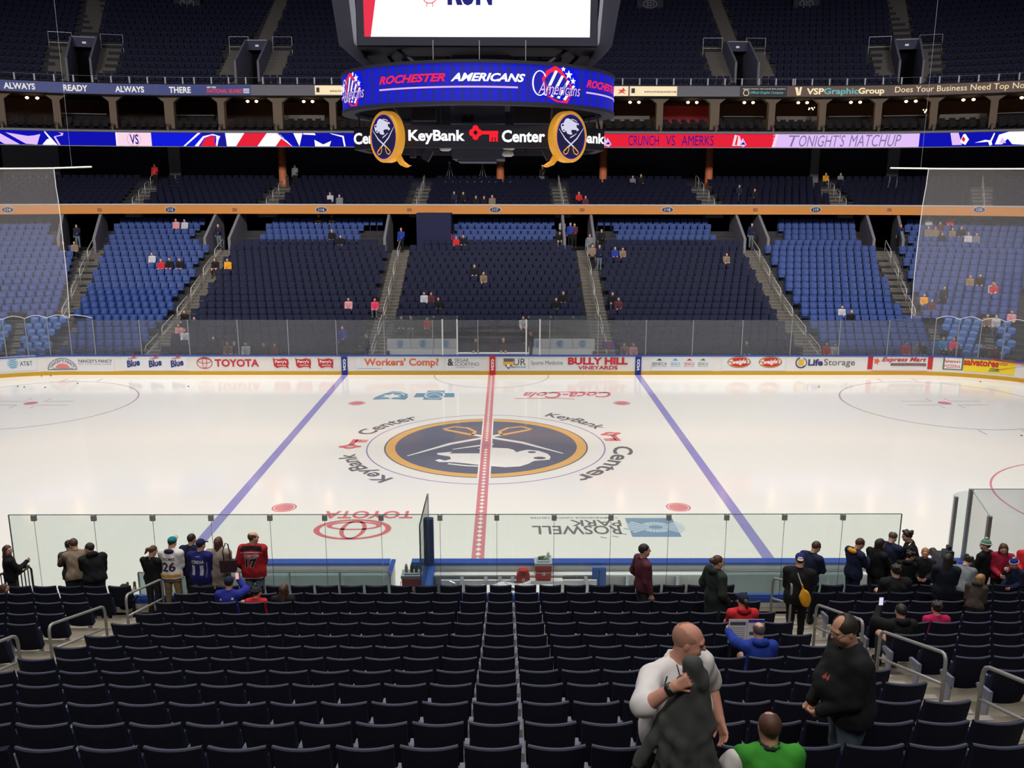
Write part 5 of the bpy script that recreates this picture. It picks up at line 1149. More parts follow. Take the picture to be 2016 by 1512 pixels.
# coolers
CR = mat('cooler_red', srgb(196, 52, 44), .45, noise=.05); CL = mat('cooler_lid', srgb(170, 178, 186), .5); CLT = mat('cooler_light', (.8, .8, .8), .5)
def cooler(px, py, y, w_, h_, lab, bottles):
    p = at(px, py, y=y); e = empty('drinks_cooler', (p.x, y, p.z), lab, 'cooler')
    mb = MB(); mb.prism([(-w_/2*.92, 0), (w_/2*.92, 0), (w_/2, h_), (-w_/2, h_)], lambda a_, b_, t: (a_, t-.16, b_), .32, CR); mb.obj('body', e)
    mb = MB(); mb.box((-w_/2-.015, -.175, h_), (w_/2+.015, .175, h_+.07), CL); mb.box((-w_/2+.05, -.12, h_+.07), (w_/2-.05, .12, h_+.1), CL); mb.obj('lid', e)
    mb = MB(); mb.tube([(-w_/2-.02, -.1, h_*.8), (-w_/2-.03, -.18, h_*.55), (w_/2+.03, -.18, h_*.55), (w_/2+.02, -.1, h_*.8)], .012, CL, 5); mb.obj('handle', e)
    mb = MB(); put_text(mb, 'G', lambda u, v: (u, -.168, v), -w_*.1, h_*.35, w_*.12, h_*.62, CLT, .05); mb.obj('letter', e)
    for k, (dx, tl, cm) in enumerate(bottles):
        bt = MB(); bt.lathe([(.034, 0), (.036, .01), (.036, .12), (.03, .145), (.026, .15), (.026, .175), (.008, .18), (.006, .2)], (0, 0, 0), cm, 12); o = bt.obj('drink_bottle', smooth=True, label='%s squeeze bottle on the lid of the %s cooler' % (['left', 'middle', 'right', 'rear'][k]+(' green' if cm is BG else ' pale'), 'lower left red' if px < 900 else 'upper right red'), cat='bottle', group='squeeze bottles on the coolers'); o.location = (p.x+dx, y-.02, p.z+h_+.1+(0 if tl < .5 else .04)); o.rotation_euler = (0, tl, 0)
BG = mat('bottle_green', srgb(70, 96, 48), .4); BW = mat('bottle_pale', srgb(190, 198, 180), .4)
cooler(812, 1168, -14.35, .42, .42, 'red drinks cooler left of the blue divider with three bottles on its lid', [(-.12, 0, BW), (0, 0, BG), (.1, 0, BG)])
cooler(1069, 1137, -13.35, .38, .36, 'red drinks cooler standing high at the boards with bottles lying on top', [(-.12, 1.4, BG), (.0, 1.3, BW), (.1, .1, BW)])
mb = MB(); mb.box((-.35, -.2, 0), (.45, .16, .56), A_W); o = mb.obj('cooler_stand', label='white cabinet carrying the upper red cooler', cat='cabinet'); o.location = (at(1069, 1137, y=-13.35).x, -13.35, at(1069, 1137, y=-13.35).z-.56)
p = at(1030, 1145, y=-13.6); e = empty('bottle_carrier', p, 'small red bottle carrier with a sloping top between the towel and the upper cooler', 'carrier')
MB().prism([(-.16, 0), (.16, 0), (.15, .16), (.08, .3), (-.08, .3), (-.15, .16)], lambda a_, b_, t: (a_, t-.08, b_), .18, CR).obj('body', e); mb = MB(); put_text(mb, 'G', lambda u, v: (u, -.085, v), -.035, .04, .04, .12, CLT, .05); mb.obj('letter', e); MB().box((-.06, -.09, .18), (.06, -.08, .27), mat('carrier_dark', (.25, .04, .04), .5)).obj('label_patch', e)
MB().box((-.14, -.08, -.5), (.14, .1, 0), A_W).obj('pedestal', e)
# curved glass at the right end of the benches
e = empty('corner_glass', (0, 0, 0), 'tall clear glass panes on thick steel posts at the right end of the benches', 'glass wall')
cps = [at(1894, 1100, y=-15.0), at(1900, 1060, y=-13.0), at(1935, 1100, y=-15.2)]
A1 = Vector((at(1895, 1103, y=-12.98).x, -12.98, 0)); zt1 = at(1905, 963, y=-12.98).z; xR = A1.x
MB().tube([(xR, -12.98, 1.06), (xR, -12.98, zt1)], .055, CLIPM, 8).obj('post', e)
xq = at(1882, 985, y=-13.6).x; MB().tube([(xq, -13.6, .3), (xq, -13.6, at(1886, 978, y=-13.6).z)], .05, CLIPM, 8).obj('post', e)
xs = at(1938, 1100, y=-14.9).x; zs = at(1941, 1016, y=-14.9).z; MB().tube([(xs, -14.9, .3), (xs, -14.9, zs)], .055, CLIPM, 8).obj('post', e)
mb = MB(); v, f = grid_surface(lambda u, w_: (xq+(xR-xq)*(1-math.cos(u*PI/2)), -13.6+.62*math.sin(u*PI/2), 1.06+(zt1-1.1)*w_), 6, 1); mb.add(v, f, G_BOX); mb.obj('curved_pane', e)
mb = MB(); mb.box((xR+.05, -13.0, 1.06), (21, -12.985, zt1), G_FAR); mb.obj('glass_pane', e); MB().box((xR, -13.002, zt1), (21, -12.983, zt1+.012), EDGE).obj('pane_edge', e)
mb = MB(); q0 = Vector((xR, -13.0, 0)); q1 = Vector((xs, -14.9, 0)); dd = (q1-q0).normalized(); nn = Vector((dd.y, -dd.x, 0))*.006
mb.add([q0-nn+Vector((0, 0, 1.06)), q1-nn+Vector((0, 0, .8)), q1-nn+Vector((0, 0, zs)), q0-nn+Vector((0, 0, zt1)), q0+nn+Vector((0, 0, 1.06)), q1+nn+Vector((0, 0, .8)), q1+nn+Vector((0, 0, zs)), q0+nn+Vector((0, 0, zt1))], [(0, 1, 2, 3), (7, 6, 5, 4), (0, 4, 5, 1), (1, 5, 6, 2), (2, 6, 7, 3), (3, 7, 4, 0)], G_FAR); mb.obj('side_pane', e)
MB().tube([q1+Vector((0, 0, zs)), q0+Vector((0, 0, zt1))], .01, EDGE, 5).obj('pane_edge', e)

# ================================================================== near stand
CONC_N = mat('concrete_near', srgb(138, 130, 114), .85, noise=.15, nscale=3, spec=.2)
NY = [-16.1-.84*k for k in range(17)]; NZ = [1.9, 2.15, 2.39, 2.61, 2.87, 3.12, 3.41, 3.72, 4.04, 4.38, 4.70, 5.04, 5.40, 5.74, 6.08, 6.42, 6.76]; NF = [z-.88 for z in NZ]
mb = MB()
mb.box((-30, -15.6, -.1), (30, GY-.12, NF[0]), CONC_N)
for k in range(17):
    y1 = NY[k]+.72 if k else GY-.3; y0 = NY[k]-.12; mb.box((-30, y0, -.1), (30, y1, NF[k]), CONC_N)
mb.box((-30, -36, -.1), (30, NY[16]-.12, NF[16]), CONC_N); mb.obj('floor_near_stand', kind='structure')
def nstairs(x0, x1, nm):
    mb = MB()
    for k in range(1, 16):
        h = NZ[k+1]-NZ[k] if k < 16 else .3
        mb.box((x0, NY[k]-.12, NF[k]-.2), (x1, NY[k]+.72, NF[k]+.01), CONC_N); mb.box((x0, NY[k]+.62, NF[k]+.01), (x1, NY[k]+.72, NF[k]+.018), NOSE)
        mb.box((x0, NY[k]-.12, NF[k]-.2), (x1, NY[k]+.28, NF[k]+h/2), CONC_N); mb.box((x0, NY[k]+.18, NF[k]+h/2), (x1, NY[k]+.28, NF[k]+h/2+.01), NOSE)
    return mb.obj('aisle_stairs', label='concrete steps with white nosings going down the %s aisle of the near stand' % nm, cat='stairs')
LX0, LX1, RX0, RX1 = -6.65, -5.6, 5.3, 6.5
nstairs(LX0, LX1, 'left'); nstairs(RX0, RX1, 'right')
GALV = mat('galvanised', (.36, .355, .34), .5, .35, noise=.08, nscale=20)
def nrail(pts, r, lab, mid=True):
    """two posts and a bent top bar; pts: top bar ends (world)"""
    (xa, ya, za, fa), (xb, yb, zb, fb) = pts
    a, b = Vector((xa, ya, za)), Vector((xb, yb, zb)); u = Vector((0, 0, 1)); d = (b-a).normalized()
    def bend(p, q, s):
        return [p-u*.14, p-u*.07+s*d*.015, p-u*.02+s*d*.05, p+s*d*.12]
    path = [Vector((xa, ya, fa))]+bend(a, b, 1)+bend(b, a, -1)[::-1]+[Vector((xb, yb, fb))]
    mb = MB(); mb.tube(path, r, GALV, 10); o = mb.obj('handrail', smooth=True, label=lab, cat='handrail', group='tubular handrails of the near aisles')
    if mid: MB().tube([a-u*.42, b-u*.42], r*.9, GALV, 8).obj('middle_bar', o, smooth=True)
def kz(y):
    for k in range(17):
        if y > NY[k]-.12: return NF[k]
    return NF[16]
def railpx(p0, p1, x, lab, r=.024):
    a = at(*p0, x=x); b = at(*p1, x=x); nrail(((x, a.y, a.z, kz(a.y)), (x, b.y, b.z, kz(b.y))), r, lab)
railpx((205, 1193), (95, 1231), -6.35, 'grey tubular handrail in the left aisle, middle one of three')
railpx((318, 1140), (247, 1172), -6.2, 'grey tubular handrail at the foot of the left aisle, ending beside the white jersey')
railpx((33, 1250), (-60, 1285), -6.35, 'grey tubular handrail at the left frame edge, nearest in the left aisle')
railpx((1734, 1242), (1864, 1287), 6.15, 'grey tubular handrail in the right aisle behind the man in black')
railpx((1937, 1310), (2090, 1372), 6.1, 'grey tubular handrail at the right frame edge, nearest in the right aisle')
railpx((1608, 1190), (1700, 1222), 6.1, 'grey tubular handrail in the right aisle below the yellow drawstring bag')
railpx((1522, 1138), (1560, 1146), 5.85, 'short grey handrail at the foot of the right aisle')
# ---- padded seats seen from behind (same seat, with parts)
PADB = mat('seat_back_black', (.010, .012, .026), .75, spec=.15, noise=.2, nscale=6); TRIM = mat('seat_trim', (.06, .065, .10), .5); ARM = mat('arm_plastic', (.20, .21, .29), .45, spec=.5); ARML = mat('arm_light', (.33, .34, .42), .45)
def near_seat_meshes():
    out = {}
    W = .445; n = 8
    def bk(u, v, off=0):
        a = (u-.5)*2; return Vector((a*W/2*(1-.05*(1-v)), .0+off-.12*(1-v)*-1*-1-.045*a*a*-1*-1, .40+.48*v+.0))
    mb = MB()
    def B(u, v, o=0):   # backrest: faces -y, wraps forward at its sides
        a = (u-.5)*2; return Vector((a*W/2*(.95+.05*v), -.13*(1-v)-.05*a*a+o, .38+.50*v))
    g, q = grid_surface(lambda u, v: B(u, v), n, 4); g2, _ = grid_surface(lambda u, v: B(u, v, .05+.015*math.sin(PI*v)), n, 4); k = len(g); f = [t for t in q]+[tuple(i+k for i in t[::-1]) for t in q]
    for i in range(n): f += [(4*(n+1)+i, 4*(n+1)+i+1, k+4*(n+1)+i+1, k+4*(n+1)+i), (i+1, i, k+i, k+i+1)]
    for j in range(4): f += [((j)*(n+1), (j+1)*(n+1), k+(j+1)*(n+1), k+j*(n+1)), ((j+1)*(n+1)+n, j*(n+1)+n, k+j*(n+1)+n, k+(j+1)*(n+1)+n)]
    mb.add(g+g2, f, PADB); out['backrest'] = mb.mesh('backrest')
    mb = MB(); mb.tube([B(i/n, 1, .03) for i in range(n+1)], .013, TRIM, 6); out['top_trim'] = mb.mesh('top_trim')
    mb = MB(); mt = Matrix.Translation((0, -.15, .36))@Matrix.Rotation(math.radians(-12), 4, 'X'); mb.box((-.2, -.1, 0), (.2, -.0, .34), NAVYF, mt); mb.box((-.18, -.125, .03), (.18, -.1, .32), NAVYF, mt); out['cushion'] = mb.mesh('cushion'); mb = MB(); mb.box((-.2, -.56, .36), (.2, -.14, .43), NAVYF); out['cushion_open'] = mb.mesh('cushion_open')
    mb = MB(); mb.prism([(.02, .46), (.02, .60), (-.26, .56), (-.28, .53), (-.24, .50)], lambda a, b, t: (.228+t, a, b), .044, ARM); out['armrest'] = mb.mesh('armrest')
    mb = MB(); mb.prism([(.0, .46), (-.16, .50), (-.12, .3), (-.10, .02), (-.2, 0), (.03, 0), (-.02, .2)], lambda a, b, t: (.235+t, a, b), .03, ARML); out['standard'] = mb.mesh('standard')
    return out
NM = near_seat_meshes(); NEAR = []
def near_seats():
    for k in range(15):
        xs_ = [(-5.55+.4955*(i+.5), 'c', i) for i in range(22)]
        xs_ += [(6.55+.4955*(i+.5), 'r', i) for i in range(14)]+[(-6.7-.4955*(i+.5), 'l', i) for i in range(14)]
        for x, blk, i in xs_:
            px, py, w_ = proj((x, NY[k], NZ[k]-.1))
            if w_ > 1 and -30 < px < 2050 and (py < 1530 or (k == 13 and abs(px-1545) < 70)): NEAR.append((w_, k, blk, i, x))
SEATRAW_ = seat_arr(hi=True); near_seats(); NEAR.sort()
for k in range(17):          # seats just outside the picture
    for x in [-5.55+.4955*(i+.5) for i in range(22)]+[6.55+.4955*(i+.5) for i in range(26)]+[-6.7-.4955*(i+.5) for i in range(26)]:
        if not any(t[1] == k and abs(t[4]-x) < .01 for t in NEAR) and math.dist((x, NY[k]), CP[:2]) > 2.2: REST.put(SEATRAW_, (x, NY[k], NF[k]), PI, PADB)
SITTERS = [(24, 1, 'brown haired woman in profile'), (228, 0, 'person with raised feet'), (455, 2, 'person in the starred jersey'), (514, 2, 'child with the red scarf'), (566, 2, 'long haired girl'), (1476, 4, 'person in the red top'), (1502, 7, 'man reading a newspaper'), (1537, 13, 'man in the green shirt'), (1768, 5, 'person holding a lit phone'), (1826, 4, 'child in magenta'), (1752, 1, 'person in black by the bench')]
SITX = [(k, min((t for t in NEAR if t[1] == k), key=lambda t: abs(proj((t[4], NY[k]+.3, NF[k]+1.1))[0]-px))[4], nm) for px, k, nm in SITTERS]
NOSEAT = []
SEATRAW = seat_arr(hi=True)
def seat_pose(k): return (0, NY[k], NF[k])
root0 = None
CNT = {}
for w_, k, blk, i, x in sorted(NEAR, key=lambda t: (t[1], t[4])): CNT[(k, blk)] = CNT.get((k, blk), 0)+1; CNT[(k, blk, i)] = CNT[(k, blk)]
BN = {'c': 'middle block', 'r': 'right block', 'l': 'left block'}
for q, (w_, k, blk, i, x) in enumerate(NEAR):
    if q < 300:
        rt = bpy.data.objects.new('padded_chair', None); COL.objects.link(rt); rt.empty_display_size = .1
        rt.location = (x, NY[k], NF[k]); rt.rotation_euler = (0, 0, PI)
        tag(rt, 'empty padded seat, %s row from glass, %s from left, %s' % (ordn(k), ordn(CNT[(k, blk, i)]-1), BN[blk]), 'seat', 'padded seats of the arena stands')
        for sk, sx_, snm in SITX:
            if sk == k and abs(sx_-x) < .01: rt['label'] = 'padded seat taken by the %s' % snm; occ = True; break
        else: occ = False
        for nm in ('backrest', 'cushion', 'armrest', 'standard'):
            o = bpy.data.objects.new(nm, NM['cushion_open' if (nm == 'cushion' and occ) else nm]); COL.objects.link(o); o.parent = rt
            if nm == 'backrest': t = bpy.data.objects.new('top_trim', NM['top_trim']); COL.objects.link(t); t.parent = o
    else:
        REST.put(SEATRAW, (x, NY[k], NF[k]), PI, PADB)
REST.obj('padded_chair', label='remaining rows of dark navy padded seats across the ice and in the upper tiers', cat='seat', group='padded seats of the arena stands', kind='stuff')
for px, py, lab in ((1129, 1198, 'small pale paper cup on an armrest in the middle rows'),):
    p = at(px, py, y=NY[2]+.2); mb = MB(); mb.lathe([(.022, 0), (.03, .09), (.026, .09), (.02, .01)], (0, 0, 0), mat('cup_tan', srgb(240, 214, 180), .6), 12); o = mb.obj('paper_cup', smooth=True, label=lab, cat='cup'); o.location = (p.x, p.y, p.z-.045)
# black barred gate at the far left
BK = mat('black_steel', (.02, .02, .022), .4, .3)
for (xa, ya), (xb, yb), nm in (((25, 1172), (68, 1172), 'right'), ((-30, 1185), (14, 1180), 'left')):
    a = at(xa, 1172, y=-15.6); b = at(xb, 1172, y=-15.0); za, zb = (at(25, 1142, y=-15.6).z, at(62, 1116, y=-15.0).z) if nm == 'right' else (at(-10, 1150, y=-15.6).z, at(12, 1129, y=-15).z)
    e = empty('barred_gate', (0, 0, 0), 'black barred steel railing at the far left, the %s section' % nm, 'railing'); f0 = 1.02
    MB().tube([(a.x, a.y, za-.05), (a.x, a.y, za), (b.x-.04, b.y, zb), (b.x, b.y, zb-.05), (b.x, b.y, f0)], .022, BK, 8).obj('top_bar', e, smooth=True)
    for k in range(6): t = k/6; x, y, z = a.x+(b.x-a.x)*t, a.y+(b.y-a.y)*t, za+(zb-za)*t; MB().tube([(x, y, f0), (x, y, z)], .012, BK, 5).obj('bar', e)
# glass rail at right
BR_ = mat('rail_navy', (.02, .03, .08), .5)
a, b = at(1968, 1172, y=-16.6), at(2030, 1232, y=-17.8)
e = empty('stair_rail', (0, 0, 0), 'dark navy stair rail with a bright top edge at the right frame edge', 'railing')
MB().tube([a, b], .02, M_ALU, 6).obj('top_bar', e); MB().tube([a, (a.x, a.y, 1.0)], .03, BR_, 6).obj('post', e)
mb = MB(); mb.add([(a.x, a.y, 1.05), (b.x, b.y, 1.4), (b.x, b.y, b.z-.05), (a.x, a.y, a.z-.05), (a.x+.02, a.y, 1.05), (b.x+.02, b.y, 1.4), (b.x+.02, b.y, b.z-.05), (a.x+.02, a.y, a.z-.05)], [(0, 1, 2, 3), (7, 6, 5, 4)], G_BOX); mb.obj('panel', e)
# ================================================================== people: smooth bodies grown from blended limbs
class Field:
    def __init__(s): s.p = []; s.cut = []
    def cap(s, a, b, ra, rb=None, k=.03): s.p.append(('c', np.array(a, float), np.array(b, float), ra, ra if rb is None else rb, k)); return s
    def ell(s, c, r, R=None, k=.03): s.p.append(('e', np.array(c, float), np.array(r, float), np.eye(3) if R is None else R, 0, k)); return s
    def sub(s, c, r, R=None): s.cut.append(('e', np.array(c, float), np.array(r, float), np.eye(3) if R is None else R)); return s
    def plane(s, n, d): s.cut.append(('p', np.array(n, float)/np.linalg.norm(n), d)); return s
    def mesh(s, h, wob=0.0):
        lo = np.full(3, 9.); hi = np.full(3, -9.)
        for q in s.p:
            if q[0] == 'c': r = max(q[3], q[4]); a = np.minimum(q[1], q[2])-r; b = np.maximum(q[1], q[2])+r
            else: r = max(q[2]); a = q[1]-r; b = q[1]+r
            lo = np.minimum(lo, a); hi = np.maximum(hi, b)
        lo -= 3*h+.012; hi += 3*h+.012; n = np.ceil((hi-lo)/h).astype(int)+1
        ax = [(lo[i]+h*np.arange(n[i])).astype(np.float32) for i in range(3)]
        D = np.full(n, 1.0, np.float32)
        def region(a, b, m):
            i0 = np.maximum(np.floor((a-m-lo)/h).astype(int), 0); i1 = np.minimum(np.ceil((b+m-lo)/h).astype(int)+1, n); return tuple(slice(i0[i], i1[i]) for i in range(3))
        def pts(sl): return np.meshgrid(ax[0][sl[0]], ax[1][sl[1]], ax[2][sl[2]], indexing='ij', sparse=True)
        def ed(X, Y, Z, c, r, R):
            dx, dy, dz = X-np.float32(c[0]), Y-np.float32(c[1]), Z-np.float32(c[2])
            u = [R[0][i]*dx+R[1][i]*dy+R[2][i]*dz for i in range(3)]
            q = np.sqrt((u[0]/r[0])**2+(u[1]/r[1])**2+(u[2]/r[2])**2); g = np.sqrt((u[0]/r[0]**2)**2+(u[1]/r[1]**2)**2+(u[2]/r[2]**2)**2)+1e-6
            return np.where(q < .2, q*0+(-float(min(r))*.8), q*(q-1)/g)
        for q in s.p:
            if q[0] == 'c':
                a, b, ra, rb, k = q[1:]; r = max(ra, rb); sl = region(np.minimum(a, b)-r, np.maximum(a, b)+r, k+2*h); X, Y, Z = pts(sl)
                e = b-a; L = max(e@e, 1e-9); t = np.clip(((X-a[0])*e[0]+(Y-a[1])*e[1]+(Z-a[2])*e[2])/L, 0, 1)
                d = np.sqrt((X-a[0]-t*e[0])**2+(Y-a[1]-t*e[1])**2+(Z-a[2]-t*e[2])**2)-(ra+(rb-ra)*t)
            else:
                c, r, R, _, k = q[1:]; m = max(r); sl = region(c-m, c+m, k+2*h); X, Y, Z = pts(sl); d = ed(X, Y, Z, c, r, R)
            A_ = D[sl]; kk = max(k, 1e-4); hh = np.maximum(kk-np.abs(A_-d), 0)/kk; D[sl] = np.minimum(A_, d)-hh*hh*kk*.25
        X, Y, Z = pts((slice(None),)*3)
        if wob: D += np.float32(wob)*(np.sin(38*X+9*Z+3)*np.sin(21*Z+13*Y)+.6*np.sin(60*Y-17*Z)*np.sin(31*X+25*Z))
        for q in s.cut:
            if q[0] == 'e':
                m = max(q[2]); sl = region(q[1]-m, q[1]+m, 2*h); Xs, Ys, Zs = pts(sl); D[sl] = np.maximum(D[sl], -ed(Xs, Ys, Zs, q[1], q[2], q[3]))
            else: D = np.maximum(D, X*q[1][0]+Y*q[1][1]+Z*q[1][2]-q[2])
        D[0], D[-1], D[:, 0], D[:, -1], D[:, :, 0], D[:, :, -1] = 1, 1, 1, 1, 1, 1
        I = D < 0; c8 = np.zeros(tuple(n-1), np.int8)
        for a in (0, 1):
            for b in (0, 1):
                for c in (0, 1): c8 += I[a:n[0]-1+a, b:n[1]-1+b, c:n[2]-1+c]
        act = np.argwhere((c8 > 0) & (c8 < 8)); idx = np.full(tuple(n-1), -1, np.int32); idx[act[:, 0], act[:, 1], act[:, 2]] = np.arange(len(act))
        S = np.zeros((len(act), 3)); N = np.zeros(len(act)); C = [(0,0,0),(1,0,0),(0,1,0),(1,1,0),(0,0,1),(1,0,1),(0,1,1),(1,1,1)]
        vals = [D[act[:, 0]+c[0], act[:, 1]+c[1], act[:, 2]+c[2]] for c in C]
        for a, b in ((0,1),(2,3),(4,5),(6,7),(0,2),(1,3),(4,6),(5,7),(0,4),(1,5),(2,6),(3,7)):
            va, vb = vals[a], vals[b]; m = (va < 0) != (vb < 0); t = np.where(m, va/np.where(m, va-vb, 1), 0)[:, None]
            S += np.where(m[:, None], np.array(C[a])+(np.array(C[b])-np.array(C[a]))*t, 0); N += m
        V = lo+h*(act+S/N[:, None]); F = []
        for axn in range(3):
            o1, o2 = [(1, 2), (2, 0), (0, 1)][axn]
            s0 = [slice(0, n[i]) for i in range(3)]; s1 = list(s0); s0[axn] = slice(0, n[axn]-1); s1[axn] = slice(1, n[axn])
            E_ = np.argwhere(I[tuple(s0)] != I[tuple(s1)]); 
            if len(E_) == 0: continue
            ins = I[E_[:, 0], E_[:, 1], E_[:, 2]]
            def cid(d1, d2):
                e = E_.copy(); e[:, o1] -= d1; e[:, o2] -= d2; return idx[e[:, 0], e[:, 1], e[:, 2]]
            q = np.stack([cid(1, 1), cid(0, 1), cid(0, 0), cid(1, 0)], 1); q[~ins] = q[~ins][:, ::-1]; F.append(q)
        return V, np.concatenate(F)
def field_mesh(name, fld, h, m, wob=0.0):
    V, F = fld.mesh(h, wob); me = bpy.data.meshes.new(name); me.from_pydata(V.tolist(), [], F.tolist()); me.materials.append(m)
    me.polygons.foreach_set('use_smooth', [True]*len(me.polygons)); me.update(); return me
def rotm(yaw=0, pitch=0, roll=0):
    y, p, r = map(math.radians, (yaw, pitch, roll)); cy, sy, cp, sp, cr, sr = math.cos(y), math.sin(y), math.cos(p), math.sin(p), math.cos(r), math.sin(r)
    return np.array([[cy, -sy, 0], [sy, cy, 0], [0, 0, 1]])@np.array([[1, 0, 0], [0, cp, sp], [0, -sp, cp]])@np.array([[cr, 0, sr], [0, 1, 0], [-sr, 0, cr]])
def ik(s, w_, l1, l2, hint):
    d = w_-s; L = np.linalg.norm(d); L2 = min(L, l1+l2-.01); w_ = s+d/L*L2; d = w_-s; a = (l1*l1-l2*l2+L2*L2)/(2*L2); hh = math.sqrt(max(l1*l1-a*a, 0)); u = d/L2
    hv = np.array(hint, float); hv = hv-u*(hv@u); hv /= np.linalg.norm(hv)+1e-9; return s+u*a+hv*hh, w_
SKIN = mat('skin', srgb(214, 164, 140), .55, spec=.35, noise=.06, nscale=9); SKIN2 = mat('skin_tan', srgb(196, 146, 120), .55, spec=.35, noise=.06, nscale=9); SKINR = mat('skin_ruddy', srgb(208, 150, 128), .55, spec=.35, noise=.08, nscale=9)
EYEM = mat('eye_dark', (.05, .035, .03), .3); LIP = mat('lip', srgb(150, 84, 76), .5)
def hand(F, w_, d, nrm, curl=.5, side=1, s=1.0, fr=.0088):
    d = np.array(d, float); d /= np.linalg.norm(d); nrm = np.array(nrm, float); nrm -= d*(nrm@d); nrm /= np.linalg.norm(nrm); sd = np.cross(d, nrm)*side
    for t in (-.022, 0, .022): F.cap(w_+sd*t*s*.6, w_+(d*.078+sd*t)*s, .017*s, .015*s, .012)
    for t, L in ((-.031, .066), (-.0105, .078), (.0105, .084), (.031, .076)):
        p = w_+(d*.08+sd*t*1.05)*s; ang = 0
        for seg in (.45, .32, .23):
            ang += curl*1.0; q = p+(d*math.cos(ang)+nrm*math.sin(ang))*L*seg*s; F.cap(p, q, fr*s, fr*s*.93, .004); p = q
    p = w_+(d*.02+sd*.026)*s; q = p+(d*.035+sd*.03+nrm*.012)*s; F.cap(p, q, .0125*s, .0105*s, .01); F.cap(q, q+(d*.028+sd*.004+nrm*(.012+.02*curl))*s, .0105*s, .009*s, .005)
POSE = dict(down=((.24, .03, .86), (0, -1, .1)), front=((.10, .30, 1.08), (.3, -.6, -.8)), phone=((.06, .34, 1.24), (.5, -.3, -.9)), pocket=((.22, .10, .93), (.6, -1, 0)), rail=((.2, .36, 1.05), (.5, -.3, -1)), face=((.08, .27, 1.48), (1, .1, -.8)), lap=((.12, .28, .62), (.6, -.6, -.4)), cross=((-.08, .24, 1.16), (.7, -.1, -1)), hip=((.16, .05, 1.0), (1, -.5, 0)), up=((.14, .3, 1.5), (.8, 0, -.8)), stage=((.1, .3, .86), (.5, -.6, -.6)))
def figure(name, o, h=.012, parts=None):
    """builds the child meshes of one person facing +y with the feet at z=0; o is a dict of looks and pose"""
    g = o.get('girth', 1.0); s = o.get('H', 1.75)/1.75; lean = o.get('lean', 0); sit = o.get('sit', False); tw = o.get('twist', 0); child = o.get('child', 1.0)
    pel = np.array([0, 0, .95]) if not sit else np.array([0, .10, .49]); TR = rotm(tw, lean); up = TR@np.array([0, 0, 1.]); rx = TR@np.array([1., 0, 0]); fw = TR@np.array([0, 1., 0])
    zs = .94 if sit else 1.0; tp = lambda x, y, z: pel+rx*x+fw*y+up*z*zs
    neck = tp(0, -.01, .52); HR = rotm(o.get('hy', 0), lean*.35+o.get('hp', 0), o.get('hr', 0)); hc = neck+HR@np.array([0, .03, .142]); hs = o.get('head', 1.0)
    hp = lambda x, y, z: hc+hs*(HR@np.array([x, y, z], float))
    sh = [tp(.172*g**.5, -.01, .435), tp(-.172*g**.5, -.01, .435)]
    arms = []
    for i, key_ in enumerate(o.get('arms', ('down', 'down'))):      # right arm first (+x)
        sx = 1 if i == 0 else -1; t, hint = POSE[key_] if isinstance(key_, str) else key_
        t = np.array([t[0]*sx, t[1], t[2]]); 
        if sit: t = t-np.array([0, -.10, .42])
        if key_ != 'down' or True: t = np.array([0, 0, pel[2]])+TR@(t-np.array([0, 0, pel[2]]))+np.array([pel[0], pel[1], 0])*(1 if sit else 0)
        if key_ in ('down',) and g > 1: t[0] += sx*.06*(g-1)*3
        el, wr = ik(sh[i], t, .285, .255, TR@np.array([hint[0]*sx, hint[1], hint[2]])); arms.append((sh[i], el, wr))
    if not sit:
        st = o.get('stride', 0.0); legs = []
        for sx in (1, -1):
            hip = pel+np.array([sx*.09, 0, -.03]); an = np.array([sx*(.10+o.get('spread', 0)), st*sx, .09]); kn = (hip+an)/2+np.array([0, .02+abs(st)*.2, .02]); legs.append((hip, kn, an))
    else:
        up_ = o.get('legsup', False); legs = []
        for sx in (1, -1):
            hip = pel+np.array([sx*.09, 0, -.02]); 
            if up_: kn = np.array([sx*.12, .40, .78]); an = np.array([sx*.1, .78, .72])
            else: kn = np.array([sx*o.get('knees', .13), .53, .53]); an = np.array([sx*.13, .50, .09])
            legs.append((hip, kn, an))
    by = o.get('belly', 0.0)
    def torso(F, t, hem=None):
        F.ell(pel+up*.02, np.array([.158*g+t, .115*g+t, .13+t]), TR, .06); F.ell(tp(0, .01+by*.6, .18), np.array([.145*g+t+by*.5, .112*g+t+by, .17+t]), TR, .08); F.ell(tp(0, 0, .33), np.array([.158*g+t, .110*g+t, .165+t]), TR, .06)
        for i in (0, 1): F.cap(tp((.05 if i == 0 else -.05), -.01, .468), sh[i], .048*g**.5+t, .052*g**.5+t, .05)
    def armp(F, t, upto=1.0, k=.03):
        for a, e, w_ in arms:
            F.cap(a, e, .055*g**.5+t, .043*g**.5+t, k)
            if upto > .5: q = e+(w_-e)*min(1, (upto-.5)*2); F.cap(e, q, .044*g**.5+t, .031+t*.9, .02)
    out = []
    def done(nm, F, m, hh=None, wob=0.0, label=None): out.append((nm, field_mesh(nm, F, hh or h, m, wob), label))
    # --- body: one continuous surface
    F = Field(); torso(F, 0); armp(F, 0)
    for hip, kn, an in legs: F.cap(hip, kn, .082*g, .056, .05); F.cap(kn, an, .055, .038, .03); F.cap(an, an+np.array([0, .13, -.05]), .038, .03, .02)
    F.cap(neck-up*.05, hp(0, -.015, -.06), .058*g**.6, .053*g**.5, .03)
    F.ell(hc+HR@np.array([0, -.008, .018])*hs, np.array([.073, .092, .092])*hs, HR, .03); F.ell(hp(0, .022, -.05), np.array([.056+.012*(g-1)*2, .062, .062])*hs, HR, .05); F.ell(hp(0, .05, -.088), np.array([.03, .026, .022])*hs, HR, .03)
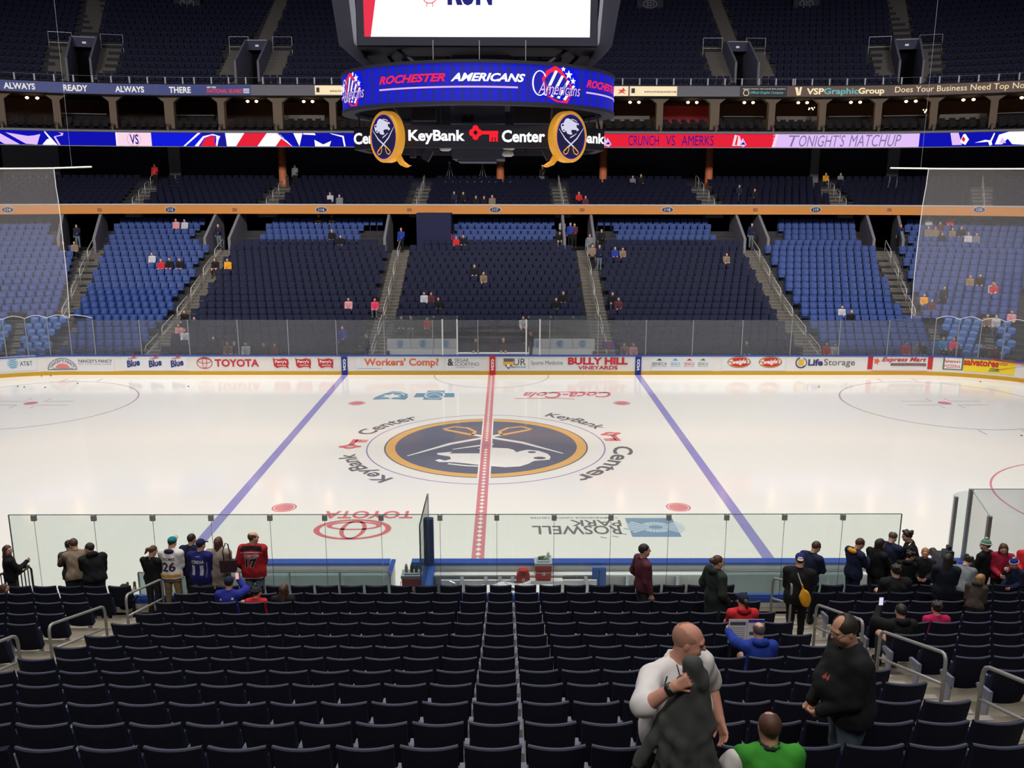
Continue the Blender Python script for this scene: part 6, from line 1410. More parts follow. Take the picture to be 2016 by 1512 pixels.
    F.cap(hp(0, .082, .012), hp(0, .104, -.022), .009*hs, .0125*hs, .014); F.ell(hp(0, .080, .026), np.array([.05, .012, .012])*hs, HR, .02)
    for sx in (1, -1): F.ell(hp(sx*.075, -.005, -.008), np.array([.009, .019, .031])*hs, HR, .006); F.ell(hp(sx*.036, .058, -.035), np.array([.022, .02, .02])*hs, HR, .03); F.sub(hp(sx*.031, .094, .008), np.array([.017, .012, .010])*hs, HR)
    F.sub(hp(0, .104, -.064), np.array([.026, .012, .003])*hs, HR)
    hd = o.get('hand', {})
    for i, (a, e, w_) in enumerate(arms):
        sx = 1 if i == 0 else -1; hh = hd.get(i, {}); d = hh.get('d'); d = (w_-e) if d is None else np.array(d, float); nr = hh.get('n'); nr = (np.array([-sx, .2, 0.]) if nr is None else np.array(nr, float))
        hand(F, w_, d, nr, hh.get('curl', .55), -sx if hh.get('flip', 1) == 1 else sx, o.get('hs', 1.0))
    done('body', F, o.get('skin', SKIN))
    if h < .02:
        E_ = Field()
        for sx in (1, -1): E_.ell(hp(sx*.031, .0805, .007), np.array([.0135, .009, .0075])*hs, HR, .001)
        done('eyes', E_, EYEM, .004); E_ = Field(); E_.ell(hp(0, .083, -.063), np.array([.023, .011, .007])*hs, HR, .001); done('lips', E_, LIP, .004)
    # --- hair and hats
    ht = o.get('hair', 'short'); hm = o.get('hairm'); hat = o.get('hat'); F = None
    if ht:
        F = Field(); F.ell(hp(0, -.016, .026), np.array([.082, .096, .096])*hs, HR, .03)
        if ht == 'fringe': F.sub(hp(0, .025, .095), np.array([.066, .11, .085])*hs, HR)
        if ht == 'thin': F.sub(hp(0, .05, .09), np.array([.045, .085, .05])*hs, HR)
        F.sub(hp(0, .082, -.030), np.array([.085, .07, .092])*hs, HR)
        F.sub(hp(0, .02, -.12), np.array([.09, .12, .07 if ht != 'long' else .04])*hs, HR)
        if ht in ('long', 'mid'):
            L = .30 if ht == 'long' else .15
            bk = hp(0, -.055, .0); F.cap(bk, bk-np.array([0, 0, L])-fw*.05, .072*hs, .05, .04)
            for sx in (1, -1): p = hp(sx*.07, -.01, .0); F.cap(p, p-np.array([0, 0, L*.8])+rx*sx*.02, .026, .022, .03)
        if ht == 'tail': F.cap(hp(0, -.09, .04), hp(0, -.14, .02), .03, .04, .02); F.cap(hp(0, -.14, .02), hp(0, -.17, -.08), .038, .018, .02)
        if ht == 'bun': F.ell(hp(0, -.12, .03), (.05, .045, .045), HR, .01)
        if ht == 'messy':
            random.seed(3)
            for q in range(16): a = q*2.4; F.ell(hp(.07*math.cos(a)*.9, -.02+.08*math.sin(a), .07+.03*math.cos(q*1.7)), np.array([.03, .035, .03])*hs, HR, .015)
        done('hair', F, hm or mat('hair_dark', (.025, .018, .014), .6, noise=.3, nscale=40), None, .003 if h < .02 else 0)
    if hat:
        kind, m, m2 = hat; F = Field(); F.ell(hp(0, -.012, .035), np.array([.09, .105, .095 if kind != 'beanie' else .105])*hs, HR, .02); nn = HR@np.array([0, .0 if kind == 'beanie' else .05, -1.]); F.plane(nn, nn@hp(0, 0, .028 if kind != 'beanie' else .01))
        done('cap' if kind != 'beanie' else 'knit_hat', F, m)
        F = Field()
        if kind == 'cap': F.ell(hp(0, .125, .035), np.array([.066, .065, .009])*hs, HR@rotm(0, 8), .01); F.sub(hp(0, .0, .03), np.array([.085, .098, .09])*hs, HR); done('brim', F, m2 or m)
        if kind == 'back': F.ell(hp(0, -.12, .03), np.array([.062, .055, .009])*hs, HR@rotm(0, -25), .01); F.ell(hp(0, -.115, .055), np.array([.05, .02, .02]), HR, .01); done('brim', F, m2 or m)
        if kind == 'upbrim': F.ell(hp(0, .10, .10), np.array([.062, .012, .055])*hs, HR@rotm(0, 25), .01); done('brim', F, m2 or m)
        if kind == 'beanie':
            F.ell(hp(0, -.012, .15), np.array([.035, .035, .03]), HR, .01); F.cap(hp(.0, -.1, .03), hp(0, -.1, .03), .01, .01)
            for q in range(14): a = q*PI/7; b = a+PI/7; F.cap(hp(.09*math.cos(a), -.012+.105*math.sin(a), .045), hp(.09*math.cos(b), -.012+.105*math.sin(b), .045), .014, .014, .01)
            done('band', F, m2 or m)
    # --- clothes
    top = o.get('top', 'jacket'); tm = o.get('topm'); t = dict(shirt=.010, jersey=.028, jacket=.024, coat=.032, tee=.010)[top]; wob = .004 if h < .02 else 0
    F = Field(); torso(F, t)
    hemz = {'shirt': .0, 'tee': .0, 'jersey': -.14, 'jacket': -.06, 'coat': -.38}[top]+o.get('hem', 0)
    if not sit:
        for hip, kn, an in legs: F.cap(hip, hip+(kn-hip)*max(.05, -hemz/.42), .088*g+t, .082*g+t*1.4, .08)
        F.plane(-up, -(up@(pel+up*hemz)))
    else: F.plane(-up, -(up@(pel+up*-.05)))
    armp(F, t, o.get('sleeve', {'tee': .42, 'shirt': 1.0}.get(top, 1.0)) if o.get('sleeve', 1) > .5 else 0)
    if o.get('sleeve', 1) <= .5:
        F.p = F.p[:-2]
        for a, e, w_ in arms: F.cap(a, a+(e-a)*o['sleeve']*2, .058*g**.5+t*1.2, .06*g**.5+t*1.6, .03)
    else:
        for a, e, w_ in arms: pass
    F.sub(neck+up*.10, (.085, .085, .075)); 
    for q in range(10): a = q*PI/5; b = a+PI/5; r1 = .066*g**.5; F.cap(neck+rx*r1*math.cos(a)+fw*r1*math.sin(a)-up*(.012+.02*math.sin(a)), neck+rx*r1*math.cos(b)+fw*r1*math.sin(b)-up*(.012+.02*math.sin(b)), .013, .013, .012)
    if o.get('hood'): F.ell(tp(0, -.10, .53), (.115, .075, .07), TR, .03); F.sub(tp(0, -.07, .60), (.07, .06, .05), TR)
    done({'coat': 'coat', 'jersey': 'jersey', 'jacket': 'jacket'}.get(top, 'shirt'), F, tm, None, wob)
    bm = o.get('botm') or mat('trouser_black', (.018, .018, .022), .8, noise=.15)
    F = Field(); F.ell(pel+up*.0, np.array([.162*g, .12*g, .12]), TR, .05)
    for hip, kn, an in legs: F.cap(hip, kn, .092*g, .068, .05); F.cap(kn, an+np.array([0, 0, -.01]), .066, .055, .03)
    F.plane(up, up@(pel+up*.08)); 
    done('trousers', F, bm, None, wob)
    F = Field()
    for hip, kn, an in legs:
        if sit and o.get('legsup'): F.cap(an+np.array([0, .02, -.02]), an+np.array([0, .05, .15]), .045, .04, .03)
        else: F.cap(an+np.array([0, -.03, -.04]), an+np.array([0, .14, -.052]), .05, .044, .03); F.cap(an+np.array([0, 0, -.04]), an+np.array([0, 0, .03]), .046, .046, .03)
    if not (sit and o.get('legsup')): F.plane((0, 0, -1), 0)
    done('shoes', F, o.get('shoem') or mat('shoe_black', (.02, .02, .02), .6))
    return out, dict(s=s, arms=arms, hp=hp, tp=tp, pel=pel, up=up, fw=fw, rx=rx, neck=neck, legs=legs, hc=hc, HR=HR)
def person(px, y, zf, o, label, group=None, x=None, h=.011, yaw=0):
    parts, J = figure('person', o, h); s = J['s']
    X = x if x is not None else at(px, proj((0, y, zf+1.2))[1], y=y).x
    rt = empty('person', (X, y, zf), label, 'person', group, math.radians(yaw)); rt.scale = (s, s, s); obs = {}
    for nm, me, lb in parts: ob = link(nm, me, rt, True, label=lb); obs[nm] = ob
    J['root'] = rt; J['obs'] = obs; return J
def backprint(J, part, name, items, lift=.004, front=False):
    """letters and numbers laid on the back of a garment; items: (text or polygon, x0, z0, x1, z1, material, bold)"""
    ob = J['obs'][part]; bv = BVHTree.FromPolygons([tuple(v.co) for v in ob.data.vertices], [tuple(p.vertices) for p in ob.data.polygons])
    sg = 1 if front else -1; zoff = 0
    for it in items:
        mb = MB(); lf = lift+it[7] if len(it) > 7 else lift
        def fn(u, v):
            p = J['pel']; P = J['tp'](u, 0, v); o_ = P+J['fw']*sg*.8; hit_ = bv.ray_cast(Vector(o_), Vector(-J['fw']*sg))
            q = hit_[0] if hit_[0] is not None else Vector(J['tp'](u, sg*.13, v)); return q+Vector(J['fw'])*sg*lf
        if isinstance(it[0], str):
            v, f, _ = text2d(it[0], it[6], 0, 1.0); v = [(it[1]+(it[3]-it[1])*a, it[2]+(it[4]-it[2])*b) for a, b in v]
        else:
            from mathutils.geometry import tessellate_polygon
            v = [(it[1]+(it[3]-it[1])*a, it[2]+(it[4]-it[2])*b) for a, b in it[0]]; f = [tuple(t) for t in tessellate_polygon([[Vector((a, b, 0)) for a, b in v]])]
        # cut into small triangles so that they follow the cloth
        v = list(v); tris = [];
        for q in f:
            for i in range(1, len(q)-1): tris.append((q[0], q[i], q[i+1]))
        for _ in range(6):
            nt = []; ch = False; mid = {}
            for t in tris:
                L = [math.dist(v[t[i]], v[t[(i+1) % 3]]) for i in range(3)]; m = L.index(max(L))
                if L[m] < .045: nt.append(t); continue
                ch = True; a, b, c = t[m], t[(m+1) % 3], t[(m+2) % 3]; kk = (min(a, b), max(a, b))
                if kk not in mid: mid[kk] = len(v); v.append(((v[a][0]+v[b][0])/2, (v[a][1]+v[b][1])/2))
                q = mid[kk]; nt += [(a, q, c), (q, b, c)]
            tris = nt
            if not ch: break
        if not front: pass
        mb.add([fn(a, b) for a, b in v], tris, it[5]); mb.obj(name, ob, smooth=False)
# ================================================================== the people near the camera
def M_(n, r, g, b, **k): return mat('cloth_'+n, srgb(r, g, b), k.pop('rough', .85), noise=k.pop('noise', .12), nscale=9, spec=.25, **k)
C_BLACK = M_('black', 26, 26, 28); C_CHAR = M_('charcoal', 52, 52, 54); C_NAVY = M_('navy', 30, 36, 62); C_WHITE = M_('white', 226, 222, 220, noise=.03); C_TAN = M_('tan', 132, 116, 98); C_BEIGE = M_('beige', 158, 146, 132)
C_RED = M_('red', 200, 44, 50); C_MAR = M_('maroon', 88, 44, 54); C_ROYAL = M_('royal', 40, 48, 140); C_BLUE = M_('blue', 36, 60, 150); C_KHAKI = M_('khaki', 140, 118, 84); C_JEAN = M_('jeans', 98, 112, 126); C_DGRN = M_('dark_green', 40, 50, 46); C_GREEN = M_('green', 62, 150, 50, noise=.05)
C_GREY = M_('grey', 120, 124, 130); C_MAG = M_('magenta', 190, 36, 86); C_GOLD = M_('gold', 226, 160, 40); C_TEAL = M_('teal', 20, 130, 140); C_PLUM = M_('plum', 70, 44, 84); C_SILV = M_('silver', 190, 192, 200); C_LGRN = M_('light_green', 96, 140, 120); C_STONE = M_('stone', 196, 190, 176)
H_DARK = mat('hair_dark', (.025, .018, .014), .6, noise=.3, nscale=40); H_BROWN = mat('hair_brown', srgb(84, 56, 40), .55, noise=.25, nscale=40); H_BLOND = mat('hair_blond', srgb(160, 118, 74), .55, noise=.2, nscale=40); H_RED = mat('hair_auburn', srgb(92, 48, 42), .55, noise=.25, nscale=40); H_GREY = mat('hair_grey', srgb(96, 84, 76), .6, noise=.2, nscale=40)
WY = -15.58
def stand(px, row, o, lab, yaw=0, h=.011, dy=0):
    y = WY+dy if row < 0 else NY[row]+.44+dy; return person(px, y, 1.02 if row < 0 else NF[row]+.012, o, lab, h=h, yaw=yaw)
def sitp(i, o, lab, yaw=0, h=.011):
    k, x, nm = SITX[i]; o['sit'] = True; return person(0, NY[k]+.19, NF[k], o, lab, x=x, h=h, yaw=yaw)
# --- left group
stand(17, -1, dict(H=1.56, top='jacket', topm=C_BLACK, hair='long', hairm=H_BROWN, arms=('phone', 'front'), hy=-60), 'woman with long dark hair and black jacket at the left frame edge, facing right', -50)
stand(139, -1, dict(H=1.58, top='jersey', topm=M_('plaid', 60, 62, 70), hair='short', arms=('front', 'rail'), hy=20, hp=10), 'dark haired person leaning over the bench glass behind the man in tan', 20, dy=.18)
J = stand(150, 0, dict(H=1.72, lean=24, top='jacket', topm=C_TAN, hem=-.02, hair='short', hairm=H_BROWN, girth=1.15, arms=('phone', ((.1, .34, 1.40), (1, 0, -.6))), hy=35, hp=8), 'man in a tan jacket bending forward with raised arms at the glass', 22, dy=-.1)
J = stand(184, 0, dict(H=1.66, lean=16, top='jacket', topm=C_BLACK, hair='short', girth=1.3, arms=('front', 'phone'), hy=55, hood=1), 'person in a thick black jacket close to the man in tan', 30, dy=-.15)
sitp(1, dict(H=1.2, top='jacket', topm=C_BLACK, legsup=True, hair='short', hat=('cap', C_CHAR, None), arms=('lap', 'lap'), botm=C_BLACK, shoem=mat('shoe_green', srgb(80, 100, 40), .6), lean=-14), 'child in a dark cap slumped in a seat with green soled feet up', 10)
sitp(0, dict(H=1.32, lean=12, top='jacket', topm=C_BLACK, hair='mid', hairm=H_BROWN, arms=('lap', 'lap'), hy=-75), 'brown haired woman in profile, seated low at the left edge')
stand(297, -1, dict(H=1.58, top='shirt', topm=C_BLACK, hair='tail', hairm=H_BROWN, arms=('front', 'front'), hy=-35, hp=22, girth=1.05), 'woman in black with a ponytail, bowed head, left of jersey 26', -8, dy=-.1)
J = stand(336, -1, dict(H=1.70, lean=5, top='jersey', topm=C_WHITE, botm=C_KHAKI, girth=1.16, hair='short', hat=('upbrim', C_TEAL, C_STONE), arms=('front', 'front'), hy=-15, hp=16, hood=0, spread=.03), 'man in a white jersey with number 26 and a teal cap', -3)
TN = M_('number_plum', 64, 44, 84, noise=0); 
backprint(J, 'jersey', 'name_and_number', [('26', -.13, .08, .14, .28, TN, .03), ('THOMAS', -.13, .315, .13, .38, C_BLACK, .015), ([(0, 0), (1, 0), (1, 1), (0, 1)], -.22, -.04, .22, .02, C_GOLD, 0, .004), ([(0, 0), (1, 0), (1, 1), (0, 1)], -.22, -.12, .22, -.09, TN, 0, .004)])
Fh = Field(); Fh.ell(J['tp'](0, -.10, .50), (.105, .05, .055), rotm(0, 5), .02); link('hood', field_mesh('hood', Fh, .011, C_NAVY, .003), J['root'], True)
stand(377, -1, dict(H=1.70, top='jersey', topm=C_NAVY, hair='short', arms=('front', 'front'), hy=-20, hp=8), 'dark haired man between the two jerseys, mostly hidden by number 11', -5, dy=.22)
J = stand(394, -1, dict(H=1.71, lean=3, top='jersey', topm=M_('jersey_blue', 34, 36, 104, noise=.05), botm=C_JEAN, girth=1.14, hair='short', hat=('cap', C_NAVY, C_NAVY), arms=('front', 'front'), hy=-22, hp=6), 'man in a dark blue jersey with number 11 and a navy cap', -6, dy=-.12)
backprint(J, 'jersey', 'name_and_number', [('11', -.12, .06, .12, .27, C_SILV, .05), ('CONDRA', -.13, .305, .13, .375, C_WHITE, .02), ([(0, 0), (1, 0), (1, 1), (0, 1)], -.05, .445, .04, .455, C_SILV, 0), ([(0, .0), (.03, .0), (.06, 1), (.0, 1)], .17, .0, .3, .33, C_SILV, 0)])
J = stand(431, -1, dict(H=1.72, top='coat', topm=C_BEIGE, hair='long', hairm=H_RED, botm=C_BLACK, arms=('front', 'front'), hy=-5, hp=10, girth=1.1, hem=.05), 'woman with long auburn hair and a beige coat')
bx = at(451, 1110, y=WY-.2); e = empty('tote_bag', (bx.x, WY-.26, bx.z-.15), 'dark plum tote bag hanging from the shoulder of the woman in beige', 'bag')
BAG = M_('bag', 66, 44, 50, noise=.2); MB().prism([(-.15, 0), (.16, .02), (.17, .27), (-.16, .26)], lambda a, b, t: (a+.02*t, t*1.0-.05, b), .1, BAG).obj('bag_body', e); MB().tube([(-.07, -.03, .26), (-.09, .0, .45), (-.06, .1, .58), (-.02, .12, .55), (.04, .02, .42), (.06, -.03, .27)], .012, BAG, 6).obj('strap', e, smooth=True)
J = stand(499, -1, dict(H=1.84, top='jersey', topm=M_('jersey_red', 176, 40, 48, noise=.05), botm=C_JEAN, girth=1.24, hair='fringe', hairm=H_BROWN, arms=('front', 'pocket'), hy=-62, spread=.02), 'balding man in a red and black jersey with number 17', 0)
backprint(J, 'jersey', 'name_and_number', [('17', -.12, .10, .12, .30, C_SILV, .075), ('17', -.11, .11, .11, .29, C_BLACK, .035, .004), ('GOERTZEN', -.14, .315, .14, .375, C_WHITE, .02), ([(0, .1), (.5, .35), (1, .1), (1, 1), (0, 1)], -.2, .42, .2, .52, C_BLACK, 0), ([(0, .0), (.5, .7), (1, .0), (1, .3), (.5, 1), (0, .3)], -.21, .385, .21, .425, C_SILV, 0, .003), ([(0, 0), (1, 0), (1, 1), (0, 1)], -.2, -.14, .2, -.115, C_SILV, 0)])
J = sitp(2, dict(H=1.7, lean=8, top='jersey', topm=C_ROYAL, hair='short', hat=('cap', C_NAVY, None), arms=('face', 'lap'), girth=1.1, hp=5), 'seated fan in a dark blue jersey with white stars holding up a pink phone')
backprint(J, 'jersey', 'star_print', [([((p[0]+1)/2, (p[1]+1)/2) for p in star(0, 0, 1)], x, z, x+.06, z+.06, C_WHITE, 0) for x, z in ((-.15, .34), (.07, .36), (-.04, .2), (-.18, .18), (.12, .2), (.0, .02))])
w_ = J['root'].matrix_basis@Vector(J['arms'][0][2]); mb = MB(); mb.box((-.036, -.006, -.07), (.036, .006, .07), mat('phone_body', (.02, .02, .02), .3)); mb.box((-.032, -.0075, -.065), (.032, -.006, .065), screen('phone_pink', srgb(250, 180, 180), .9)); o = mb.obj('mobile_phone', label='phone with a pink screen raised by the fan in the starred jersey', cat='phone'); o.location = w_+Vector((-.02, -.03, .1))
J = sitp(3, dict(H=1.45, head=1.08, lean=6, top='jacket', topm=C_RED, hair='short', hat=('beanie', C_CHAR, C_CHAR), arms=('lap', 'lap'), hy=-40), 'child in a dark knit hat and red top seated right of the starred jersey')
sitp(4, dict(H=1.55, lean=4, top='jacket', topm=C_BLACK, hair='long', hairm=H_BROWN, arms=('lap', 'lap'), hy=-20, hr=8), 'girl with long light brown hair seated right of the child in red')
# --- right group
stand(1267, 2, dict(H=1.82, lean=-2, top='jacket', topm=C_MAR, botm=C_CHAR, hair='short', arms=('down', 'pocket'), hy=-18, girth=1.02), 'dark haired man in a maroon sweater standing in profile', -72)
stand(1409, 3, dict(H=1.74, top='coat', topm=C_DGRN, hair='bun', hairm=H_BROWN, botm=C_DGRN, arms=('pocket', 'pocket'), hy=-18, hood=1, girth=1.05), 'woman in a long dark green hooded coat standing in profile', -65)
stand(1594, 1, dict(H=1.7, lean=8, top='jacket', topm=C_NAVY, hair='short', hairm=H_BROWN, arms=('phone', 'front'), hy=-20, hp=22), 'brown haired man looking down at his phone behind the navy cap man', -50, dy=.1)
J = person(1572, -17.75, NF[2]+.02, dict(H=1.76, lean=8, top='jacket', topm=C_BLACK, botm=C_BLACK, girth=1.3, hair='short', hat=('back', M_('cap_purple', 44, 40, 120), C_STONE), arms=('front', 'front'), hp=6, stride=.12, hem=-.08), 'man in a backwards purple cap and dark jacket in the aisle', yaw=-18, h=.011)
p = at(1585, 1178, y=-18.15); F = Field(); F.ell((0, 0, 0), (.10, .06, .17), rotm(0, 0, -12), .02); F.cap((-.03, 0, .12), (-.06, .02, .26), .018, .01, .03); o = link('drawstring_bag', field_mesh('drawstring_bag', F, .011, C_GOLD, .006), None, True, 'yellow drawstring bag on the back of the man in the purple cap', 'bag'); o.location = p
MB().tube([(-.05, .02, .2), (-.12, .12, .42)], .01, C_STONE, 5).obj('cord', o)
p = at(1608, 1131, y=-16.35); mb = MB(); mb.box((-.035, -.005, -.07), (.035, .005, .07), mat('phone_body', (.02, .02, .02), .3), Matrix.Rotation(.9, 4, 'Y')); o = mb.obj('mobile_phone', label='dark phone held out above the right aisle', cat='phone'); o.location = p
sitp(5, dict(H=1.72, lean=5, top='jacket', topm=C_RED, hair='tail', hat=('cap', C_NAVY, None), arms=('lap', 'front'), girth=1.15, hood=1, hy=12), 'person in a red hooded top and navy cap, ponytail, seated alone')
J = sitp(6, dict(H=1.66, lean=10, top='jersey', topm=C_BLUE, hair='fringe', hairm=H_GREY, arms=('lap', ((.30, .42, 1.36), (.6, -.4, -.9))), girth=1.15, hood=1, hp=4), 'balding man in a blue hooded jersey reading a newspaper')
wl = J['root'].matrix_basis@Vector(J['arms'][1][2]); e = empty('newspaper', wl+Vector((.0, .08, -.12)), 'open white newspaper held up by the man in blue', 'newspaper'); NP = mat('newsprint', (.66, .66, .66), .9); NPI = mat('newsprint_ink', (.08, .08, .1), .9); NPB = mat('newsprint_blue', srgb(60, 64, 170), .8)
for s, (x0, x1, tilt) in (('left_page', (.02, .28, -.05)), ('right_page', (.285, .52, .06))):
    mb = MB(); mb.box((x0, 0, -.1), (x1, .004, .26), NP)
    if s == 'left_page': mb.box((x0+.02, -.002, .17), (x1-.02, 0, .22), NPI); [mb.box((x0+.02, -.002, .13-.03*k), (x1-.03, 0, .135-.03*k), NPI) for k in range(6)]
    else: mb.box((x0+.01, -.002, .21), (x1, 0, .255), NPB); mb.box((x0+.03, -.002, .02), (x0+.15, 0, .07), NPI); put_poly(mb, ell(x0+.1, .14, .03, .03, 12), lambda u, v: (u, -.003, v), C_RED)
    mb.obj(s, e)
# right end crowd
J = stand(1682, -1, dict(H=1.70, lean=2, top='jacket', topm=C_NAVY, botm=C_NAVY, hair='short', hairm=H_BROWN, arms=('phone', 'front'), hy=-20, hp=24, hem=-.05), 'man in a navy hoodie with yellow hood lining looking down', -65)
Fh = Field(); Fh.ell(J['tp'](0, -.11, .5), (.11, .06, .06), rotm(0, 10), .02); Fh.sub(J['tp'](0, -.07, .58), (.07, .06, .06)); link('hood', field_mesh('hood', Fh, .011, C_GOLD), J['root'], True)
stand(1726, 0, dict(H=1.66, top='jacket', topm=C_BLACK, hair='long', arms=('phone', 'front'), hy=-20, hp=12), 'woman with long black hair in black, beside the navy hoodie man', -60, dy=.1)
stand(1748, -1, dict(H=1.76, lean=8, top='jacket', topm=C_NAVY, hair='fringe', hairm=H_GREY, arms=('phone', 'front'), hy=-10, hp=28, girth=1.1), 'bald man bowed over something behind the black haired woman', -40, dy=.15)
stand(1802, -1, dict(H=1.74, lean=18, top='jacket', topm=C_BLACK, hair='messy', arms=('front', 'down'), hy=25, girth=1.1), 'dark haired man with a headset leaning right of the glass', 60, dy=.25)
e = empty('headset', at(1793, 1068, y=-15.4), 'thin headset worn by the dark haired man right of the glass', 'headset'); MB().tube([(.05, .02, .06), (.0, .0, -.02), (-.05, -.03, -.05)], .006, M_ALU, 5).obj('microphone_arm', e)
sitp(10, dict(H=1.82, lean=4, top='coat', topm=C_BLACK, hair='messy', arms=('lap', 'lap'), girth=1.35), 'large person in black seated with their back turned by the glass end')
stand(1786, 0, dict(H=1.42, head=1.1, top='jacket', topm=C_BLACK, hair='messy', arms=('front', 'front'), hy=-65, hp=15, hood=1), 'dark haired child with an orange collar beside the blond boy', -20)
stand(1820, 0, dict(H=1.48, head=1.1, top='jacket', topm=C_BLACK, hair='short', hairm=H_BLOND, arms=('front', 'front'), skin=SKINR, girth=1.1), 'blond boy in a black jacket looking towards the camera', 150)
stand(1862, 2, dict(H=1.62, top='jacket', topm=M_('ink', 28, 32, 44), hair='long', arms=('front', 'front'), hy=-40, girth=1.15, hem=-.1), 'woman with long black hair and a dark jacket, back to the camera', -15)
stand(1897, 2, dict(H=1.52, lean=34, top='jacket', topm=C_GREY, hair='messy', arms=('front', 'front'), hp=25, hy=-30, girth=1.1), 'dark haired person in a grey jacket bending down', -30, dy=.1)
stand(1925, 3, dict(H=1.30, head=1.12, lean=26, top='jacket', topm=M_('brown_stripe', 64, 54, 50), hair='mid', hairm=H_BLOND, arms=('front', 'front'), hp=18, hy=-40, hood=1), 'fair haired child with a grey hood bending below the grey jacket', -30, dy=.1)
stand(1938, -1, dict(H=1.64, head=1.05, top='jacket', topm=C_BLACK, botm=C_BLACK, hair='short', hat=('beanie', C_LGRN, C_STONE), arms=('front', 'front'), hy=40), 'child in a green and white knitted hat with a pompom', 30, dy=.0)
stand(1972, 0, dict(H=1.62, top='jacket', topm=M_('berry', 160, 34, 60), hair='long', hairm=H_BROWN, arms=('front', 'phone'), hy=-10, hp=20, girth=1.05), 'woman with long dark hair in a berry red jacket', 165)
stand(2002, 0, dict(H=1.42, head=1.06, lean=10, top='jersey', topm=C_NAVY, hair='short', hairm=H_BROWN, hat=('beanie', C_ROYAL, C_STONE), arms=('front', 'front'), hp=15), 'child in a navy jersey and blue knitted hat at the right edge', 120, dy=-.3)
stand(2026, -1, dict(H=1.62, top='jacket', topm=C_RED, hair='mid', hairm=H_BROWN, arms=('front', 'front')), 'person in red cut by the right frame edge', 140)
J = sitp(8, dict(H=1.7, lean=6, top='jacket', topm=C_BLACK, hair='short', arms=('lap', ((.16, .3, 1.45), (.8, 0, -.8))), girth=1.2, hood=1), 'dark haired person in black seated holding a lit phone')
w_ = J['root'].matrix_basis@Vector(J['arms'][1][2]); mb = MB(); mb.box((-.036, -.006, -.07), (.036, .006, .07), mat('phone_body', (.02, .02, .02), .3)); mb.box((-.032, -.0075, -.065), (.032, -.006, .065), screen('phone_lit', srgb(220, 216, 250), 1)); o = mb.obj('mobile_phone', label='lit phone raised by the seated person in black on the right', cat='phone'); o.location = w_+Vector((.0, -.02, .11))
sitp(9, dict(H=1.5, head=1.06, lean=6, top='jacket', topm=C_MAG, hair='messy', arms=('lap', 'lap'), girth=1.1), 'dark haired child in a magenta top seated near the right aisle')
# television camera
p = at(1858, 1105, y=-14.6); e = empty('television_camera', p, 'black television camera on a pedestal at the right end of the bench', 'camera'); CB = mat('camera_black', (.015, .015, .018), .5)
mb = MB(); mb.box((-.12, -.25, -.12), (.14, .3, .12), CB); mb.obj('camera_body', e); MB().tube([(0, .3, 0), (0, .52, 0)], [.08, .1], CB, 12).obj('lens', e); mb = MB(); mb.box((-.08, -.2, .14), (.1, .0, .30), CB); mb.box((.02, -.1, .3), (.08, .02, .38), CB); mb.obj('viewfinder', e); MB().tube([(0, 0, -.12), (0, 0, -.75)], .05, CB, 8).obj('pedestal', e); MB().tube([(-.1, -.2, -.05), (-.22, -.42, -.15)], .015, CB, 6).obj('pan_handle', e)
p = at(1900, 1118, y=-14.0); e = empty('padded_ramp', p, 'bright blue sloping pad beside the television camera', 'pad'); MB().prism([(-.5, .16), (-.42, .22), (.28, -.2), (.22, -.28)], lambda a, b, t: (a, t, b), .3, P_BLUE2).obj('pad_body', e)
p = at(1897, 1128, y=-14.2); mb = MB(); mb.prism([(-.13, -.12), (.1, -.12), (.13, .05), (.02, .02), (-.02, .12), (-.1, .0)], lambda a, b, t: (a, t, b), .1, C_RED); o = mb.obj('red_bag', label='crumpled red bag at the right end of the bench', cat='bag'); o.location = p
# litter on the near right step
p = at(1905, 1418, y=NY[10]+.3); random.seed(4)
e = empty('litter', (p.x, NY[10]+.35, NF[10]+.02), 'crumpled yellow and pink papers on the step at the far right', 'litter')
for c_, nm in ((mat('paper_yellow', srgb(235, 205, 90), .8), 'yellow_wrapper'), (mat('paper_pink', srgb(205, 90, 110), .8), 'pink_leaflet'), (mat('paper_pale', srgb(220, 215, 200), .8), 'pale_leaflet')):
    x, y = random.uniform(-.12, .12), random.uniform(-.08, .08); v, f = grid_surface(lambda u, w_: (x+.16*(u-.5), y+.12*(w_-.5), .02+.02*math.sin(9*u+x*30)*math.cos(7*w_)), 5, 4); mb = MB(); mb.add(v, f, c_); mb.obj(nm, e)
# --- the two men in front and the man in green
J = person(1324, NY[13]+.42, NF[13]+.012, dict(H=1.86, girth=1.36, belly=.055, head=1.04, lean=6, skin=SKINR, top='tee', topm=C_WHITE, hem=-.10, botm=C_BLACK, hair='fringe', hairm=mat('hair_stubble', srgb(176, 128, 108), .7), hy=48, hp=10, sleeve=.47, hs=1.08,
     arms=(((.26, .30, 1.54), (1.0, -.1, -.9)), ((.31, .12, .98), (.6, -1, 0))), hand={0: dict(d=(-.75, .45, .5), n=(-.2, -.9, -.4), curl=1.25), 1: dict(curl=.35)}), 'bald man in a white polo shirt with black piping, holding a grey jacket', yaw=205, h=.0075)
PIPE = mat('piping_black', (.03, .03, .03), .7)
def pl(pts, w_=.008):
    a = [(x+w_/2, z) for x, z in pts]; b = [(x-w_/2, z) for x, z in pts][::-1]; return a+b
def unit(poly): xs = [p[0] for p in poly]; zs = [p[1] for p in poly]; x0, x1, z0, z1 = min(xs), max(xs), min(zs), max(zs); return [((x-x0)/(x1-x0), (z-z0)/(z1-z0)) for x, z in poly], x0, z0, x1, z1
its = []
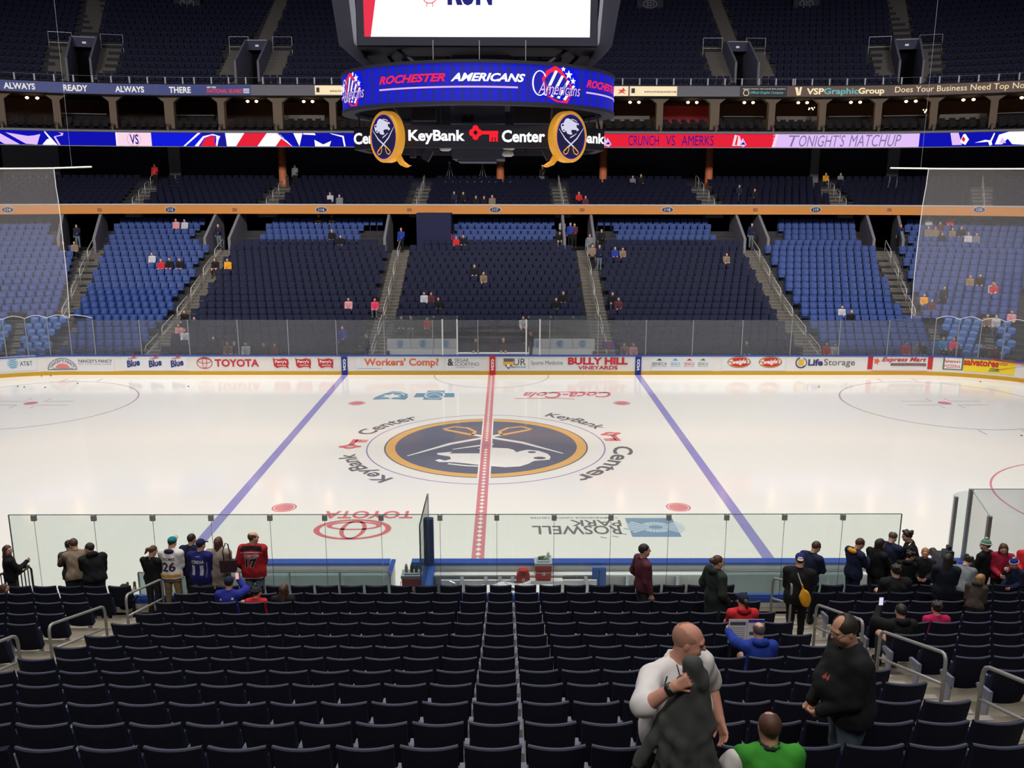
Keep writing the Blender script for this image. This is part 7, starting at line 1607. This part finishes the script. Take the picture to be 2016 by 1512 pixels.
for poly in (pl([(.14, .47), (.17, .43), (.185, .38), (.185, .33)], .012), pl([(-.14, .47), (-.17, .43), (-.185, .38), (-.185, .33)], .012), pl([(.055, .52), (.06, .47), (.05, .44)], .008), pl([(.17, .12), (.19, .02), (.2, -.04)], .008)):
    its.append((*unit(poly), PIPE, 0))
its.append(([(0, .9), (.15, .2), (.35, .0), (1, .8), (.35, .35)], .04, .30, .085, .325, PIPE, 0)); backprint(J, 'shirt', 'black_piping', its, front=True)
mw = J['root'].matrix_basis; mw = Matrix.Translation(J['root'].location)@Matrix.Rotation(J['root'].rotation_euler[2], 4, 'Z')@Matrix.Scale(J['s'], 4)
Wr = Vector(J['arms'][0][2]); El = Vector(J['arms'][0][1]); dd = (Wr-El).normalized()
mb = MB(); mb.tube([Wr-dd*.055, Wr-dd*.02], .040, mat('watch_strap', (.012, .012, .014), .4), 14); o = mb.obj('wrist_watch', smooth=True, label='black watch on the right wrist of the man in the white polo', cat='watch'); o.matrix_world = mw
G = mw@(Wr+Vector((-.10, -.015, .01))); F = Field(); rnd = random.Random(2)
# jacket: gathered at the hand, falling open towards the hem
def J3(x, y, z): return (x, y, z)
F.cap((.02, 0, .12), (.0, 0, -.05), .042, .05, .05); F.cap((.02, 0, .12), (.09, .02, .0), .04, .05, .05); F.cap((.06, .02, .1), (.16, .03, -.35), .04, .06, .06)
for i, (x, y, z, r) in enumerate(((-.30, .0, -.62, .045), (-.36, .02, -.78, .03), (-.2, -.03, -.85, .055), (-.05, -.06, -.95, .06), (.08, -.03, -1.0, .06), (.2, .0, -.95, .05), (.30, .03, -.9, .045), (.1, .08, -.9, .05), (-.12, .07, -.8, .05))):
    m_ = (x*.45, y*.6, z*.45); F.cap((0, 0, -.03), m_, .045, r*1.0, .035); F.cap(m_, (x, y, z), r*1.0, r*.9, .028)
F.sub((-.19, -.09, -.62), (.035, .07, .14), rotm(0, 0, -16)); CJ = M_('jacket_grey', 78, 81, 78, rough=.9)
o = link('grey_jacket', field_mesh('grey_jacket', F, .009, CJ, .005), None, True, 'dark grey jacket hanging folded from the hand of the man in white', 'jacket'); o.location = G
J = person(1676, NY[12]+.42, NF[12]+.012, dict(H=1.80, girth=1.42, belly=.05, lean=5, skin=SKIN2, top='jacket', topm=M_('soft_black', 30, 31, 33), botm=C_JEAN, hair='thin', hairm=H_DARK, head=1.06, hy=14, hp=14, hem=-.03, arms=('stage', ((.12, .26, .98), (.5, -.8, -.4))), hand={0: dict(curl=.9), 1: dict(curl=.9)}), 'man with glasses and receding dark hair in a black jacket and jeans', yaw=90, h=.0085)
mb = MB(); hp = J['hp']
for s in (-1, 1):
    ps = [hp(s*.034+.022*math.cos(t), .098, .006+.016*math.sin(t)) for t in np.linspace(0, 2*PI, 13)]; mb.tube(ps, .0022, CLIPM, 5, False); mb.tube([hp(s*.056, .097, .010), hp(s*.078, .0, .005)], .0022, CLIPM, 5)
mb.tube([hp(-.012, .1, .01), hp(.012, .1, .01)], .002, CLIPM, 5); gl = mb.obj('glasses', label='thin framed glasses worn by the man in the black jacket', cat='glasses'); gl.matrix_world = Matrix.Translation(J['root'].location)@Matrix.Rotation(J['root'].rotation_euler[2], 4, 'Z')@Matrix.Scale(J['s'], 4)
backprint(J, 'jacket', 'chest_emblem', [([(0, .3), (.3, 1), (.5, .4), (.8, .9), (1, .1), (.6, 0), (.4, .3), (.2, 0)], -.12, .28, -.05, .33, M_('emblem', 150, 66, 66), 0)], front=True)
J = sitp(7, dict(H=1.60, girth=1.4, lean=14, skin=SKINR, top='tee', topm=C_GREEN, hair='thin', hairm=H_BROWN, head=1.05, hp=-6, arms=('lap', 'lap'), sleeve=.5, botm=C_STONE), 'man in a bright green shirt with thinning brown hair seen from above', h=.009)
F = Field()
for q in range(9): a = q*2*PI/9; b = a+2*PI/9; F.cap(J['neck']+np.array([.066*math.cos(a), .066*math.sin(a)-.01, .015]), J['neck']+np.array([.066*math.cos(b), .066*math.sin(b)-.01, .015]), .016, .016, .02)
link('collar', field_mesh('collar', F, .009, C_CHAR), J['root'], True)
p = at(1441, 1500, y=NY[13]+.35); F = Field(); F.ell((0, 0, 0), (.09, .09, .12), None, .02); o = link('white_bundle', field_mesh('white_bundle', F, .012, C_WHITE, .006), None, True, 'rounded white bundle on the seat left of the man in green', 'bundle'); o.location = (p.x, p.y, p.z-.03)

# ================================================================== spectators across the ice (small in the picture)
LOW = {}
def low(key_, **o):
    if key_ not in LOW: LOW[key_] = figure('person', o, .03)[0]
    return LOW[key_]
BASE = dict(topm=C_BLACK)
VAR = {'sit': dict(sit=True, lean=4, top='jacket', topm=C_BLACK, arms=('lap', 'lap')), 'sitf': dict(sit=True, lean=16, top='jacket', topm=C_BLACK, arms=('front', 'lap'), hair='mid'), 'stand': dict(top='jacket', topm=C_BLACK, arms=('down', 'front')), 'standl': dict(top='jacket', topm=C_BLACK, arms=('front', 'front'), hair='long', lean=5)}
FMAT = {'k': C_BLACK, 'n': C_NAVY, 'w': C_SILV, 'r': C_RED, 'p': M_('pink', 226, 70, 110), 'g': C_GREY, 'b': C_BLUE, 't': C_TAN, 'y': C_GOLD, 'c': M_('cyan', 40, 130, 190), 'l': M_('pale_pink', 214, 150, 160), 'o': C_KHAKI, 'm': C_MAR, 'G': C_DGRN, 'h': C_ROYAL}
COLN = {'k': 'black', 'n': 'navy', 'w': 'white', 'r': 'red', 'p': 'bright pink', 'g': 'grey', 'b': 'blue', 't': 'tan', 'y': 'yellow', 'c': 'cyan', 'l': 'pale pink', 'o': 'khaki', 'm': 'maroon', 'G': 'dark green', 'h': 'royal blue'}
def far_person(px, py, tier, col, where_, var='sit', hairm=H_DARK, H=1.75, bot=C_BLACK):
    dk, zf = (DK, ZF) if tier == 'L' else (CD, CF)
    hh = (1.30 if var[:3] == 'sit' else 1.75)*H/1.75; best = None
    for k in range(len(dk)):
        c, z = hit(px, py, dk[k]-.3); e_ = abs(z-(zf[k]+hh))
        if best is None or e_ < best[0]: best = (e_, k, c)
    _, k, c = best; x, y, r = oval(c, dk[k]-(.17 if var[:3] == 'sit' else .42))
    rt = empty('person', (x, y, zf[k]+.0), '%s in %s, %s' % ('seated fan' if var[:3] == 'sit' else 'standing person', COLN[col], where_), 'person', None, r+PI); s = H/1.75; rt.scale = (s, s, s)
    for nm, me, lb in low(var, **VAR[var]):
        ob = link(nm, me, rt, True); m = {'jacket': FMAT[col], 'hair': hairm, 'trousers': bot}.get(nm)
        if m: ob.material_slots[0].link = 'OBJECT'; ob.material_slots[0].material = m
FP = [(150,436,'L','n','by the left walkway under the left 101 plate','stand'),(346,430,'L','l','left of a pair high in the block under plate 115'),(363,430,'L','w','right of a pair high in the block under plate 115'),(299,500,'L','w','first from left in the row of four under plate 115'),(316,505,'L','r','second in the row of four under plate 115'),(333,501,'L','k','third in the row of four under plate 115'),(353,501,'L','k','last in the row of four under plate 115'),
 (124,474,'L','k','at the right edge of the left net, nearer the net'),(146,476,'L','t','right of the left net beside the corner stairs'),(430,437,'L','n','in the walkway opening left of plate 116','stand'),(423,500,'L','k','at the rail left of plate 116','sitf'),(448,500,'L','y','beside the rail left of plate 116','sitf'),(627,421,'L','k','left one directly under plate 116'),(653,421,'L','n','right one directly under plate 116'),(653,452,'L','k','left of the pair two rows under plate 116'),(670,455,'L','k','right of the pair two rows under plate 116'),
 (363,610,'L','k','left of the pair above the glass by the left stairs'),(382,618,'L','k','right of the pair above the glass by the left stairs'),(352,629,'L','l','behind the glass by the left stairs, upper','sitf'),(364,644,'L','w','behind the glass by the left stairs, lower','sitf'),(686,588,'L','l','left of the bright pink one'),(738,588,'L','p','at the stairs left of plate 117'),
 (420,660,'L','k','with a white cap behind the glass above the red lettering'),(448,664,'L','t','second from the white cap behind the glass','sitf'),(461,674,'L','k','third from the white cap behind the glass'),(483,671,'L','w','fourth from the white cap behind the glass'),(519,674,'L','k','behind the glass above the red badges, left'),(541,681,'L','m','behind the glass above the red badges, right'),
 (675,642,'L','h','right of the red badges behind the glass','stand'),(790,450,'L','b','in the walkway left of plate 117','stand'),(884,455,'L','r','first of three left under plate 117'),(898,458,'L','r','second of three left under plate 117'),(912,455,'L','k','third of three left under plate 117'),(934,524,'L','k','left of the pair in the middle block'),(952,526,'L','t','right of the pair in the middle block','sitf'),
 (835,577,'L','w','first of three low in the middle block'),(849,577,'L','m','second of three low in the middle block'),(863,577,'L','k','third of three low in the middle block'),(790,617,'L','G','first behind the left penalty glass'),(809,617,'L','G','second behind the left penalty glass'),(841,626,'L','r','behind the left penalty glass'),(1030,614,'L','w','above the right penalty glass','sitf'),
 (1095,577,'L','k','left of the pair low in the middle block right end'),(1109,577,'L','k','right of the pair low in the middle block right end'),(1107,428,'L','w','topmost near the walkway right of plate 117'),(1102,448,'L','k','with pale sleeves by the walkway right of plate 117','sitf'),(1123,437,'L','b','at the walkway right of plate 117, left','stand',H_GREY),(1131,440,'L','m','at the walkway right of plate 117, right','stand'),
 (1161,455,'L','g','in the walkway mouth right of plate 117','stand',H_BROWN),(1184,452,'L','k','beside the grey walkway wall','stand'),(1166,476,'L','t','on the stairs right of plate 117, upper','standl',H_BROWN),(1180,484,'L','n','on the stairs right of plate 117, lower','stand',H_GREY),(1211,482,'L','b','left of the pair right of the stairs'),(1226,482,'L','t','right of the pair right of the stairs','sitf',H_RED),
 (1206,578,'L','k','left of the pair low right of the stairs'),(1218,578,'L','m','right of the pair low right of the stairs'),(1430,498,'L','t','alone in the block under plate 118','sitf'),(1229,682,'L','t','left of the pair by the right blue post'),(1247,684,'L','l','right of the pair by the right blue post'),(1469,685,'L','n','behind the glass above the red ovals'),(1480,433,'L','n','in the walkway mouth between plates 118 and 119','stand'),
 (1627,682,'L','r','at the stairs behind the glass, left'),(1644,682,'L','w','at the stairs behind the glass, right'),(1658,602,'L','w','left of the pair low under plate 119'),(1677,604,'L','k','right of the pair low under plate 119'),(1774,435,'L','n','in the walkway right of plate 119','stand'),
 (1830,424,'L','w','at the top edge of the right net'),(1852,430,'L','m','first under the right net plate'),(1872,419,'L','r','topmost behind the right net'),(1828,446,'L','t','behind the right net, second row, first'),(1842,446,'L','o','behind the right net, second row, next'),(1856,452,'L','k','behind the right net, second row, middle'),(1876,448,'L','t','behind the right net, fourth in row'),(1893,448,'L','k','behind the right net, fifth in row'),(1908,450,'L','w','behind the right net, sixth in row'),(1924,452,'L','g','behind the right net, last in row'),
 (1911,541,'L','o','behind the right net, middle, left'),(1930,541,'L','k','behind the right net, middle'),(1957,545,'L','w','behind the right net, middle, right'),(1958,558,'L','r','behind the right net, bending forward','sitf'),(1860,560,'L','k','in the gap behind the right net','stand'),(1820,580,'L','y','low behind the right net, left'),(1836,580,'L','m','low behind the right net, right'),
 (1945,618,'L','t','behind the right corner glass, upper left'),(1962,622,'L','w','behind the right corner glass, upper right'),(1993,612,'L','l','behind the right corner glass, far right'),(1783,686,'L','r','in front row above the red bar'),(1818,666,'L','k','in black hoodie behind the red advert'),(1858,662,'L','c','front row above the pizzeria advert'),(1878,668,'L','p','front row right of the cyan jacket'),(1888,672,'L','m','front row beside the bright pink jacket'),(1937,686,'L','n','front row above the yellow advert'),(1960,684,'L','m','front row at the yellow advert end'),(1805,680,'L','g','front row left of the cyan jacket'),
 (650,376,'C','w','left of the pair in the club tier above plate 116','sitf',H_GREY),(668,377,'C','g','right of the pair in the club tier above plate 116'),(894,376,'C','n','first in the club tier above plate 117'),(912,378,'C','k','second in the club tier above plate 117'),(937,385,'C','k','third in the club tier above plate 117'),(953,385,'C','k','fourth in the club tier above plate 117'),(969,388,'C','t','fifth in the club tier above plate 117'),
 (1140,377,'C','r','first in the club tier right of plate 117'),(1153,380,'C','m','second in the club tier right of plate 117'),(1246,341,'C','g','left of the pair high in the club tier'),(1262,343,'C','k','right of the pair high in the club tier'),(1456,361,'C','n','left in the club tier right of plate 118'),(1486,372,'C','k','right in the club tier right of plate 118'),(1627,333,'C','y','in yellow blanket by the club stairs right'),(1656,333,'C','g','beside the yellow blanket in the club tier'),
 (303,306,'C','r','far back in the club tier on the left','stand'),(580,306,'C','g','far back beside the orange column','stand'),(1068,320,'C','k','near the press platform','stand')]
for i, t in enumerate(FP):
    px, py, tr, col, wh = t[:5]; var = t[5] if len(t) > 5 else 'sit'; hm = t[6] if len(t) > 6 else (H_DARK, H_BROWN, H_DARK, H_GREY, H_BLOND)[i % 5]
    far_person(px, py, tr, col, wh, var, hm, 1.62+.02*(i*7 % 9), C_BLACK if i % 3 else C_JEAN)
# people by the ice: officials at the scorer's table
def floor_person(px, y, zf, col, lab, var='stand', H=1.75, hairm=H_DARK, yaw=180):
    x = at(px, 680, y=y).x; rt = empty('person', (x, y, zf), lab, 'person', None, math.radians(yaw)); s = H/1.75; rt.scale = (s, s, s)
    for nm, me, lb in low(var, **VAR[var]):
        ob = link(nm, me, rt, True); m = {'jacket': FMAT[col], 'hair': hairm}.get(nm)
        if m: ob.material_slots[0].link = 'OBJECT'; ob.material_slots[0].material = m
floor_person(723, 14.0, .25, 'n', 'grey haired man in a navy jacket standing at the foot of the stairs', yaw=100, H=1.85, hairm=H_GREY)
floor_person(1046, 14.2, .35, 'k', 'official in a black suit standing in profile in the penalty box', yaw=80, H=1.85, hairm=H_BROWN)
floor_person(937, 14.3, .55, 'k', 'official in black seated at the scorer table, left', 'sit'); floor_person(991, 14.3, .55, 'k', 'bald official seated at the scorer table, right', 'sit', hairm=SKIN)
# penalty boxes
PBW = mat('penalty_panel', (.66, .67, .68), .5); y0 = 15.3
zA_, zB_ = at(900, 685.5, y=y0).z, at(900, 667, y=y0).z; zC_ = at(900, 622, y=y0).z
for a, b, cnt, nm in ((762, 901, (788, 832, 878), 'left'), (1040, 1171, (1060, 1103, 1147), 'right')):
    xa, xb = at(a, 680, y=y0).x, at(b, 680, y=y0).x; e = empty('penalty_box_wall', (0, 0, 0), 'white panels with blue striped globes behind the %s penalty box' % nm, 'panel')
    n_ = 3
    for k in range(n_): MB().box((xa+(xb-xa)*k/n_+.01, y0, zA_), (xa+(xb-xa)*(k+1)/n_-.01, y0+.06, zB_), PBW).obj('panel', e)
    mb = MB()
    for px in cnt:
        x = at(px, 676, y=y0).x; z = (zA_+zB_)/2; r = .22
        for k in range(5): v = -.72+.36*k; hw = math.sqrt(max(.05, 1-v*v)); stroke(mb, lambda u, w_: (u, y0-.01, w_), [(x-r*hw, z+r*(v+.08)), (x-r*hw*.3, z+r*(v-.06)), (x+r*hw*.4, z+r*(v-.03)), (x+r*hw*.9, z+r*(v+.1))], [r*.1, r*.22, r*.2, r*.06], A_SKY)
    mb.obj('globe_print', e); MB().box((xa, y0, .3), (xb, y0+.08, zA_-.02), A_W).obj('lower_wall', e)
    g_ = empty('penalty_box_glass', (0, 0, 0), 'tall green tinted glass behind the %s penalty box' % nm, 'glass wall'); MB().box((xa, y0+.02, zB_), (xb, y0+.032, zC_), G_BOX).obj('glass_pane', g_)
    for k in range(4): x = xa+(xb-xa)*k/3; MB().box((x-.04, y0-.0, zC_-.12), (x+.04, y0+.05, zC_), CLIPM).obj('clip', g_)
    bx_ = MB().box((xa+.3, 14.5, .62), (xb-.3, 14.85, .70), B_BLUE).obj('penalty_bench', label='blue player bench in the %s penalty box' % nm, cat='bench')
    MB().box((xa+.4, 14.6, .1), (xb-.4, 14.75, .62), A_W).obj('base', bx_)
xa, xb = at(901, 680, y=y0).x, at(1040, 680, y=y0).x
MB().box((xa, 13.4, .95), (xb, 13.9, 1.05), A_W).obj('scorer_table', label='long white scorer table behind the middle glass', cat='table'); MB().box((xa, y0+.5, .1), (xb, y0+.7, 1.3), NAVYW).obj('wall_scorer', kind='structure')
mb = MB(); mb.box((-20, 13.1, -.02), (20, 16, .1), CONC_D); mb.obj('floor_penalty', kind='structure')
p = at(1198, 680, y=13.35); mb = MB(); mb.box((-.33, 0, -.2), (.33, .04, .2), mat('paddle_blue', srgb(74, 64, 170), .5)); mb.box((-.1, -.01, -.2), (.1, 0, .2), B_RED); o = mb.obj('colour_panel', label='small blue and red striped panel behind the glass right of the penalty box', cat='panel'); o.location = p; MB().tube([(0, .02, -.2), (0, .02, -1.2)], .03, M_ALU, 6).obj('stand', o)
